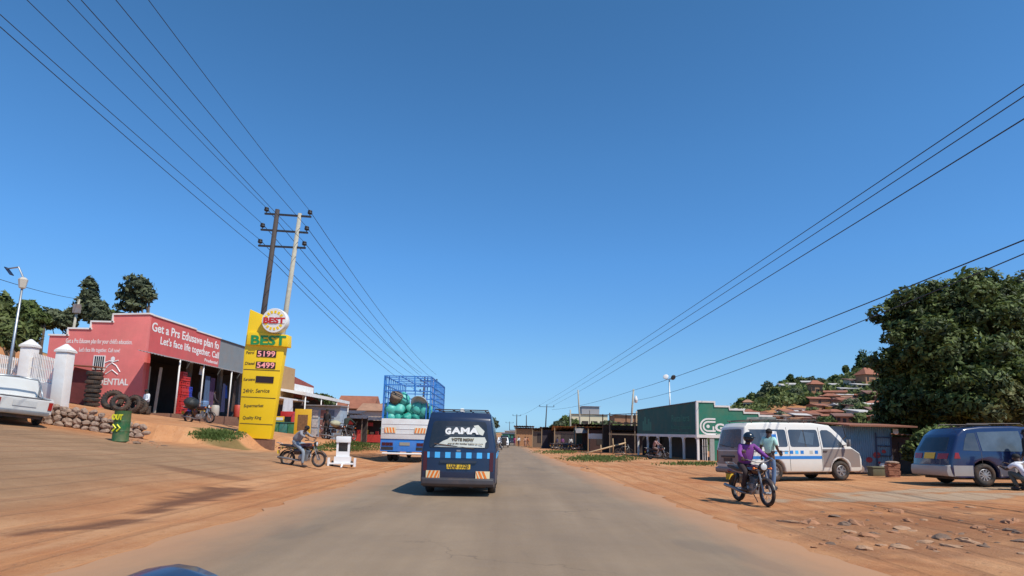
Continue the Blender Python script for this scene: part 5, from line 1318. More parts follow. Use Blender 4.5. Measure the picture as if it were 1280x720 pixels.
    for sg_ in (-1, 1):
        b = MB(); b.box((sg_*.72, -1.62, .30), (.24, .02, .22)); b.build('mudflap', plastic, t)
    return t, c, Q0, Q1, P0, P1

# navy minibus ahead
t, c, Q0, Q1, P0, P1 = minibus('navy minibus driving ahead on the road with checker band, stickered rear window and yellow plate', navy, None, 'navy')
for i in range(13):                          # checker band across the hatch
    x = -.78+i*.12
    c.face(Q0, Q1, [(x, .335), (x+.12, .335), (x+.12, .465), (x, .465)], cyan if i % 2 == 0 else check2, 'checker', .0045, .006, cut=False)
for sg_ in (-1, 1):
    for i in range(12):
        y = -2.2+i*.36; c.side(sg_, [(y, .90), (y+.18, .90), (y+.18, 1.02), (y, 1.02)], cyan, 'checker', .004, .006, cut=False)
    x0 = sg_*.57; rf = c.face((-2.36, .34), (-2.36, .56), rect(x0-.16, x0+.16, .02, .25), reflw, 'reflector_panel', .022, .02)
    rf.location = (0, 0, .02)
    for k in range(4):
        a = x0-.16+k*.09-.03
        pts = [(max(x0-.158, min(x0+.158, p[0])), p[1]) for p in ((a, .022), (a+.05, .022), (a+.05+.1*sg_*-1, .248), (a+.1*-sg_, .248))]
        if abs(pts[0][0]-pts[1][0])+abs(pts[2][0]-pts[3][0]) > .02: c.face((-2.36, .34), (-2.36, .56), pts, orange, 'reflector_stripe', .026, .003, rf, cut=False)
# stickers on the rear screen
c.face(P0, P1, [(-.58, .10), (.60, .10), (.62, .20), (.66, .24), (.62, .34), (-.22, .33), (-.28, .28), (-.38, .24)], stick, 'window_sticker', .009, .003)
c.face(P0, P1, [(-.36, .355), (.36, .355), (.42, .42), (.36, .58), (-.36, .58)], stkd, 'window_sticker', .009, .003)
c.face(P0, P1, [(.36, .60), (.48, .62), (.63, .48), (.58, .38), (.50, .40)], stick, 'window_sticker', .0095, .003)
def on_rear(u, x, off=.016):
    v = Vector((0, P1[0]-P0[0], P1[1]-P0[1])).normalized(); p = Vector((x, P0[0], P0[1]))+v*u; n = Vector((0, -v.z, v.y)); p += n*off; w_ = c.W(p); return (w_[0], w_[1], w_[2])
tilt = PI/2-math.atan2(.165, .76)
text('sticker_lettering', 'AMA', ltxt, t, on_rear(.41, -.18, .02), .2, (tilt, 0, 0), .010, .002, fit=.62)
text('sticker_lettering', 'G', ltxt, t, on_rear(.40, -.35, .02), .19, (tilt, 0, 0), .012, .002, fit=.13)
text('sticker_lettering', 'VOTE NOW', dtxt, t, on_rear(.245, -.17, .02), .09, (tilt, 0, 0), .004, .002, fit=.5)
text('sticker_lettering', 'sms to the number below to vote', dtxt, t, on_rear(.165, -.26, .02), .05, (tilt, 0, 0), .001, .002, fit=.78)
b = MB()
for x in (-.55, -.2, .2, .55): b.tube([(x, -1.9, 2.0), (x, .8, 2.02)], .014, 5)
for y in (-1.8, -.9, 0, .7): b.tube([(-.62, y, 1.95), (-.62, y, 2.01), (.62, y, 2.01), (.62, y, 1.95)], .014, 5)
b.build('roof_rack', plastic, t)
b = MB(); b.tube([(0, -1.55, 1.97), (0, -1.6, 2.02)], .06, 6); b.build('roof_vent', white, t)
pv = at(571, 616, 14.0)
seat(t, -1.15, 13.6+2.36, R(-.5)); t.scale = (1, 1, .972)

# white minibus at right
t, c, Q0, Q1, P0, P1 = minibus('dusty cream-white minibus with blue stripe and grey-brown tail parked on the right dirt', vwhite, vgrey, 'white')
c.face(P0, P1, [(-.76, -.01), (.76, -.01), (.72, .075), (-.72, .075)], vgrey, 'hatch_upper_trim', .004, .005)
for sg_ in (1, -1):
    c.side(sg_, [(-2.30, .66), (2.0, .66), (2.05, .78), (-2.30, .78)] if False else [(-1.0, .74), (.66, .74), (.66, .84), (-1.0, .84)], vblue, 'blue_stripe', .004, .005)
    c.side(sg_, [(-2.2, .74), (-1.0, .74), (-1.0, .84), (-2.2, .84)], vblue, 'blue_stripe', .004, .005)
    c.side(sg_, [(.70, .46), (.98, .46), (1.02, .60), (1.12, .74), (1.28, .81), (1.56, .81), (1.75, .72), (1.84, .60), (1.86, .46), (2.26, .46), (2.26, .90), (1.96, 1.07), (.70, 1.07)], vgrey, 'lower_door_panel', .003, .005)
    for i, (w_, m_) in enumerate(((.10, 1), (.07, 0), (.12, 1), (.05, 0), (.12, 1), (.08, 0), (.14, 1), (.3, 2), (.10, 1))):
        y = -1.35+i*.20+(.15 if i > 6 else 0)
        c.side(sg_, [(y, .91), (y+.12, .91), (y+.12, 1.02), (y, 1.02)], [cyan, vblue, mat('faint_print', (.5, .48, .42), .6)][m_], 'checker', .004, .005, cut=False)
wp = c.side(1, rect(-1.22, -.94, 1.17, 1.66), ltxt, 'window_poster', .010, .004)
c.side(1, rect(-1.18, -.98, 1.30, 1.56), vblue, 'poster_print', .013, .003, wp)
c.side(1, rect(-1.58, -1.30, 1.20, 1.60, .05), frosted, 'window_poster', .010, .004)
c.side(1, [(-.2, 1.3), (.35, 1.2), (.5, 1.6), (0, 1.66)], frosted, 'painted_reflection', .009, .003)  # slanted tinted sheet paints a reflection onto the glass
b = MB()
for x in (-.55, .55): b.tube([(x, -1.95, 2.03), (x, .75, 2.05)], .018, 5)
for y in (-1.8, -1.1, -.4, .2, .7): b.tube([(-.66, y, 1.93), (-.64, y, 2.04), (.64, y, 2.04), (.66, y, 1.93)], .016, 5)
b.build('roof_rack', plastic, t)
b = MB(); b.tube([(-.2, -1.4, 2.1), (.3, -.6, 2.1)], .07, 6); b.build('roof_bundle', mat('bundle_cloth', (.2, .2, .17), .9, var=.4), t)
b = MB(); b.tube([(.4, 1.7, 1.25), (.5, 1.95, 1.5), (.45, 1.9, 1.9)], .02, 5); b.build('aerial', plastic, t)
seat(t, 9.75, 21.5, R(78))

# ---------------- blue and silver minivan
t = thing('minivan', 'dark blue over silver minivan with yellow plate parked in the shade of the big tree', 'minivan')
hw = .88; c = Car(t, hw, .98, .26, [-2.2, -2, -1.6, -.8, 0, .8, 1.5, 1.9, 2.15], [.5, .62, .8, .98, 1.2, 1.45, 1.65], (1.2, .10), (-1.7, .12), .05)
r = .34; z0 = .27
prof = [(-2.36, .34), (-2.40, .55), (-2.36, .80), (-2.30, 1.0), (-2.02, 1.52), (-1.80, 1.70), (-1.2, 1.77), (-.2, 1.79), (.5, 1.74), (.95, 1.58), (1.55, 1.18), (1.85, 1.0), (2.2, .82), (2.36, .62), (2.36, .34), (2.2, z0)]
prof += arch(1.55, .40, r+.02, z0)+arch(-1.32, .40, r+.02, z0)+[(-2.25, z0)]
c.body(prof, mpv, .11)
lowp = [(-2.28, .29), (-1.76, .29), (-1.74, .46), (-1.66, .62), (-2.36, .62)]
for sg_ in (-1, 1):
    c.side(sg_, [(-2.30, .31), (-1.76, .31), (-1.76, .50), (-1.68, .615), (-2.31, .615)], silver, 'lower_panel', .004, .01)
    c.side(sg_, [(-.89, .31), (1.13, .31), (1.13, .50), (1.2, .60), (-.96, .60), (-.89, .50)], silver, 'lower_panel', .004, .01)
    c.side(sg_, [(-1.98, 1.06), (-1.42, 1.04), (-1.42, 1.58), (-1.66, 1.56), (-1.82, 1.42)], sky_gl, 'side_window', .006)
    c.side(sg_, [(-1.34, 1.04), (-.06, 1.03), (-.06, 1.64), (-1.34, 1.60)], frosted, 'side_window', .006)
    c.side(sg_, [(.04, 1.03), (1.36, 1.02), (.78, 1.50), (.50, 1.60), (.04, 1.64)], glass, 'front_door_window', .006)
    c.side(sg_, rect(.0, .012, .34, 1.66), plastic, 'door_gap', .0015, .004); c.side(sg_, rect(-1.39, -1.378, .62, 1.6), plastic, 'door_gap', .0015, .004)
    b = MB(); b.box((sg_*(hw+.012), -.2, .93), (.03, .16, .035)); b.build('door_handle', mpv, t)
    b = MB(); b.box((sg_*(hw+.1), 1.15, 1.08), (.2, .1, .16)); b.build('wing_mirror', mpv, t, bevel=.03)
Q0, Q1 = (-2.40, .55), (-2.36, .80); P0, P1 = (-2.30, 1.0), (-2.02, 1.52)
c.face(P0, P1, [(-.64, .04), (.64, .04), (.60, .50), (-.60, .50)], glass, 'rear_window', .006)
for i in (-1, 1):
    c.face((-2.36, .80), (-2.30, 1.0), [(i*.36, .0), (i*.74, .0), (i*.76, .17), (i*.36, .17)], redlens, 'tail_light', .010, .014)
    c.side(i, [(-2.27, .82), (-2.10, .82), (-2.14, .99), (-2.23, .99)], redlens, 'tail_light', .010, .014)
pl = c.face((-2.36, .80), (-2.30, 1.0), rect(-.24, .24, .0, .19), plate, 'number_plate', .012)
b = MB(); b.prism([(-2.34, .29), (-2.46, .31), (-2.49, .44), (-2.46, .60), (-2.36, .635), (-2.25, .62), (-2.25, .29)], -.86, .86, 'YZ'); c.finish(b, 'rear_bumper', silver, None, .04)
b = MB(); b.prism([(2.25, .27), (2.42, .32), (2.45, .45), (2.36, .60), (2.25, .60)], -.85, .85, 'YZ'); c.finish(b, 'front_bumper', silver, None, .03)
c.face((1.55, 1.18), (.95, 1.58), rect(-.68, .68, .06, .66, .06), glass, 'windscreen', .006)
for i in (-1, 1): c.face((2.2, .82), (2.36, .62), [(i*.45, .03), (i*.76, .03), (i*.76, .2), (i*.45, .2)], chrome, 'headlight', .008, .012)
b = MB(); [b.tube([(s_*.58, -1.55, 1.80), (s_*.58, -1.5, 1.85), (s_*.60, .1, 1.86), (s_*.60, .2, 1.80)], .02, 6) for s_ in (-1, 1)]; b.build('roof_rail', plastic, t)
b = MB(); b.tube([(.5, -1.85, 1.66), (.5, -1.95, 1.86)], .008, 5); b.build('aerial', plastic, t)
b = MB(); b.b2((-.62, -2.1, .2), (.62, 2.1, .33)); b.build('underbody', plastic, t)
for y in (1.55, -1.32):
    for sg_ in (-1, 1): wheel(t, sg_*(hw-.10), y, r, .205, alloy, 10, sg_, style='alloy')
seat(t, 15.35, 19.1, R(89), 2.87)

# ---------------- caged truck on the left verge
truck_blue = mat('truck_blue', (.02, .20, .60), .45, var=.12, scale=3, dust=.25)
tw = mat('truck_white', (.74, .74, .71), .55, var=.06, scale=2, dust=.3, dirtz=(.3, .2))
t = thing('cargo_truck', 'white lorry with tall blue cage body loaded with green bundles, stopped on the left verge', 'truck')
Wd, Ln = 2.45, 6.4; fz = 1.22                      # floor of the cargo bed; rear at y=0, cab beyond Ln
b = MB(); b.b2((-Wd/2, 0, fz-.12), (Wd/2, Ln, fz)); b.b2((-.45, .1, .72), (-.33, Ln+1.8, .95)); b.b2((.33, .1, .72), (.45, Ln+1.8, .95))
for k in range(7): b.b2((-Wd/2+.05, .3+k*1.0, fz-.24), (Wd/2-.05, .42+k*1.0, fz-.121))
b.build('chassis', dsteel, t)
b = MB(); b.b2((-Wd/2, -.06, fz-.04), (Wd/2, -.003, fz+.98)); tg = b.build('tailgate', tw, t, bevel=.01)
b = MB()
for z in (.22, .46, .70): b.b2((-Wd/2+.05, -.075, fz+z), (Wd/2-.05, -.062, fz+z+.03))
b.build('tailgate_rib', tw, tg)
for sg_ in (-1, 1):
    x0 = sg_*.76; b = MB(); b.b2((x0-.28, -.095, fz+.26), (x0+.28, -.078, fz+.54)); rf = b.build('reflector_panel', reflw, t)
    for k in range(4):
        a = x0-.28+k*.15; b = MB()
        pts = [(a, fz+.27), (a+.07, fz+.27), (a+.07-sg_*-.06, fz+.53), (a-sg_*-.06, fz+.53)]
        pts = [(max(x0-.275, min(x0+.275, p[0])), p[1]) for p in pts]; b.prism(pts, -.099, -.0955, 'XZ'); b.build('reflector_stripe', orange, rf)
    b = MB(); b.b2((sg_*Wd/2, .003, fz), (sg_*(Wd/2-.05), Ln, fz+.98)); b.build('side_board', tw, t)
b = MB(); b.b2((-Wd/2, -.02, .55), (Wd/2, .1, fz-.045)); rb = b.build('rear_frame', truck_blue, t, bevel=.01)
for x in (-.88, .88):
    b = MB()
    for k in range(3): b.b2((x-.27+k*.19, -.045, .84), (x-.10+k*.19, -.022, 1.0))
    b.build('tail_light', redlamp, rb)
    b = MB(); b.b2((x-.3, -.03, .62), (x+.3, -.022, .78)); b.build('vent_panel', dsteel, rb)
b = MB(); b.b2((-.26, -.04, .86), (.26, -.024, 1.02)); b.build('number_plate', mat('grubby_plate', (.3, .28, .22), .6), rb)
b = MB(); b.tube([(-1.1, -.1, .45), (1.1, -.1, .45)], .05, 8); b.build('under_run_bar', white, t)
# cage
ct = fz+3.16
def cage(name, lines, r_=.022):
    b = MB()
    for ln in lines: b.box([(ln[0][i]+ln[1][i])/2 for i in range(3)], [max(abs(ln[1][i]-ln[0][i]), r_*2) for i in range(3)])
    return b.build(name, truck_blue, t)
xr = Wd/2-.02
for sg_ in (-1, 1):
    cage('cage_side', [((sg_*xr, y, fz+.98), (sg_*xr, y, ct)) for y in [0.0+Ln*i/11 for i in range(12)]]+[((sg_*xr, 0, z), (sg_*xr, Ln, z)) for z in [fz+1.15+i*.31 for i in range(6)]+[ct]], .024)
cage('cage_end', [((x, Ln, fz+.5), (x, Ln, ct)) for x in (-1.2, -.6, 0, .6, 1.2)]+[((-xr, Ln, z), (xr, Ln, z)) for z in [fz+1.15+i*.31 for i in range(6)]+[ct]], .024)
cage('cage_end', [((x, 0, ct-.75), (x, 0, ct)) for x in (-.45, .35)]+[((-xr, 0, z), (xr, 0, z)) for z in (ct-.75, ct-.45, ct)]+[((x, 0, fz+.98), (x, 0, ct)) for x in (-1.2, 1.2)]+[((x, .1, fz+.98), (x, .1, ct)) for x in (-1.18, -.98, 1.0, 1.18)], .026)
cage('cage_roof', [((-xr, y, ct+.01), (xr, y, ct+.01)) for y in [Ln*i/6 for i in range(1, 6)]]+[((x, 0.03, ct+.02), (x, Ln, ct+.02)) for x in (-.4, .4)], .02)
# cab
cab = Car(t, 1.1, 1.7, .05, [Ln+.5, Ln+1, Ln+1.5], [1.2, 1.7, 2.2], (99, 0))
def cabp(): return [(Ln+.15, .7), (Ln+.15, 2.5), (Ln+.4, 2.6), (Ln+1.4, 2.55), (Ln+1.85, 1.7), (Ln+1.95, 1.3), (Ln+1.95, .55), (Ln+1.75, .55)]+[(Ln+1.1+.52*math.cos(a), .48+.52*math.sin(a)) for a in [PI*i/8 for i in range(9)]]+[(Ln+.5, .55)]
b = MB(); b.prism(cabp(), -1.1, 1.1, 'YZ'); cab.finish(b, 'cab', tw, None, .06)
for sg_ in (-1, 1):
    cab.side(sg_, [(Ln+.35, 1.65), (Ln+1.7, 1.65), (Ln+1.4, 2.35), (Ln+.35, 2.35)], glass, 'cab_window', .006)
    b = MB(); b.tube([(sg_*1.1, Ln+1.7, 2.2), (sg_*1.4, Ln+1.8, 2.2)], .02, 5); b.box((sg_*1.38, Ln+1.8, 2.0), (.16, .06, .4)); b.build('wing_mirror', plastic, t)
cab.face((Ln+1.85, 1.7), (Ln+1.4, 2.55), rect(-.95, .95, .1, .8, .05), glass, 'windscreen', .006)
for sg_ in (-1, 1):
    wheel(t, sg_*.98, Ln+1.1, .45, .26, steel, 6, sg_)
    wheel(t, sg_*1.05, 1.9, .46, .28, steel, 6, sg_); wheel(t, sg_*.76, 1.9, .46, .28, steel, 6, sg_)
tz = at(505, 572, 31.2)
seat(t, tz.x, 31.2, R(0), 4, 2)
trk = t
TM = Matrix.Translation(t.location) @ t.rotation_euler.to_matrix().to_4x4()
# the load: bundles and basins, things of their own
teal = [mat('teal_sack_a', (.03, .33, .25), .55, var=.3, scale=4), mat('teal_sack_b', (.08, .44, .36), .5, var=.3, scale=4), mat('teal_sack_c', (.02, .16, .14), .6, var=.3, scale=4)]
rs = random.Random(21)
lays = []
lb_pos = ['front left', 'left', 'middle', 'right', 'front right']
def sack(label, p, s, m, seed, kind='sack'):
    b = MB(); rr = random.Random(seed)
    b.lathe([(.05, -.5), (.30, -.48), (.42, -.35), (.46, 0), (.43, .3), (.30, .42), (.12, .47), (.13, .56), (.05, .58)], (0, 0, 0), 14)
    for i in range(len(b.v)):
        v = Vector(b.v[i]); k = 1+.34*noise.noise(v*4.5+Vector((seed*3.7, 0, 0))); b.v[i] = (v.x*k, v.y*k, v.z)
    o = b.build(kind, m, None, smooth=True); q = TM @ Vector(p); o.location = q; o.scale = (s[0]*rr.uniform(.6, 1.15), s[1]*rr.uniform(.75, 1.2), s[2]*rr.uniform(.75, 1.15)); o.rotation_euler = (rr.uniform(-1.2, 1.2), rr.uniform(-1.2, 1.2), rr.uniform(0, 6)); tag(o, label, 'bundle', 'teal bundles loaded on the truck'); return o
names = {0: 'bottom', 1: 'second', 2: 'third', 3: 'top'}
cols_ = ['leftmost', 'left of centre', 'centre', 'right of centre', 'rightmost']
for rowy in range(2):
    for lay in range(3):
        for cx5 in range(5):
            if lay == 2 and cx5 in ((2,) if rowy == 0 else (0, 4)): continue
            x = -.92+cx5*.46+rs.uniform(-.06, .06); z = fz+.45+lay*.52+rs.uniform(-.05, .08)
            s_ = rs.uniform(.62, .82)
            sack('teal bundle in the truck cage, %s layer, %s, %s row' % (['bottom', 'middle', 'top'][lay], cols_[cx5], ['rear', 'second'][rowy]), (x, .45+rowy*.75, z), (s_, s_, s_*rs.uniform(.8, 1.1)), teal[rs.randrange(3)], lay*10+cx5+rowy*50)
o = sack('highest teal bundle of the load, standing at the left of the cage', (-.28, .6, fz+2.0), (.75, .75, .7), teal[1], 77)
b = MB(); b.lathe([(.10, 0), (.36, .05), (.46, .28), (.50, .30), (.44, .29), (.34, .08)], (0, 0, 0), 20); o = b.build('basin', mat('pale_basin', (.45, .5, .5), .4, var=.1), None, smooth=True); o.location = TM @ Vector((.72, .4, fz+1.9)); o.rotation_euler = (2.2, .5, 0); tag(o, 'pale grey basin tipped on top of the truck load at right', 'basin')
b = MB(); b.lathe([(.05, 0), (.28, .05), (.33, .5), (.30, .52)], (0, 0, 0), 16); o = b.build('basket', woodd, None, smooth=True); o.location = TM @ Vector((-.75, .5, fz+1.85)); o.rotation_euler = (.6, .5, 0); tag(o, 'dark basket perched on top of the truck load at left', 'basket')

# ---------------- white pickup at the left edge
t = thing('pickup_truck', 'white double-cab pickup with tubular roll bar, cut by the left edge of the photo', 'pickup')
hw = .85; c = Car(t, hw, 1.02, .22, [-2, -1.2, -.4, .4, 1.2, 2.0], [.5, .75, 1.02, 1.3, 1.55], (1.6, .08), (-9, 0))
r = .36; z0 = .42
pw = mat('pickup_white', (.58, .58, .55), .35, var=.05, scale=2, dust=.25, dirtz=(.8, .5), coat=.3)
prof = [(-2.5, .50), (-2.5, 1.0), (-.72, 1.02), (-.70, 1.04), (-.50, 1.62), (-.2, 1.70), (.6, 1.70), (.85, 1.62), (1.35, 1.10), (2.2, .98), (2.42, .85), (2.45, .5), (2.3, z0)]
prof += arch(1.6, .43, r+.03, z0)+arch(-1.35, .43, r+.03, z0)+[(-2.4, z0)]
c.body(prof, pw, .04)
b = MB(); b.b2((-.72, -2.42, 1.004), (.72, -.78, 1.012)); b.build('bed_liner', plastic, t)
for sg_ in (-1, 1):
    b = MB(); b.b2((sg_*.82, -2.48, .99), (sg_*.75, -.75, 1.06)); b.build('bed_rail', pw, t, bevel=.01)
    c.side(sg_, [(-.42, 1.08), (.12, 1.08), (.12, 1.58), (-.26, 1.56)], glass, 'side_window', .006); c.side(sg_, [(.2, 1.08), (1.12, 1.08), (.74, 1.52), (.6, 1.58), (.2, 1.58)], glass, 'side_window', .006)
    b = MB(); b.box((sg_*.76, -2.512, .80), (.12, .03, .28)); b.build('tail_light', redlens, t)
    c.side(sg_, [(-2.49, .68), (-2.33, .68), (-2.33, .93), (-2.49, .93)], redlens, 'tail_light', .006, .01)
    for y in (1.6, -1.35): wheel(t, sg_*.76, y, r, .23, steel, 6, sg_)
b = MB()
for s_ in (-1, 1): b.tube([(s_*.72, -.95, 1.0), (s_*.72, -.95, 1.45), (s_*.6, -.95, 1.66), (0, -.95, 1.7)], .035, 8); b.tube([(s_*.72, -1.6, 1.02), (s_*.66, -1.0, 1.55)], .03, 8)
b.build('roll_bar', steel, t, smooth=True)
b = MB(); b.box((0, -2.58, .52), (1.5, .12, .14)); b.build('rear_bumper', chrome, t, bevel=.02)
b = MB(); b.box((0, -2.515, .82), (.7, .02, .2)); b.build('tailgate_panel', mat('pickup_trim', (.5, .5, .48), .4), t)
b = MB(); b.b2((-.6, -2.4, .3), (.6, 2.2, .45)); b.build('underbody', plastic, t)
qq = gp(14, 22.9); seat(t, qq.x-.75, 23.2, R(-52), 2.95)

# ---------------- vehicles at the far end
def farcar(label, px, y, m, h, heading=PI, kind='hatch'):
    t = thing('distant_car', label, 'car', group=None); hw = .85
    c = Car(t, hw, h*.58, .22, [-1, 0, 1], [h*.58], (9, 0), (-9, 0)); z0 = .3
    pr = [(-2.0, .4), (-2.05, h*.6), (-1.8, h*.95), (-1.5, h), (.6, h), (1.2, h*.62), (2.0, h*.55), (2.1, .4), (1.9, z0)]+arch(1.3, .36, .34, z0, 6)+arch(-1.3, .36, .34, z0, 6)+[(-1.9, z0)]
    c.body(pr, m, .05)
    c.face((2.0, h*.55), (1.2, h*.62), rect(-.7, .7, .1, .6), m, 'bonnet', .003); c.face((1.2, h*.62), (.6, h), rect(-.68, .68, .05, math.hypot(.6, h*.38)-.06), glass, 'windscreen', .006)
    for s_ in (-1, 1):
        c.side(s_, [(-1.6, h*.63), (.9, h*.63), (.5, h*.92), (-1.4, h*.92)], glass, 'side_window', .006); c.face((2.1, .4), (2.0, h*.55), rect(s_*.62-.14, s_*.62+.14, .15, .35), chrome, 'headlight', .006)
        for y_ in (-1.3, 1.3): wheel(t, s_*.76, y_, .32, .19, steel, 5, s_)
    q = gp(px, y); seat(t, q.x, y, heading, 2.6); return t
farcar('green and white van coming toward the viewer far down the road', 632, 118, mat('far_car_green', (.03, .22, .15), .4), 2.0)
farcar('small dark car parked at the far end of the road on the right', 641, 150, mat('far_car_dark', (.03, .03, .05), .4), 1.5)
farcar('white car far down the road beside the navy minibus', 629, 92, whitec, 1.5)

# ---------------- own bonnet corner at the bottom edge
t = thing('car_bonnet', 'dark blue curved car bonnet edge just showing at the bottom of the photo', 'car')
bn = MB(); n = 24; vs = []
pk = at(213, 706, 1.5)
for j in range(13):
    for i in range(n+1):
        u = i/n; x = -1.12+1.1*u; y = .9+.7*j/12
        rise = math.exp(-((x-pk.x)/.26)**2)
        z = pk.z-.20+.20*rise*sst(.9, 1.35, y)-1.1*max(0, y-1.52)**2*12 -.0
        vs.append((x, y, z))
bn.add(vs, [(j*(n+1)+i, j*(n+1)+i+1, (j+1)*(n+1)+i+1, (j+1)*(n+1)+i) for j in range(12) for i in range(n)])
bn.build('bonnet_panel', navy, t, smooth=True, fixn=False)
b = MB(); b.tube([(-1.0, 1.61, pk.z-.24), (-.5, 1.63, pk.z-.23), (-.05, 1.64, pk.z-.26)], .012, 6); b.build('bonnet_edge', plastic, t)
# ================================================================== MOTORCYCLES
mframe = mat('motorcycle_black', (.018, .018, .02), .35, var=.2, dust=.3, scale=6)
mtank = mat('motorcycle_tank', (.03, .008, .01), .25, var=.2, dust=.15, coat=.5)
seatm = mat('black_vinyl', (.02, .02, .02), .5, var=.3, dust=.2)
alum = mat('dull_aluminium', (.35, .34, .33), .4, metal=.7, var=.2)
lensm = mat('headlight_lens', (.62, .64, .62), .12, var=.05)
def motorcycle(label, tank=None, detail=True):
    t = thing('motorcycle', label, 'motorcycle'); wr = .295
    for y, nm in ((.64, 'front'), (-.62, 'rear')):
        b = MB(); b.torus((0, 0, 0), wr-.042, .042 if y > 0 else .052, 'X', 30, 8); w_ = b.build('wheel', rubber, t, smooth=True); w_.location = (0, y, wr)
        b = MB(); b.torus((0, 0, 0), wr-.085, .014, 'X', 26, 6)
        for i in range(14): a = 2*PI*i/14; b.tube([(.03*(-1)**i, .03*math.cos(a+.3), .03*math.sin(a+.3)), (0, (wr-.09)*math.cos(a), (wr-.09)*math.sin(a))], .0035, 4)
        b.tube([(-.07, 0, 0), (.07, 0, 0)], .035, 10); b.build('rim', alum, w_, smooth=False)
    b = MB()
    for s in (-1, 1): b.tube([(s*.085, .64, wr), (s*.085, .42, .86)], [.026, .020], 8)
    b.box((0, .45, .80), (.24, .07, .04)); b.box((0, .42, .88), (.24, .09, .03)); b.build('fork', chrome, t, smooth='auto')
    def fender(y, a0, a1, r_, w_, name):
        m = MB(); n = 10; vs = []
        for i in range(n+1):
            a = a0+(a1-a0)*i/n
            for k in (-1, -.5, .5, 1): rr = r_-(.025 if abs(k) == 1 else 0); vs.append((k*w_/2, y+rr*math.cos(a), wr+rr*math.sin(a)))
        m.add(vs, [(4*i+k, 4*i+k+1, 4*i+k+5, 4*i+k+4) for i in range(n) for k in range(3)]); return m.build(name, mframe, t, smooth=True, fixn=False)
    fender(.64, .3, 2.6, .34, .11, 'front_mudguard'); fender(-.62, .9, 3.2, .36, .15, 'rear_mudguard')
    b = MB()
    b.tube([(0, .42, .82), (0, .30, .55), (0, .22, .28), (0, -.12, .24)], .022, 7); b.tube([(0, .40, .78), (0, .05, .70), (0, -.3, .68)], .022, 7)
    for s in (-1, 1): b.tube([(s*.06, -.05, .70), (s*.11, -.28, .66), (s*.12, -.85, .72)], .014, 6); b.tube([(s*.09, -.12, .26), (s*.10, -.62, wr)], .02, 6); b.tube([(s*.12, -.42, .68), (s*.13, -.60, wr)], .026, 7)
    b.build('frame', mframe, t, smooth=True)
    b = MB(); b.box((0, .08, .36), (.24, .34, .24)); b.box((0, .19, .52), (.17, .18, .22), M=Matrix.Rotation(-.35, 3, 'X'))
    for k in range(5): b.box((0, .19, .46+k*.04), (.22, .23, .012), M=Matrix.Rotation(-.35, 3, 'X'))
    b.lathe([(.11, -.15), (.12, 0), (.10, .15)], (0, -.04, .36), 14, Matrix.Rotation(PI/2, 4, 'Y')); b.build('engine', alum, t, bevel=.008)
    b = MB()
    for s in (1,): b.tube([(s*.05, .30, .52), (s*.10, .36, .40), (s*.13, .22, .24), (s*.15, -.2, .24), (s*.16, -.45, .30), (s*.17, -.95, .36)], [.02, .02, .02, .026, .042, .045], 8)
    b.build('exhaust', chrome, t, smooth=True)
    prof = [(-.27, .05), (-.24, .11), (-.10, .135), (.08, .15), (.20, .135), (.27, .08)]
    b = MB(); vs = []; n = 12
    for y, r_ in prof:
        for k in range(n): a = 2*PI*k/n; vs.append((r_*1.0*math.cos(a), .13+y, .79+r_*.85*math.sin(a)))
    b.add(vs, [(i*n+j, i*n+(j+1) % n, (i+1)*n+(j+1) % n, (i+1)*n+j) for i in range(len(prof)-1) for j in range(n)]+[list(range(n))[::-1], [(len(prof)-1)*n+j for j in range(n)]]); b.build('fuel_tank', tank or mtank, t, smooth='auto')
    b = MB(); b.prism([(-.10, .76), (-.14, .82), (-.45, .80), (-.62, .85), (-.92, .86), (-.95, .80), (-.5, .72), (-.14, .72)], -.12, .12, 'YZ'); b.build('seat', seatm, t, bevel=.03)
    b = MB(); b.tube([(-.10, -.80, .80), (-.10, -1.02, .90), (-.06, -1.10, .90), (.06, -1.10, .90), (.10, -1.02, .90), (.10, -.80, .80)], .012, 6); b.build('grab_rail', chrome, t, smooth=True)
    for s in (-1, 1): b = MB(); b.box((s*.11, -.2, .56), (.03, .26, .2)); b.build('side_panel', tank or mtank, t, bevel=.004)
    b = MB(); b.tube([(-.38, .22, 1.02), (-.30, .30, 1.03), (-.10, .40, .98), (.10, .40, .98), (.30, .30, 1.03), (.38, .22, 1.02)], .013, 7); hb = b.build('handlebar', chrome, t, smooth=True)
    for s in (-1, 1): b = MB(); b.tube([(s*.27, .325, 1.03), (s*.385, .215, 1.02)], .02, 7); b.build('grip', seatm, hb, smooth=True)
    b = MB(); b.lathe([(.03, -.12), (.09, -.06), (.105, 0), (.10, .02)], (0, .52, .88), 18, Matrix.Rotation(-PI/2, 4, 'X')); hl = b.build('headlight', mframe, t, smooth=True)
    b = MB(); b.lathe([(.001, .028), (.06, .024), (.092, .012), (.094, .0)], (0, .523, .88), 18, Matrix.Rotation(-PI/2, 4, 'X')); b.build('lens', lensm, hl, smooth=True)
    b = MB(); b.box((0, -1.0, .70), (.12, .05, .07)); b.build('tail_light', redlens, t, bevel=.01)
    for s in (-1, 1):
        b = MB(); b.tube([(s*.10, .46, .84), (s*.19, .47, .84)], .008, 5); b.sph((s*.21, .47, .84), (.03, .035, .03), 8, 6); b.build('indicator', orange, t, smooth=True)
        b = MB(); b.tube([(s*.28, .32, 1.04), (s*.34, .33, 1.2)], .006, 5); b.sph((s*.37, .335, 1.22), (.06, .012, .04), 10, 6); b.build('mirror', mframe, t, smooth=True)
    b = MB(); b.box((0, -1.02, .55), (.2, .01, .14)); b.build('number_plate', plate, t)
    b = MB(); b.tube([(-.2, -.02, .28), (.2, -.02, .28)], .012, 6); b.tube([(-.08, -.1, .24), (-.18, -.06, .02)], .012, 6); b.build('footrest', mframe, t)
    return t
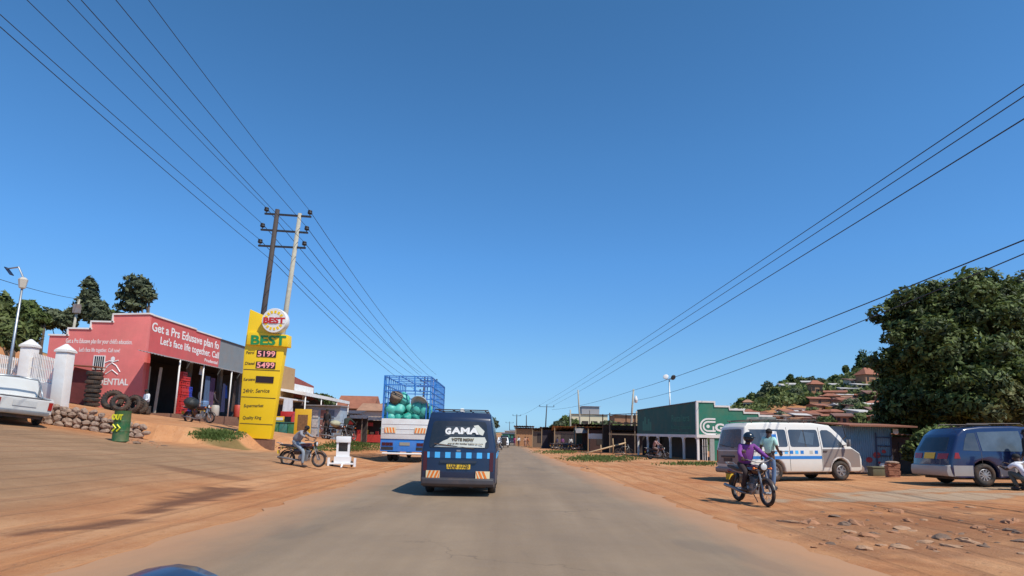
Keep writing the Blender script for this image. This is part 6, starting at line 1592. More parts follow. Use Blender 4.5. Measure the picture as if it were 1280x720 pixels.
def putm(t, x, y, h, lean=0):
    t.location = (x, y, gz(x, y)); t.rotation_euler = (0, lean, -h)
moto = motorcycle('black motorcycle with round headlight ridden by the person in purple beside the road')
putm(moto, 5.42, 13.85, R(171), 0)

# ================================================================== PEOPLE
def S(a, b, k): return Vector(a)*(1-k)+Vector(b)*k
STAND = dict(pel=(0, 0, .95), bel=(0, .01, 1.10), che=(0, 0, 1.30), nec=(0, 0, 1.47), hea=(0, .025, 1.585), top=(0, .01, 1.665),
    shL=(-.165, -.005, 1.41), shR=(.165, -.005, 1.41), elL=(-.22, -.03, 1.14), elR=(.22, -.03, 1.14), wrL=(-.225, .06, .90), wrR=(.225, .06, .90),
    hiL=(-.085, 0, .90), hiR=(.085, 0, .90), knL=(-.10, .03, .50), knR=(.10, .03, .50), anL=(-.10, -.02, .09), anR=(.10, -.02, .09), toL=(-.115, .12, .035), toR=(.115, .12, .035))
RIDE = dict(pel=(0, -.32, .90), bel=(0, -.27, 1.03), che=(0, -.19, 1.23), nec=(0, -.12, 1.40), hea=(0, -.07, 1.51), top=(0, -.08, 1.60),
    shL=(-.17, -.15, 1.34), shR=(.17, -.15, 1.34), elL=(-.31, .02, 1.15), elR=(.31, .02, 1.15), wrL=(-.33, .21, 1.06), wrR=(.33, .21, 1.06), haL=(-.33, .27, 1.04), haR=(.33, .27, 1.04),
    hiL=(-.09, -.30, .86), hiR=(.09, -.30, .86), knL=(-.21, .12, .74), knR=(.21, .12, .74), anL=(-.19, -.06, .35), anR=(.19, -.06, .35), toL=(-.20, .09, .31), toR=(.20, .09, .31))
WALK = dict(STAND, knL=(-.09, .16, .53), anL=(-.09, .18, .10), toL=(-.10, .32, .07), knR=(.09, -.04, .50), anR=(.09, -.27, .14), toR=(.10, -.17, .04), elL=(-.21, -.12, 1.15), wrL=(-.22, -.16, .92), elR=(.21, .03, 1.13), wrR=(.21, .20, .95))
CROUCH = dict(pel=(0, -.22, .30), bel=(0, -.18, .44), che=(0, -.08, .62), nec=(0, .02, .78), hea=(0, .08, .88), top=(0, .07, .965),
    shL=(-.165, 0, .73), shR=(.165, 0, .73), elL=(-.22, .20, .55), elR=(.22, .22, .60), wrL=(-.15, .40, .62), wrR=(.12, .42, .70),
    hiL=(-.09, -.22, .30), hiR=(.09, -.22, .30), knL=(-.17, .18, .50), knR=(.17, .18, .50), anL=(-.14, -.02, .09), anR=(.14, -.02, .09), toL=(-.15, .12, .035), toR=(.15, .12, .035))
SITP = dict(STAND, pel=(0, 0, .48), bel=(0, .02, .62), che=(0, .03, .82), nec=(0, .05, .99), hea=(0, .08, 1.10), top=(0, .07, 1.18), shL=(-.165, .03, .93), shR=(.165, .03, .93), elL=(-.22, .06, .67), elR=(.22, .06, .67), wrL=(-.12, .28, .58), wrR=(.12, .28, .58), hiL=(-.09, 0, .47), hiR=(.09, 0, .47), knL=(-.12, .42, .50), knR=(.12, .42, .50), anL=(-.12, .40, .09), anR=(.12, .40, .09), toL=(-.12, .54, .035), toR=(.12, .54, .035))
CM = {}
def cm(name, c): return mat('fabric_'+name, c, .9, var=.18, scale=9)
shoe = mat('dark_shoe', (.03, .025, .022), .6, var=.2, dust=.4)
def person(label, J, shirt, trousers, loc, rz, head=None, sleeve='short', group=None, near=False, stout=1.0, footwear=True):
    t = thing('person', label, 'person', loc, rz, group)
    K = ['pel', 'bel', 'che', 'nec', 'hea', 'top', 'shL', 'elL', 'wrL', 'haL', 'shR', 'elR', 'wrR', 'haR', 'hiL', 'knL', 'anL', 'toL', 'hiR', 'knR', 'anR', 'toR']
    J = dict(J)
    for s in 'LR':
        if 'ha'+s not in J: J['ha'+s] = tuple(Vector(J['wr'+s])+(Vector(J['wr'+s])-Vector(J['el'+s])).normalized()*.085)
    rad = dict(pel=.115, bel=.105, che=.125, nec=.052, hea=(.082, .092), top=.062, sh=.056, el=.041, wr=.027, ha=(.035, .02), hi=.078, kn=.055, an=.036, to=.034)
    pts = [J[k] for k in K]; rr = [rad.get(k, rad.get(k[:2])) for k in K]
    rr = [(r if hasattr(r, '__len__') else (r, r)) for r in rr]
    ix = {k: i for i, k in enumerate(K)}
    E = [(0, 1), (1, 2), (2, 3), (3, 4), (4, 5)]
    for s in 'LR': E += [(2, ix['sh'+s]), (ix['sh'+s], ix['el'+s]), (ix['el'+s], ix['wr'+s]), (ix['wr'+s], ix['ha'+s]), (0, ix['hi'+s]), (ix['hi'+s], ix['kn'+s]), (ix['kn'+s], ix['an'+s]), (ix['an'+s], ix['to'+s])]
    ex = MB(); h = Vector(J['hea']); up = (Vector(J['top'])-Vector(J['nec'])).normalized(); fw = Vector((1, 0, 0)).cross(up)*-1
    fw = up.cross(Vector((1, 0, 0))); fw = fw if fw.y > 0 else -fw
    ex.sph(h+fw*.095-up*.005, (.016, .022, .024), 8, 6); ex.sph(h+fw*.083-up*.045, (.026, .014, .009), 8, 5)
    for s in (-1, 1): ex.sph(h+Vector((s*.083, 0, 0)), (.012, .022, .03), 8, 6)
    for s in 'LR':                        # five fingers rooted in each palm
        w_ = Vector(J['wr'+s]); a = Vector(J['ha'+s]); d = (a-w_).normalized(); side = d.cross(Vector((0, 0, 1)))
        if side.length < .3: side = Vector((0, 1, 0))
        side.normalize(); cur = side.cross(d); cur = cur if cur.z < 0 else -cur
        for k, (o, ln) in enumerate(((-.026, .062), (-.009, .074), (.009, .070), (.025, .055))):
            p = a+side*o; ex.tube([p-d*.01, p+d*ln*.5+cur*.006, p+d*ln*.85+cur*.03], [.0095, .0085, .006], 6)
        sg_ = -1 if s == 'L' else 1; ps = w_+d*.035+side*.03*sg_; ex.tube([ps, ps+side*.022*sg_+d*.03, ps+side*.028*sg_+d*.058+cur*.012], [.011, .0095, .007], 6)
    body = skinmesh('body', pts, E, rr, skin, t, sub=1, root=0, extra=ex)
    g = stout
    # shirt
    A = {'p': J['pel'], 'b': J['bel'], 'c': J['che'], 'n': tuple(S(J['che'], J['nec'], .72))}
    sp_ = [A['p'], A['b'], A['c'], A['n']]; se = [(0, 1), (1, 2), (2, 3)]; sr = [(.138*g, .128*g), (.130*g, .12*g), (.150*g, .135*g), (.07, .07)]
    for s in 'LR':
        n0 = len(sp_); sp_ += [J['sh'+s]]; se.append((2, n0)); sr.append((.072, .072))
        if sleeve == 'short': sp_ += [tuple(S(J['sh'+s], J['el'+s], .8))]; sr.append((.062, .062)); se.append((n0, n0+1))
        else: sp_ += [J['el'+s], tuple(S(J['el'+s], J['wr'+s], .92))]; sr += [(.056, .056), (.042, .042)]; se += [(n0, n0+1), (n0+1, n0+2)]
    skinmesh('shirt', sp_, se, sr, shirt, t, sub=1, root=0)
    tp_ = [tuple(S(J['pel'], J['bel'], .25)), J['pel']]; te = [(0, 1)]; tr_ = [(.120*g, .115*g), (.125*g, .12*g)]
    for s in 'LR':
        n0 = len(tp_); tp_ += [J['hi'+s], J['kn'+s], tuple(S(J['kn'+s], J['an'+s], .93))]; te += [(1, n0), (n0, n0+1), (n0+1, n0+2)]; tr_ += [(.092, .092), (.068, .068), (.055, .055)]
    skinmesh('trousers', tp_, te, tr_, trousers, t, sub=1, root=1)
    if footwear:
        for s in 'LR':
            a, c_ = Vector(J['an'+s]), Vector(J['to'+s]); b = MB(); m_ = (a+c_)/2-Vector((0, 0, .012)); d = (c_-a); d = Vector((d.x, d.y, d.z+.05))
            b.sph(m_+Vector((0, .0, -.005)), (.05, .135, .048), 10, 7, Matrix.Rotation(math.atan2(d.z, Vector((d.x, d.y)).length), 4, 'X')); b.build('shoe', shoe, t, smooth=True)
    hm = MB(); hc = h+up*.028-fw*.012
    if head and head[0] == 'helmet':
        hm.sph(hc+up*.01, (.125, .14, .13), 16, 12); hm.box(hc+fw*.13+up*.03, (.16, .07, .015)); hm.build('helmet', head[1], t, smooth=True)
        v = MB(); v.sph(hc+fw*.035-up*.02, (.112, .115, .06), 14, 8); v.build('visor', glass, t, smooth=True)
    elif head and head[0] == 'cap':
        hm.sph(hc+up*.02, (.095, .105, .082), 14, 9); hm.box(hc+fw*.12+up*.02, (.13, .10, .012)); hm.build('cap', head[1], t, smooth=True)
    elif head and head[0] == 'scarf':
        hm.sph(hc, (.105, .115, .11), 14, 9); hm.build('headscarf', head[1], t, smooth=True)
    else:
        hm.sph(hc+up*.012, (.088, .098, .082), 14, 9); hm.build('hair', hair, t, smooth=True)
    if near:
        for s in (-1, 1):
            b = MB(); b.sph(h+fw*.083+up*.018+Vector((s*.03, 0, 0)), (.012, .008, .008), 8, 6); e = b.build('eye', white, t, smooth=True)
            b = MB(); b.sph(h+fw*.090+up*.018+Vector((s*.03, 0, 0)), (.0055, .003, .006), 8, 6); b.build('iris', hair, e, smooth=True)
    return t
# rider in purple: torso turned slightly, on the motorcycle
t = person('rider in purple jacket and dark helmet sitting on the black motorcycle by the road', dict(RIDE, haL=(-.335, .25, 1.045), haR=(.335, .25, 1.045)), cm('purple', (.20, .05, .25)), cm('dark_brown_trousers', (.035, .022, .022)), moto.location, -R(171), ('helmet', mat('helmet_dark', (.012, .02, .03), .25)), 'long', near=True, stout=1.3)
moto.scale = (.94,)*3; t.scale = (.94,)*3
# standing person in mint shirt
q = gp(961, 17.6)
person('standing person in pale mint shirt and blue jeans behind the rider in purple', dict(STAND, elR=(.24, -.02, 1.15), wrR=(.20, .20, 1.02), elL=(-.23, -.06, 1.16), wrL=(-.26, .04, .93), knL=(-.11, .05, .50), toL=(-.14, .12, .035)), cm('mint', (.42, .68, .58)), cm('jeans', (.12, .19, .30)), q, R(-50), None, 'short', near=True, stout=1.05)
b = MB(); b.box((0, 0, 0), (.075, .012, .15)); o = b.build('phone', plastic, None, bevel=.006); 
ql = q+Matrix.Rotation(R(-50), 3, 'Z') @ Vector((.19, .30, 1.02)); o.location = ql; o.rotation_euler = (.4, 0, R(-50)); tag(o, 'dark phone held by the person in the mint shirt', 'phone')
b = MB(); b.b2((-.005, -.03, -.035), (.005, -.02, .0)); 
# left rider
m2 = dup(moto, (0, 0, 0), 0, 'dark motorcycle with rider in grey shirt at the edge of the left forecourt')
q = hit(378, 583.5); putm(m2, q.x, q.y, R(97))
person('rider in grey shirt and pale jeans hunched over the motorcycle left of the white stand', dict(RIDE, che=(0, -.13, 1.17), nec=(0, -.0, 1.30), hea=(0, .07, 1.37), top=(0, .09, 1.45), shL=(-.17, -.05, 1.25), shR=(.17, -.05, 1.25), anR=(.24, .10, .08), knR=(.24, .12, .56), toR=(.25, .24, .035)), cm('grey', (.26, .25, .26)), cm('pale_jeans', (.24, .28, .32)), m2.location, -R(97), None, 'long', stout=1.45)
# shop front motorcycle with load
m3 = dup(moto, (0, 0, 0), 0, 'dark motorcycle parked in front of the pink shop with a black load'); q = gp(247, 31.0); putm(m3, q.x, q.y, R(100))
b = MB(); b.sph((0, 0, 0), (.34, .42, .30), 14, 9)
for i in range(len(b.v)): v = Vector(b.v[i]); k = 1+.2*noise.noise(v*4); b.v[i] = tuple(v*k)
o = b.build('sack', mat('black_sack', (.022, .024, .022), .6, var=.4), None, smooth=True); o.location = m3.location+Vector((-.45, 0, 1.0)); tag(o, 'black sack strapped on the motorcycle parked at the pink shop', 'sack')
# white stand / trolley
q = hit(427, 584)
t = thing('sign_trolley', 'small white wheeled stand with dark window on the dirt edge left of the road', 'stand', q, .12)
b = MB(); b.b2((-.26, -.10, .98), (.30, .10, 1.22)); b.build('header_board', whitec, t, bevel=.01)
b = MB(); b.b2((-.24, -.05, .42), (.28, .05, .62)); b.b2((-.24, -.05, .622), (-.16, .05, .978)); b.b2((.20, -.05, .622), (.28, .05, .978)); b.b2((-.3, -.12, .18), (.34, .14, .415)); b.build('frame', whitec, t)
b = MB(); b.b2((-.158, -.02, .624), (.198, .02, .976)); b.build('dark_window', glass, t)
b = MB(); b.b2((-.50, -.18, .12), (.52, .0, .178)); [b.box((x, -.09, .2), (.07, .2, .34)) for x in (-.5, .52)]; b.tube([(.05, -.18, .14), (.05, -.5, .02)], .035, 7); b.build('base_frame', whitec, t)
for s in (-1, 1):
    b = MB(); b.torus((s*.38, .06, .13), .09, .04, 'X', 18, 7); b.build('wheel', rubber, t, smooth=True)
# dark person and loaded motorcycle behind
person('dark clothed person standing behind the small white stand on the left', STAND, cm('black_top', (.02, .02, .024)), cm('black_trousers', (.022, .02, .02)), gp(407.5, 35), R(160), None, 'long')
m4 = dup(moto, (0, 0, 0), 0, 'motorcycle with cream bundle parked behind the small white stand'); q = gp(421, 35); putm(m4, q.x, q.y, R(85))
b = MB(); b.sph((0, 0, 0), (.30, .42, .20), 12, 8)
for i in range(len(b.v)): v = Vector(b.v[i]); b.v[i] = tuple(v*(1+.2*noise.noise(v*5)))
o = b.build('sack', mat('pale_sack', (.38, .36, .24), .9, var=.3, scale=5), None, smooth=True); o.location = m4.location+Vector((-.1, 0, .95)); tag(o, 'cream bundle on the motorcycle behind the white stand', 'sack')
m5 = dup(moto, (0, 0, 0), 0, 'dark motorcycle parked nearest the truck among the left bystanders'); q = gp(435, 37); putm(m5, q.x, q.y, R(20))
person('person in dark green sitting on the motorcycle nearest the truck', RIDE, cm('dark_green', (.03, .04, .03)), cm('black_trousers', (.022, .02, .02)), m5.location, -R(20), None, 'long')
# white shirt at shop corner
q = gp(179, 32.4); person('seated person in white shirt at the corner of the pink shop', dict(SITP), cm('white_shirt', (.75, .76, .80)), cm('black_trousers', (.022, .02, .02)), q+Vector((0, 0, .12)), R(150), None, 'long', stout=1.15)
b = MB(); b.lathe([(.22, 0), (.24, .1), (.22, .3), (.23, .45)], (0, 0, 0), 14); o = b.build('stool', rubber, None, smooth=True); o.location = q+Vector((0, -.0, 0)); tag(o, 'black drum stool under the seated person in white', 'stool')
for i, (px, y, c, nm, p_) in enumerate(((226, 38.8, (.05, .06, .09), 'dark blue', STAND), (262, 40.5, (.06, .05, .06), 'dark grey', WALK))):
    q = gp(px, y); q.z = 1.93; q.x = X0+.9; person('person in %s clothes standing in the shade of the shop awning' % nm, p_, cm('shade%d' % i, c), cm('black_trousers', (.022, .02, .02)), q, R(-90+40*i), None, 'long')
# crouching beside minivan
q = gp(1271, 17.3); person('person in white T-shirt crouching beside the blue minivan', dict(CROUCH), cm('white_tee', (.70, .70, .74)), cm('olive_trousers', (.09, .10, .085)), q, R(10), None, 'short', near=True, stout=1.05)
person('person in black standing behind the one crouching at the minivan', STAND, cm('black_top', (.02, .02, .024)), cm('black_trousers', (.022, .02, .02)), gp(1283, 17.9), R(30), None, 'long')
# walkers far on the right verge
for px, y, c, tc_, nm, h_ in ((643.5, 112, (.50, .05, .18), (.25, .03, .1), 'person in bright pink walking far down the right verge', 180), (648.5, 100, (.7, .7, .66), (.03, .03, .05), 'person in white top and dark trousers walking on the right verge', 175), (656.5, 98, (.55, .30, .20), (.35, .2, .15), 'person in orange-brown walking nearest the plank shacks', 180), (660, 108, (.6, .2, .1), (.2, .1, .08), 'person in red-orange in front of the orange plank shack', 90)):
    person(nm, WALK, cm('w%d' % int(px), c), cm('t%d' % int(px), tc_), gp(px, y), R(h_), None, 'long')
mf = dup(moto, (0, 0, 0), 0, 'motorcycle with rider riding toward the viewer beside the navy minibus'); q = gp(627, 70); putm(mf, q.x, q.y, R(180))
person('rider in white shirt and dark helmet riding beside the navy minibus', RIDE, cm('white_shirt', (.75, .76, .80)), cm('black_trousers', (.022, .02, .02)), mf.location, -R(180), ('helmet', mat('helmet_dark', (.012, .02, .03), .25)), 'long')
# parked row
for i, (px, y, hd_, lb) in enumerate(((695, 84, 60, 'leftmost'), (700, 83, 75, 'second from the left'), (706, 82, 50, 'third from the left'), (712, 80, 80, 'fourth from the left'), (718, 79, 60, 'fifth from the left'), (722.5, 77, 70, 'rightmost, by the tall thin pole,'))):
    m = dup(moto, (0, 0, 0), 0, 'parked motorcycle %s in the row before the right-hand shacks' % lb, 'motorcycles parked in a row on the right'); q = gp(px, y); putm(m, q.x, q.y, R(hd_), .1)
for i, (px, y, c, nm) in enumerate(((703, 86, (.30, .10, .25), 'mauve'), (713.5, 84, (.7, .68, .62), 'white'), (720, 85, (.35, .05, .06), 'dark red'), (697, 88, (.05, .05, .12), 'navy'))):
    person('person in %s top standing among the parked motorcycles' % nm, STAND, cm('p_'+nm, c), cm('black_trousers', (.022, .02, .02)), gp(px, y), R(150+i*30), None, 'long', 'people among the parked motorcycles')
mg = dup(moto, (0, 0, 0), 0, 'motorcycle parked in front of the green shop openings'); q = gp(822, 46.5); putm(mg, q.x, q.y, R(120))
person('person in dusty pink seated on the motorcycle before the green shop', RIDE, cm('dusty_pink', (.35, .20, .18)), cm('dusty_trousers', (.22, .15, .13)), mg.location, -R(120), None, 'long')
# bicycle
q = gp(780, 56); t = thing('bicycle', 'silver bicycle standing at the end of the grass by the timber rail', 'bicycle', q, R(-95))
for y in (-.52, .52):
    b = MB(); b.torus((0, 0, 0), .32, .018, 'X', 26, 6); w_ = b.build('wheel', rubber, t, smooth=True); w_.location = (0, y, .34)
    b = MB(); [b.tube([(0, 0, 0), (0, .31*math.cos(a), .31*math.sin(a))], .003, 4) for a in [2*PI*i/16 for i in range(16)]]; b.torus((0, 0, 0), .30, .01, 'X', 24, 5); b.build('rim', chrome, w_)
b = MB(); b.tube([(0, .52, .34), (0, .40, .95)], .016, 7); b.tube([(0, .42, .85), (0, -.15, .82), (0, -.05, .30), (0, .41, .75)], .017, 7); b.tube([(0, -.52, .34), (0, -.05, .30)], .012, 6); b.tube([(0, -.52, .34), (0, -.17, .86), (0, -.19, .95)], .012, 6); b.build('frame', alum, t, smooth=True)
b = MB(); b.sph((0, -.19, .97), (.07, .13, .035), 10, 6); b.build('saddle', seatm, t, smooth=True)
b = MB(); b.tube([(-.28, .3, .98), (-.1, .40, 1.0), (.1, .40, 1.0), (.28, .3, .98)], .013, 6); b.build('handlebar', chrome, t, smooth=True)
b = MB(); b.torus((.03, -.05, .30), .09, .01, 'X', 16, 5); b.tube([(.05, -.05, .30), (.05, .1, .2), (.12, .1, .2)], .01, 5); b.tube([(-.05, -.05, .30), (-.05, -.2, .4), (-.12, -.2, .4)], .01, 5); b.build('crank', chrome, t)
# ================================================================== TREES AND GRASS
# big mango-like tree on the right
def P(px, py, y): return at(px, py, y)
q = gp(1200, 28)
def rel(px, py, y, rpx, rpz, ry=None):
    p = at(px, py, y)-q; return (tuple(p), (rpx/760*y, (ry or rpx*.9)/760*y, rpz/760*y))
bl_ = [rel(1150, 395, 28, 42, 48), rel(1190, 380, 27, 46, 40), rel(1235, 372, 28, 44, 38), rel(1140, 440, 27.5, 36, 40), rel(1128, 490, 28.5, 30, 38), rel(1185, 440, 26, 52, 46), rel(1235, 430, 26.5, 50, 48), rel(1270, 410, 28, 36, 46),
       rel(1165, 495, 27.5, 40, 34), rel(1210, 490, 25.5, 44, 34), rel(1255, 485, 25.8, 40, 36), rel(1195, 520, 28, 46, 22), rel(1300, 450, 28, 50, 60), rel(1240, 520, 27.5, 40, 22)]
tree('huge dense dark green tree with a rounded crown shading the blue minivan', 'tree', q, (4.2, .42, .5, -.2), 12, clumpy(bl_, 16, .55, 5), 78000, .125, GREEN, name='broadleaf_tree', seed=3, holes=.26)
q = gp(1262, 24.5)
bl_ = [rel(1262, 500, 24.5, 26, 26), rel(1240, 515, 24, 16, 16), rel(1276, 520, 24.5, 20, 18)]
tree('sparse yellowish young tree in front of the big dark tree at the right edge', 'tree', q, (2.4, .10, .3, 0), 7, bl_, 2600, .12, BROWNL, name='young_tree', seed=9, holes=.15)
q = gp(1300, 36)
bl_ = [rel(1290, 380, 36, 50, 38), rel(1310, 440, 36, 60, 60), rel(1270, 365, 37, 22, 18)]
tree('brownish green tree behind the big tree at the right edge', 'tree', q, (5, .35, 0, 0), 6, bl_, 9000, .2, GREEN3, name='broadleaf_tree', seed=12)
q = gp(1130, 32)
bl_ = [rel(1118, 520, 32, 22, 24), rel(1138, 535, 31, 24, 22), rel(1150, 515, 32, 22, 22), rel(1165, 535, 31, 20, 20)]
tree('lighter green bushy shrub at the left foot of the big tree', 'shrub', q, (1.2, .12, 0, 0), 4, bl_, 5000, .16, GREEN2, name='shrub', seed=15, holes=.3)
q = gp(1190, 24); bl_ = [rel(1158, 553, 24, 16, 16), rel(1142, 565, 24, 12, 12), rel(1180, 545, 24.5, 22, 14)]
tree('dark leafy bush between the brown shed and the blue minivan', 'shrub', q, (.8, .06, -.8, 0), 4, bl_, 2600, .10, GREEN, name='shrub', seed=16, holes=.3)
# left hillside trees behind the pink shop
def ltree(label, px, pyb, y, blobs, n, size, m, trunkh, seed, tr=.2, holes=.3, group='trees on the left hillside', name='tree', lean=0):
    global q
    q = gp(px, y)
    top = [rel(a, b, y, c, d) for a, b, c, d in blobs]
    tree(label, 'tree', q, (trunkh, tr, lean, 0), 6, top, n, size, m, group, name, seed, holes)
def tH(px, py, y): return at(px, py, y).z-gz(at(px, 545, y).x, y)
ltree('lone tree with open rounded crown and bare trunk above the pink shop roof', 170, 400, 62, [(172, 356, 17, 12), (160, 370, 12, 10), (183, 368, 11, 12), (170, 382, 12, 8), (155, 384, 10, 5)], 3600, .27, GREEN3, tH(172, 372, 62), 31, .22, -.02)
ltree('tall ragged spiky tree just left of the lone tree', 112, 400, 60, [(112, 368, 11, 18), (104, 385, 12, 14), (120, 390, 15, 16), (112, 352, 6, 7), (130, 398, 12, 10)], 4600, .27, GREEN3, tH(112, 380, 60), 32, .25, .05)
ltree('dark round tree on the left hillside beside the street lamp', 38, 400, 66, [(36, 386, 12, 11), (46, 398, 14, 10), (28, 396, 10, 9)], 3000, .3, GREEN, tH(38, 395, 66), 33)
ltree('mid-height bushy tree between the lamp and the spiky tree', 68, 405, 68, [(66, 396, 14, 10), (82, 402, 13, 11), (90, 394, 9, 9), (60, 404, 10, 8)], 3200, .3, GREEN3, tH(68, 400, 68), 34)
ltree('green tree at the left edge of the photo above the railing', 2, 420, 50, [(0, 385, 14, 18), (6, 410, 18, 18), (-8, 400, 14, 24)], 3000, .36, GREEN2, tH(2, 400, 50), 35)
ltree('broad-leaved banana-like clump behind the railing', 22, 430, 44, [(20, 422, 18, 12), (36, 415, 10, 10)], 1300, .5, GREEN2, tH(22, 430, 44), 36, .15)
ltree('low dark tree right of the spiky tree behind the parapet', 140, 405, 64, [(140, 396, 12, 7), (150, 398, 12, 6), (128, 400, 10, 8)], 1500, .4, GREEN, tH(140, 400, 64), 37)
for i, (px, py, y, r_) in enumerate(((404, 498, 100, 6), (412, 502, 110, 7), (432, 503, 130, 7), (395, 497, 95, 5), (422, 508, 120, 6), (480, 512, 150, 8), (545, 520, 190, 9), (612, 527, 170, 8), (600, 530, 190, 8))):
    ltree(['round dark tree beyond the dark red shop', 'bushy tree beyond the poster kiosk', 'green tree behind the rusty roofed house', 'small tree above the maroon parapet', 'low tree left of the rusty roof', 'tree behind the caged truck', 'tree beyond the truck and minibus gap', 'tree top showing just above the navy minibus', 'far bushy tree left of the road end'][i], px, py, y, [(px, py, r_, r_*.8), (px+r_*.6, py+r_*.5, r_*.8, r_*.7), (px-r_*.6, py+r_*.6, r_*.8, r_*.7)], 1100, .5, [GREEN, GREEN3][i % 2], tH(px, py+4, y), 60+i, .2, group='far trees along the street')
# right verge trees
for i, (px, py, y, r_) in enumerate(((699, 532, 120, 9), (708, 526, 125, 8), (692, 536, 130, 6), (727, 537, 110, 10), (717, 530, 118, 8), (745, 536, 105, 11), (758, 533, 100, 9), (772, 536, 98, 10), (786, 538, 96, 10), (738, 541, 100, 8), (798, 534, 100, 9), (765, 541, 92, 8))):
    ltree('%s in the green belt behind the right-hand shacks' % ['bluish bushy tree, leftmost large one,', 'tall bushy tree right of the far pole', 'small tree left of the shack roofs', 'tree behind the tall thin pole', 'tree between the two pale poles', 'broad tree under the cream building', 'tree left of the unfinished brick frame', 'tree in front of the brick frame', 'tree behind the leaning pale pole', 'low tree below the cream building', 'tree behind the timber shelter', 'low tree above the rusty dark shack'][i], px, py, y, [(px, py, r_, r_*.7), (px+r_*.7, py+r_*.5, r_*.8, r_*.6), (px-r_*.7, py+r_*.6, r_*.8, r_*.6), (px, py+r_*.9, r_, r_*.6)], 1300, .42, [GREEN3, GREEN, GREEN2][i % 3], tH(px, py+4, y), 80+i, .2, group='trees behind the right-hand shacks')
# hill trees: individually placed ridge trees
hl_ = [(1078, 450, 7, 13, 'tall dark tree pair standing on the ridge of the hill'), (1088, 455, 7, 9, 'round dark tree beside the tall ridge pair'), (1057, 461, 3, 4, 'small tree on the ridge beside the long roof'), (1070, 461, 4, 4, 'small round tree on the ridge left of the tall pair'),
       (960, 486, 7, 9, 'dark conical tree on the left shoulder of the hill'), (971, 490, 6, 7, 'dark tree beside the conical one on the hill shoulder'), (988, 475, 4, 7, 'slim tree rising from the hill crest'), (950, 496, 5, 6, 'small tree low on the left shoulder of the hill'), (1000, 476, 7, 5, 'bushy tree on the crest above the white huts'), (980, 481, 6, 5, 'bushy tree on the crest right of the slim tree'), (1012, 476, 7, 5, 'low bushy tree on the middle crest'),
       (940, 497, 5, 5, 'small dark tree at the low left end of the hill'), (928, 503, 6, 5, 'bush at the foot of the hill above the green shop'), (1025, 477, 7, 4, 'low bush on the crest above the brick house'), (1104, 455, 7, 7, 'tree on the ridge touching the big tree'), (1098, 470, 8, 7, 'bushy tree under the ridge near the big tree'), (1064, 507, 10, 8, 'bushy tree between brown houses half way up'), (1076, 512, 9, 8, 'dark tree among brown houses half way up'),
       (1086, 497, 9, 7, 'tree below the pointed red roof'), (1066, 517, 8, 6, 'lower bushy tree among the brown houses'), (1075, 523, 8, 6, 'tree above the blue kiosk roof'), (1034, 527, 9, 5, 'pale bush right behind the white van roof'), (1026, 527, 6, 4, 'small pale bush above the white van'), (1058, 477, 8, 4, 'bush in the green gap under the ridge'), (1045, 473, 7, 4, 'bush left in the green gap under the ridge'), (1115, 480, 9, 9, 'tree on the slope just left of the big tree'), (1108, 510, 8, 8, 'tree at the foot of the slope left of the big tree'), (1008, 502, 6, 4, 'bush beside the brick house on the hill'), (995, 491, 6, 5, 'bush among the white huts on the hill'), (970, 500, 7, 4, 'bush on the grassy left slope'), (948, 516, 8, 5, 'low bush between the brown roofs above the green shop'), (978, 521, 8, 5, 'bush between low roofs just left of the white van aerial'), (1016, 516, 8, 6, 'bushy tree in the roofs above the middle of the white van'), (1092, 520, 8, 7, 'bushy tree in the roofs above the blue kiosk'), (1052, 510, 8, 6, 'round bush in the middle of the rusty roof cluster'), (1040, 492, 7, 5, 'bush beside the white domed hut')]
for i, (px, py, rx, rz_, lb) in enumerate(hl_):
    b_ = hit(px, py+rz_*1.1, 700); y = min(b_.y, 262); sc = y/760; q = Vector((at(px, py, y).x, y, 0)); q.z = gz(q.x, y)
    c_ = at(px, py, y)-q
    if c_.z < rz_*sc*.3: c_ = Vector((c_.x, c_.y, rz_*sc*.8))
    blobs = [((c_.x, c_.y, c_.z), (rx*sc, rx*sc, rz_*sc)), ((c_.x+rx*.5*sc, c_.y, c_.z-rz_*.4*sc), (rx*.7*sc, rx*.7*sc, rz_*.7*sc)), ((c_.x-rx*.5*sc, c_.y, c_.z-rz_*.4*sc), (rx*.7*sc, rx*.7*sc, rz_*.7*sc))]
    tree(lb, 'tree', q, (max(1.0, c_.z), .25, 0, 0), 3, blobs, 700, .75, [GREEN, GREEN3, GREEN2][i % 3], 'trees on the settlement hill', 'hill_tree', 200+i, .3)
# scrub on the hill: nobody could count it
rs = random.Random(77); allv = []; tone = []; fs = []
for _ in range(7500):
    px = rs.uniform(.27, .75); y = rs.uniform(120, 275); x = px*y
    n_ = noise.noise(Vector((x*.03, y*.03, 2)))
    if n_ < -.12+.2*(y < 170): continue
    z = gz(x, y); s_ = rs.uniform(.6, 1.9)
    for k in range(9):
        d = Vector((rs.gauss(0, .5), rs.gauss(0, .5), abs(rs.gauss(.4, .3))))*s_; c = Vector((x, y, z))+d
        a = Vector((rs.gauss(0, 1), rs.gauss(0, 1), rs.gauss(0, 1))).normalized()*s_*.35; b2_ = a.cross(Vector((rs.gauss(0, 1), rs.gauss(0, 1), rs.gauss(0, 1)))).normalized()*s_*.3
        o = len(allv); allv += [c-a, c-b2_, c+a, c+b2_]; fs.append((o, o+1, o+2, o+3)); tone += [max(0, min(1, .45+d.z*.2+rs.uniform(-.3, .3)+n_*.5))]*4
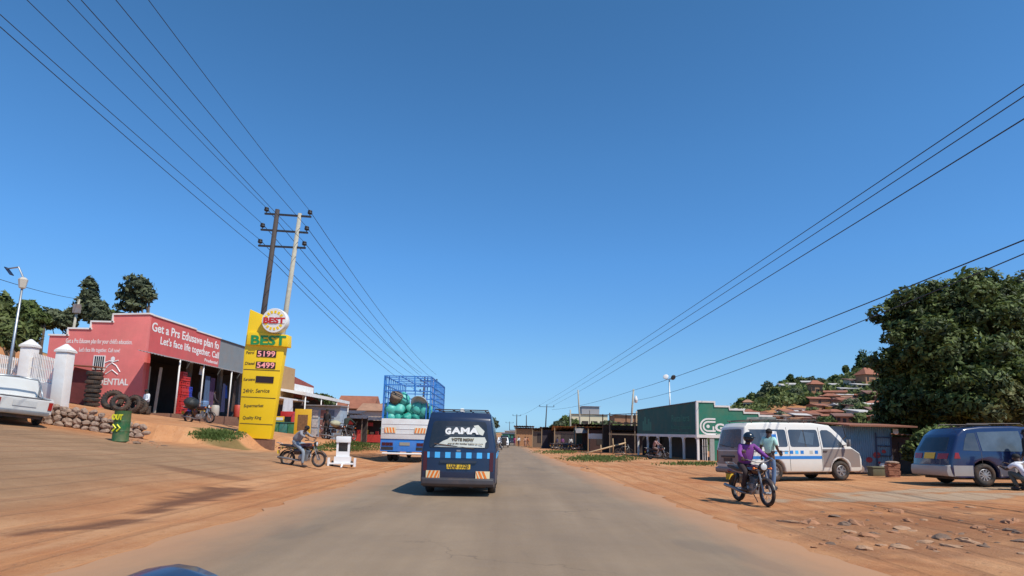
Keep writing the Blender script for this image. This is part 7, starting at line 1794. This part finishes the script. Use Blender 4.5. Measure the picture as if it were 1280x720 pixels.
def stuff(name, label, vs, fs, tone, m):
    me = bpy.data.meshes.new(name); me.from_pydata(vs, [], fs); ca = me.color_attributes.new('tone', 'FLOAT_COLOR', 'POINT'); buf = []
    for t_ in tone: buf += [t_, t_, t_, 1]
    ca.data.foreach_set('color', buf); me.materials.append(m); o = bpy.data.objects.new(name, me); COL.objects.link(o); o['label'] = label; o['category'] = 'vegetation'; o['kind'] = 'stuff'; return o
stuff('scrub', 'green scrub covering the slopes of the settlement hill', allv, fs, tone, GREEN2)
def grass(name, label, area, n, h, seed, m=GRASS):
    rr = random.Random(seed); vs = []; fs = []; tone = []
    for _ in range(n):
        px, py = area(rr); p = hit(px, py, 200)
        if p.y > 190: continue
        s_ = h*rr.uniform(.4, 1.3); a = rr.uniform(0, 6.28); w_ = .02+p.y*.0006
        d = Vector((math.cos(a)*w_, math.sin(a)*w_, 0)); tip = Vector((rr.gauss(0, .3)*s_, rr.gauss(0, .3)*s_, s_)); o = len(vs)
        vs += [p-d, p+d, p+tip]; fs.append((o, o+1, o+2)); t_ = max(0, min(1, rr.gauss(.55, .25)+.5*noise.noise(p*.8))); tone += [t_*.6, t_*.6, t_]
    stuff(name, label, vs, fs, tone, m)
def ell(cx, cy, rx, ry):
    def f(r):
        while True:
            a, b = r.gauss(0, .55), r.gauss(0, .5)
            if a*a+b*b < 2.2 and noise.noise(Vector((a*3+cx, b*2.5, cy)))+r.uniform(-.1, .5) > 0: return cx+a*rx, cy+b*ry
    return f
grass('grass', 'green grass tuft patch at the foot of the yellow sign', ell(272, 544, 26, 6), 2600, .10, 1)
grass('grass', 'green grass strip behind the small white stand', ell(425, 560, 62, 4), 1800, .08, 2)
grass('grass', 'green grass verge left of the truck', ell(450, 555, 34, 3.2), 1600, .11, 3)
grass('grass', 'green grass patch on the right verge below the timber rail', ell(752, 573, 40, 3.6), 3000, .12, 4)
grass('grass', 'rough grass along the right verge by the motorcycles', ell(700, 565, 28, 2), 900, .13, 5)
grass('grass', 'dry grass at the foot of the green shop', ell(870, 580, 42, 2), 700, .14, 6)
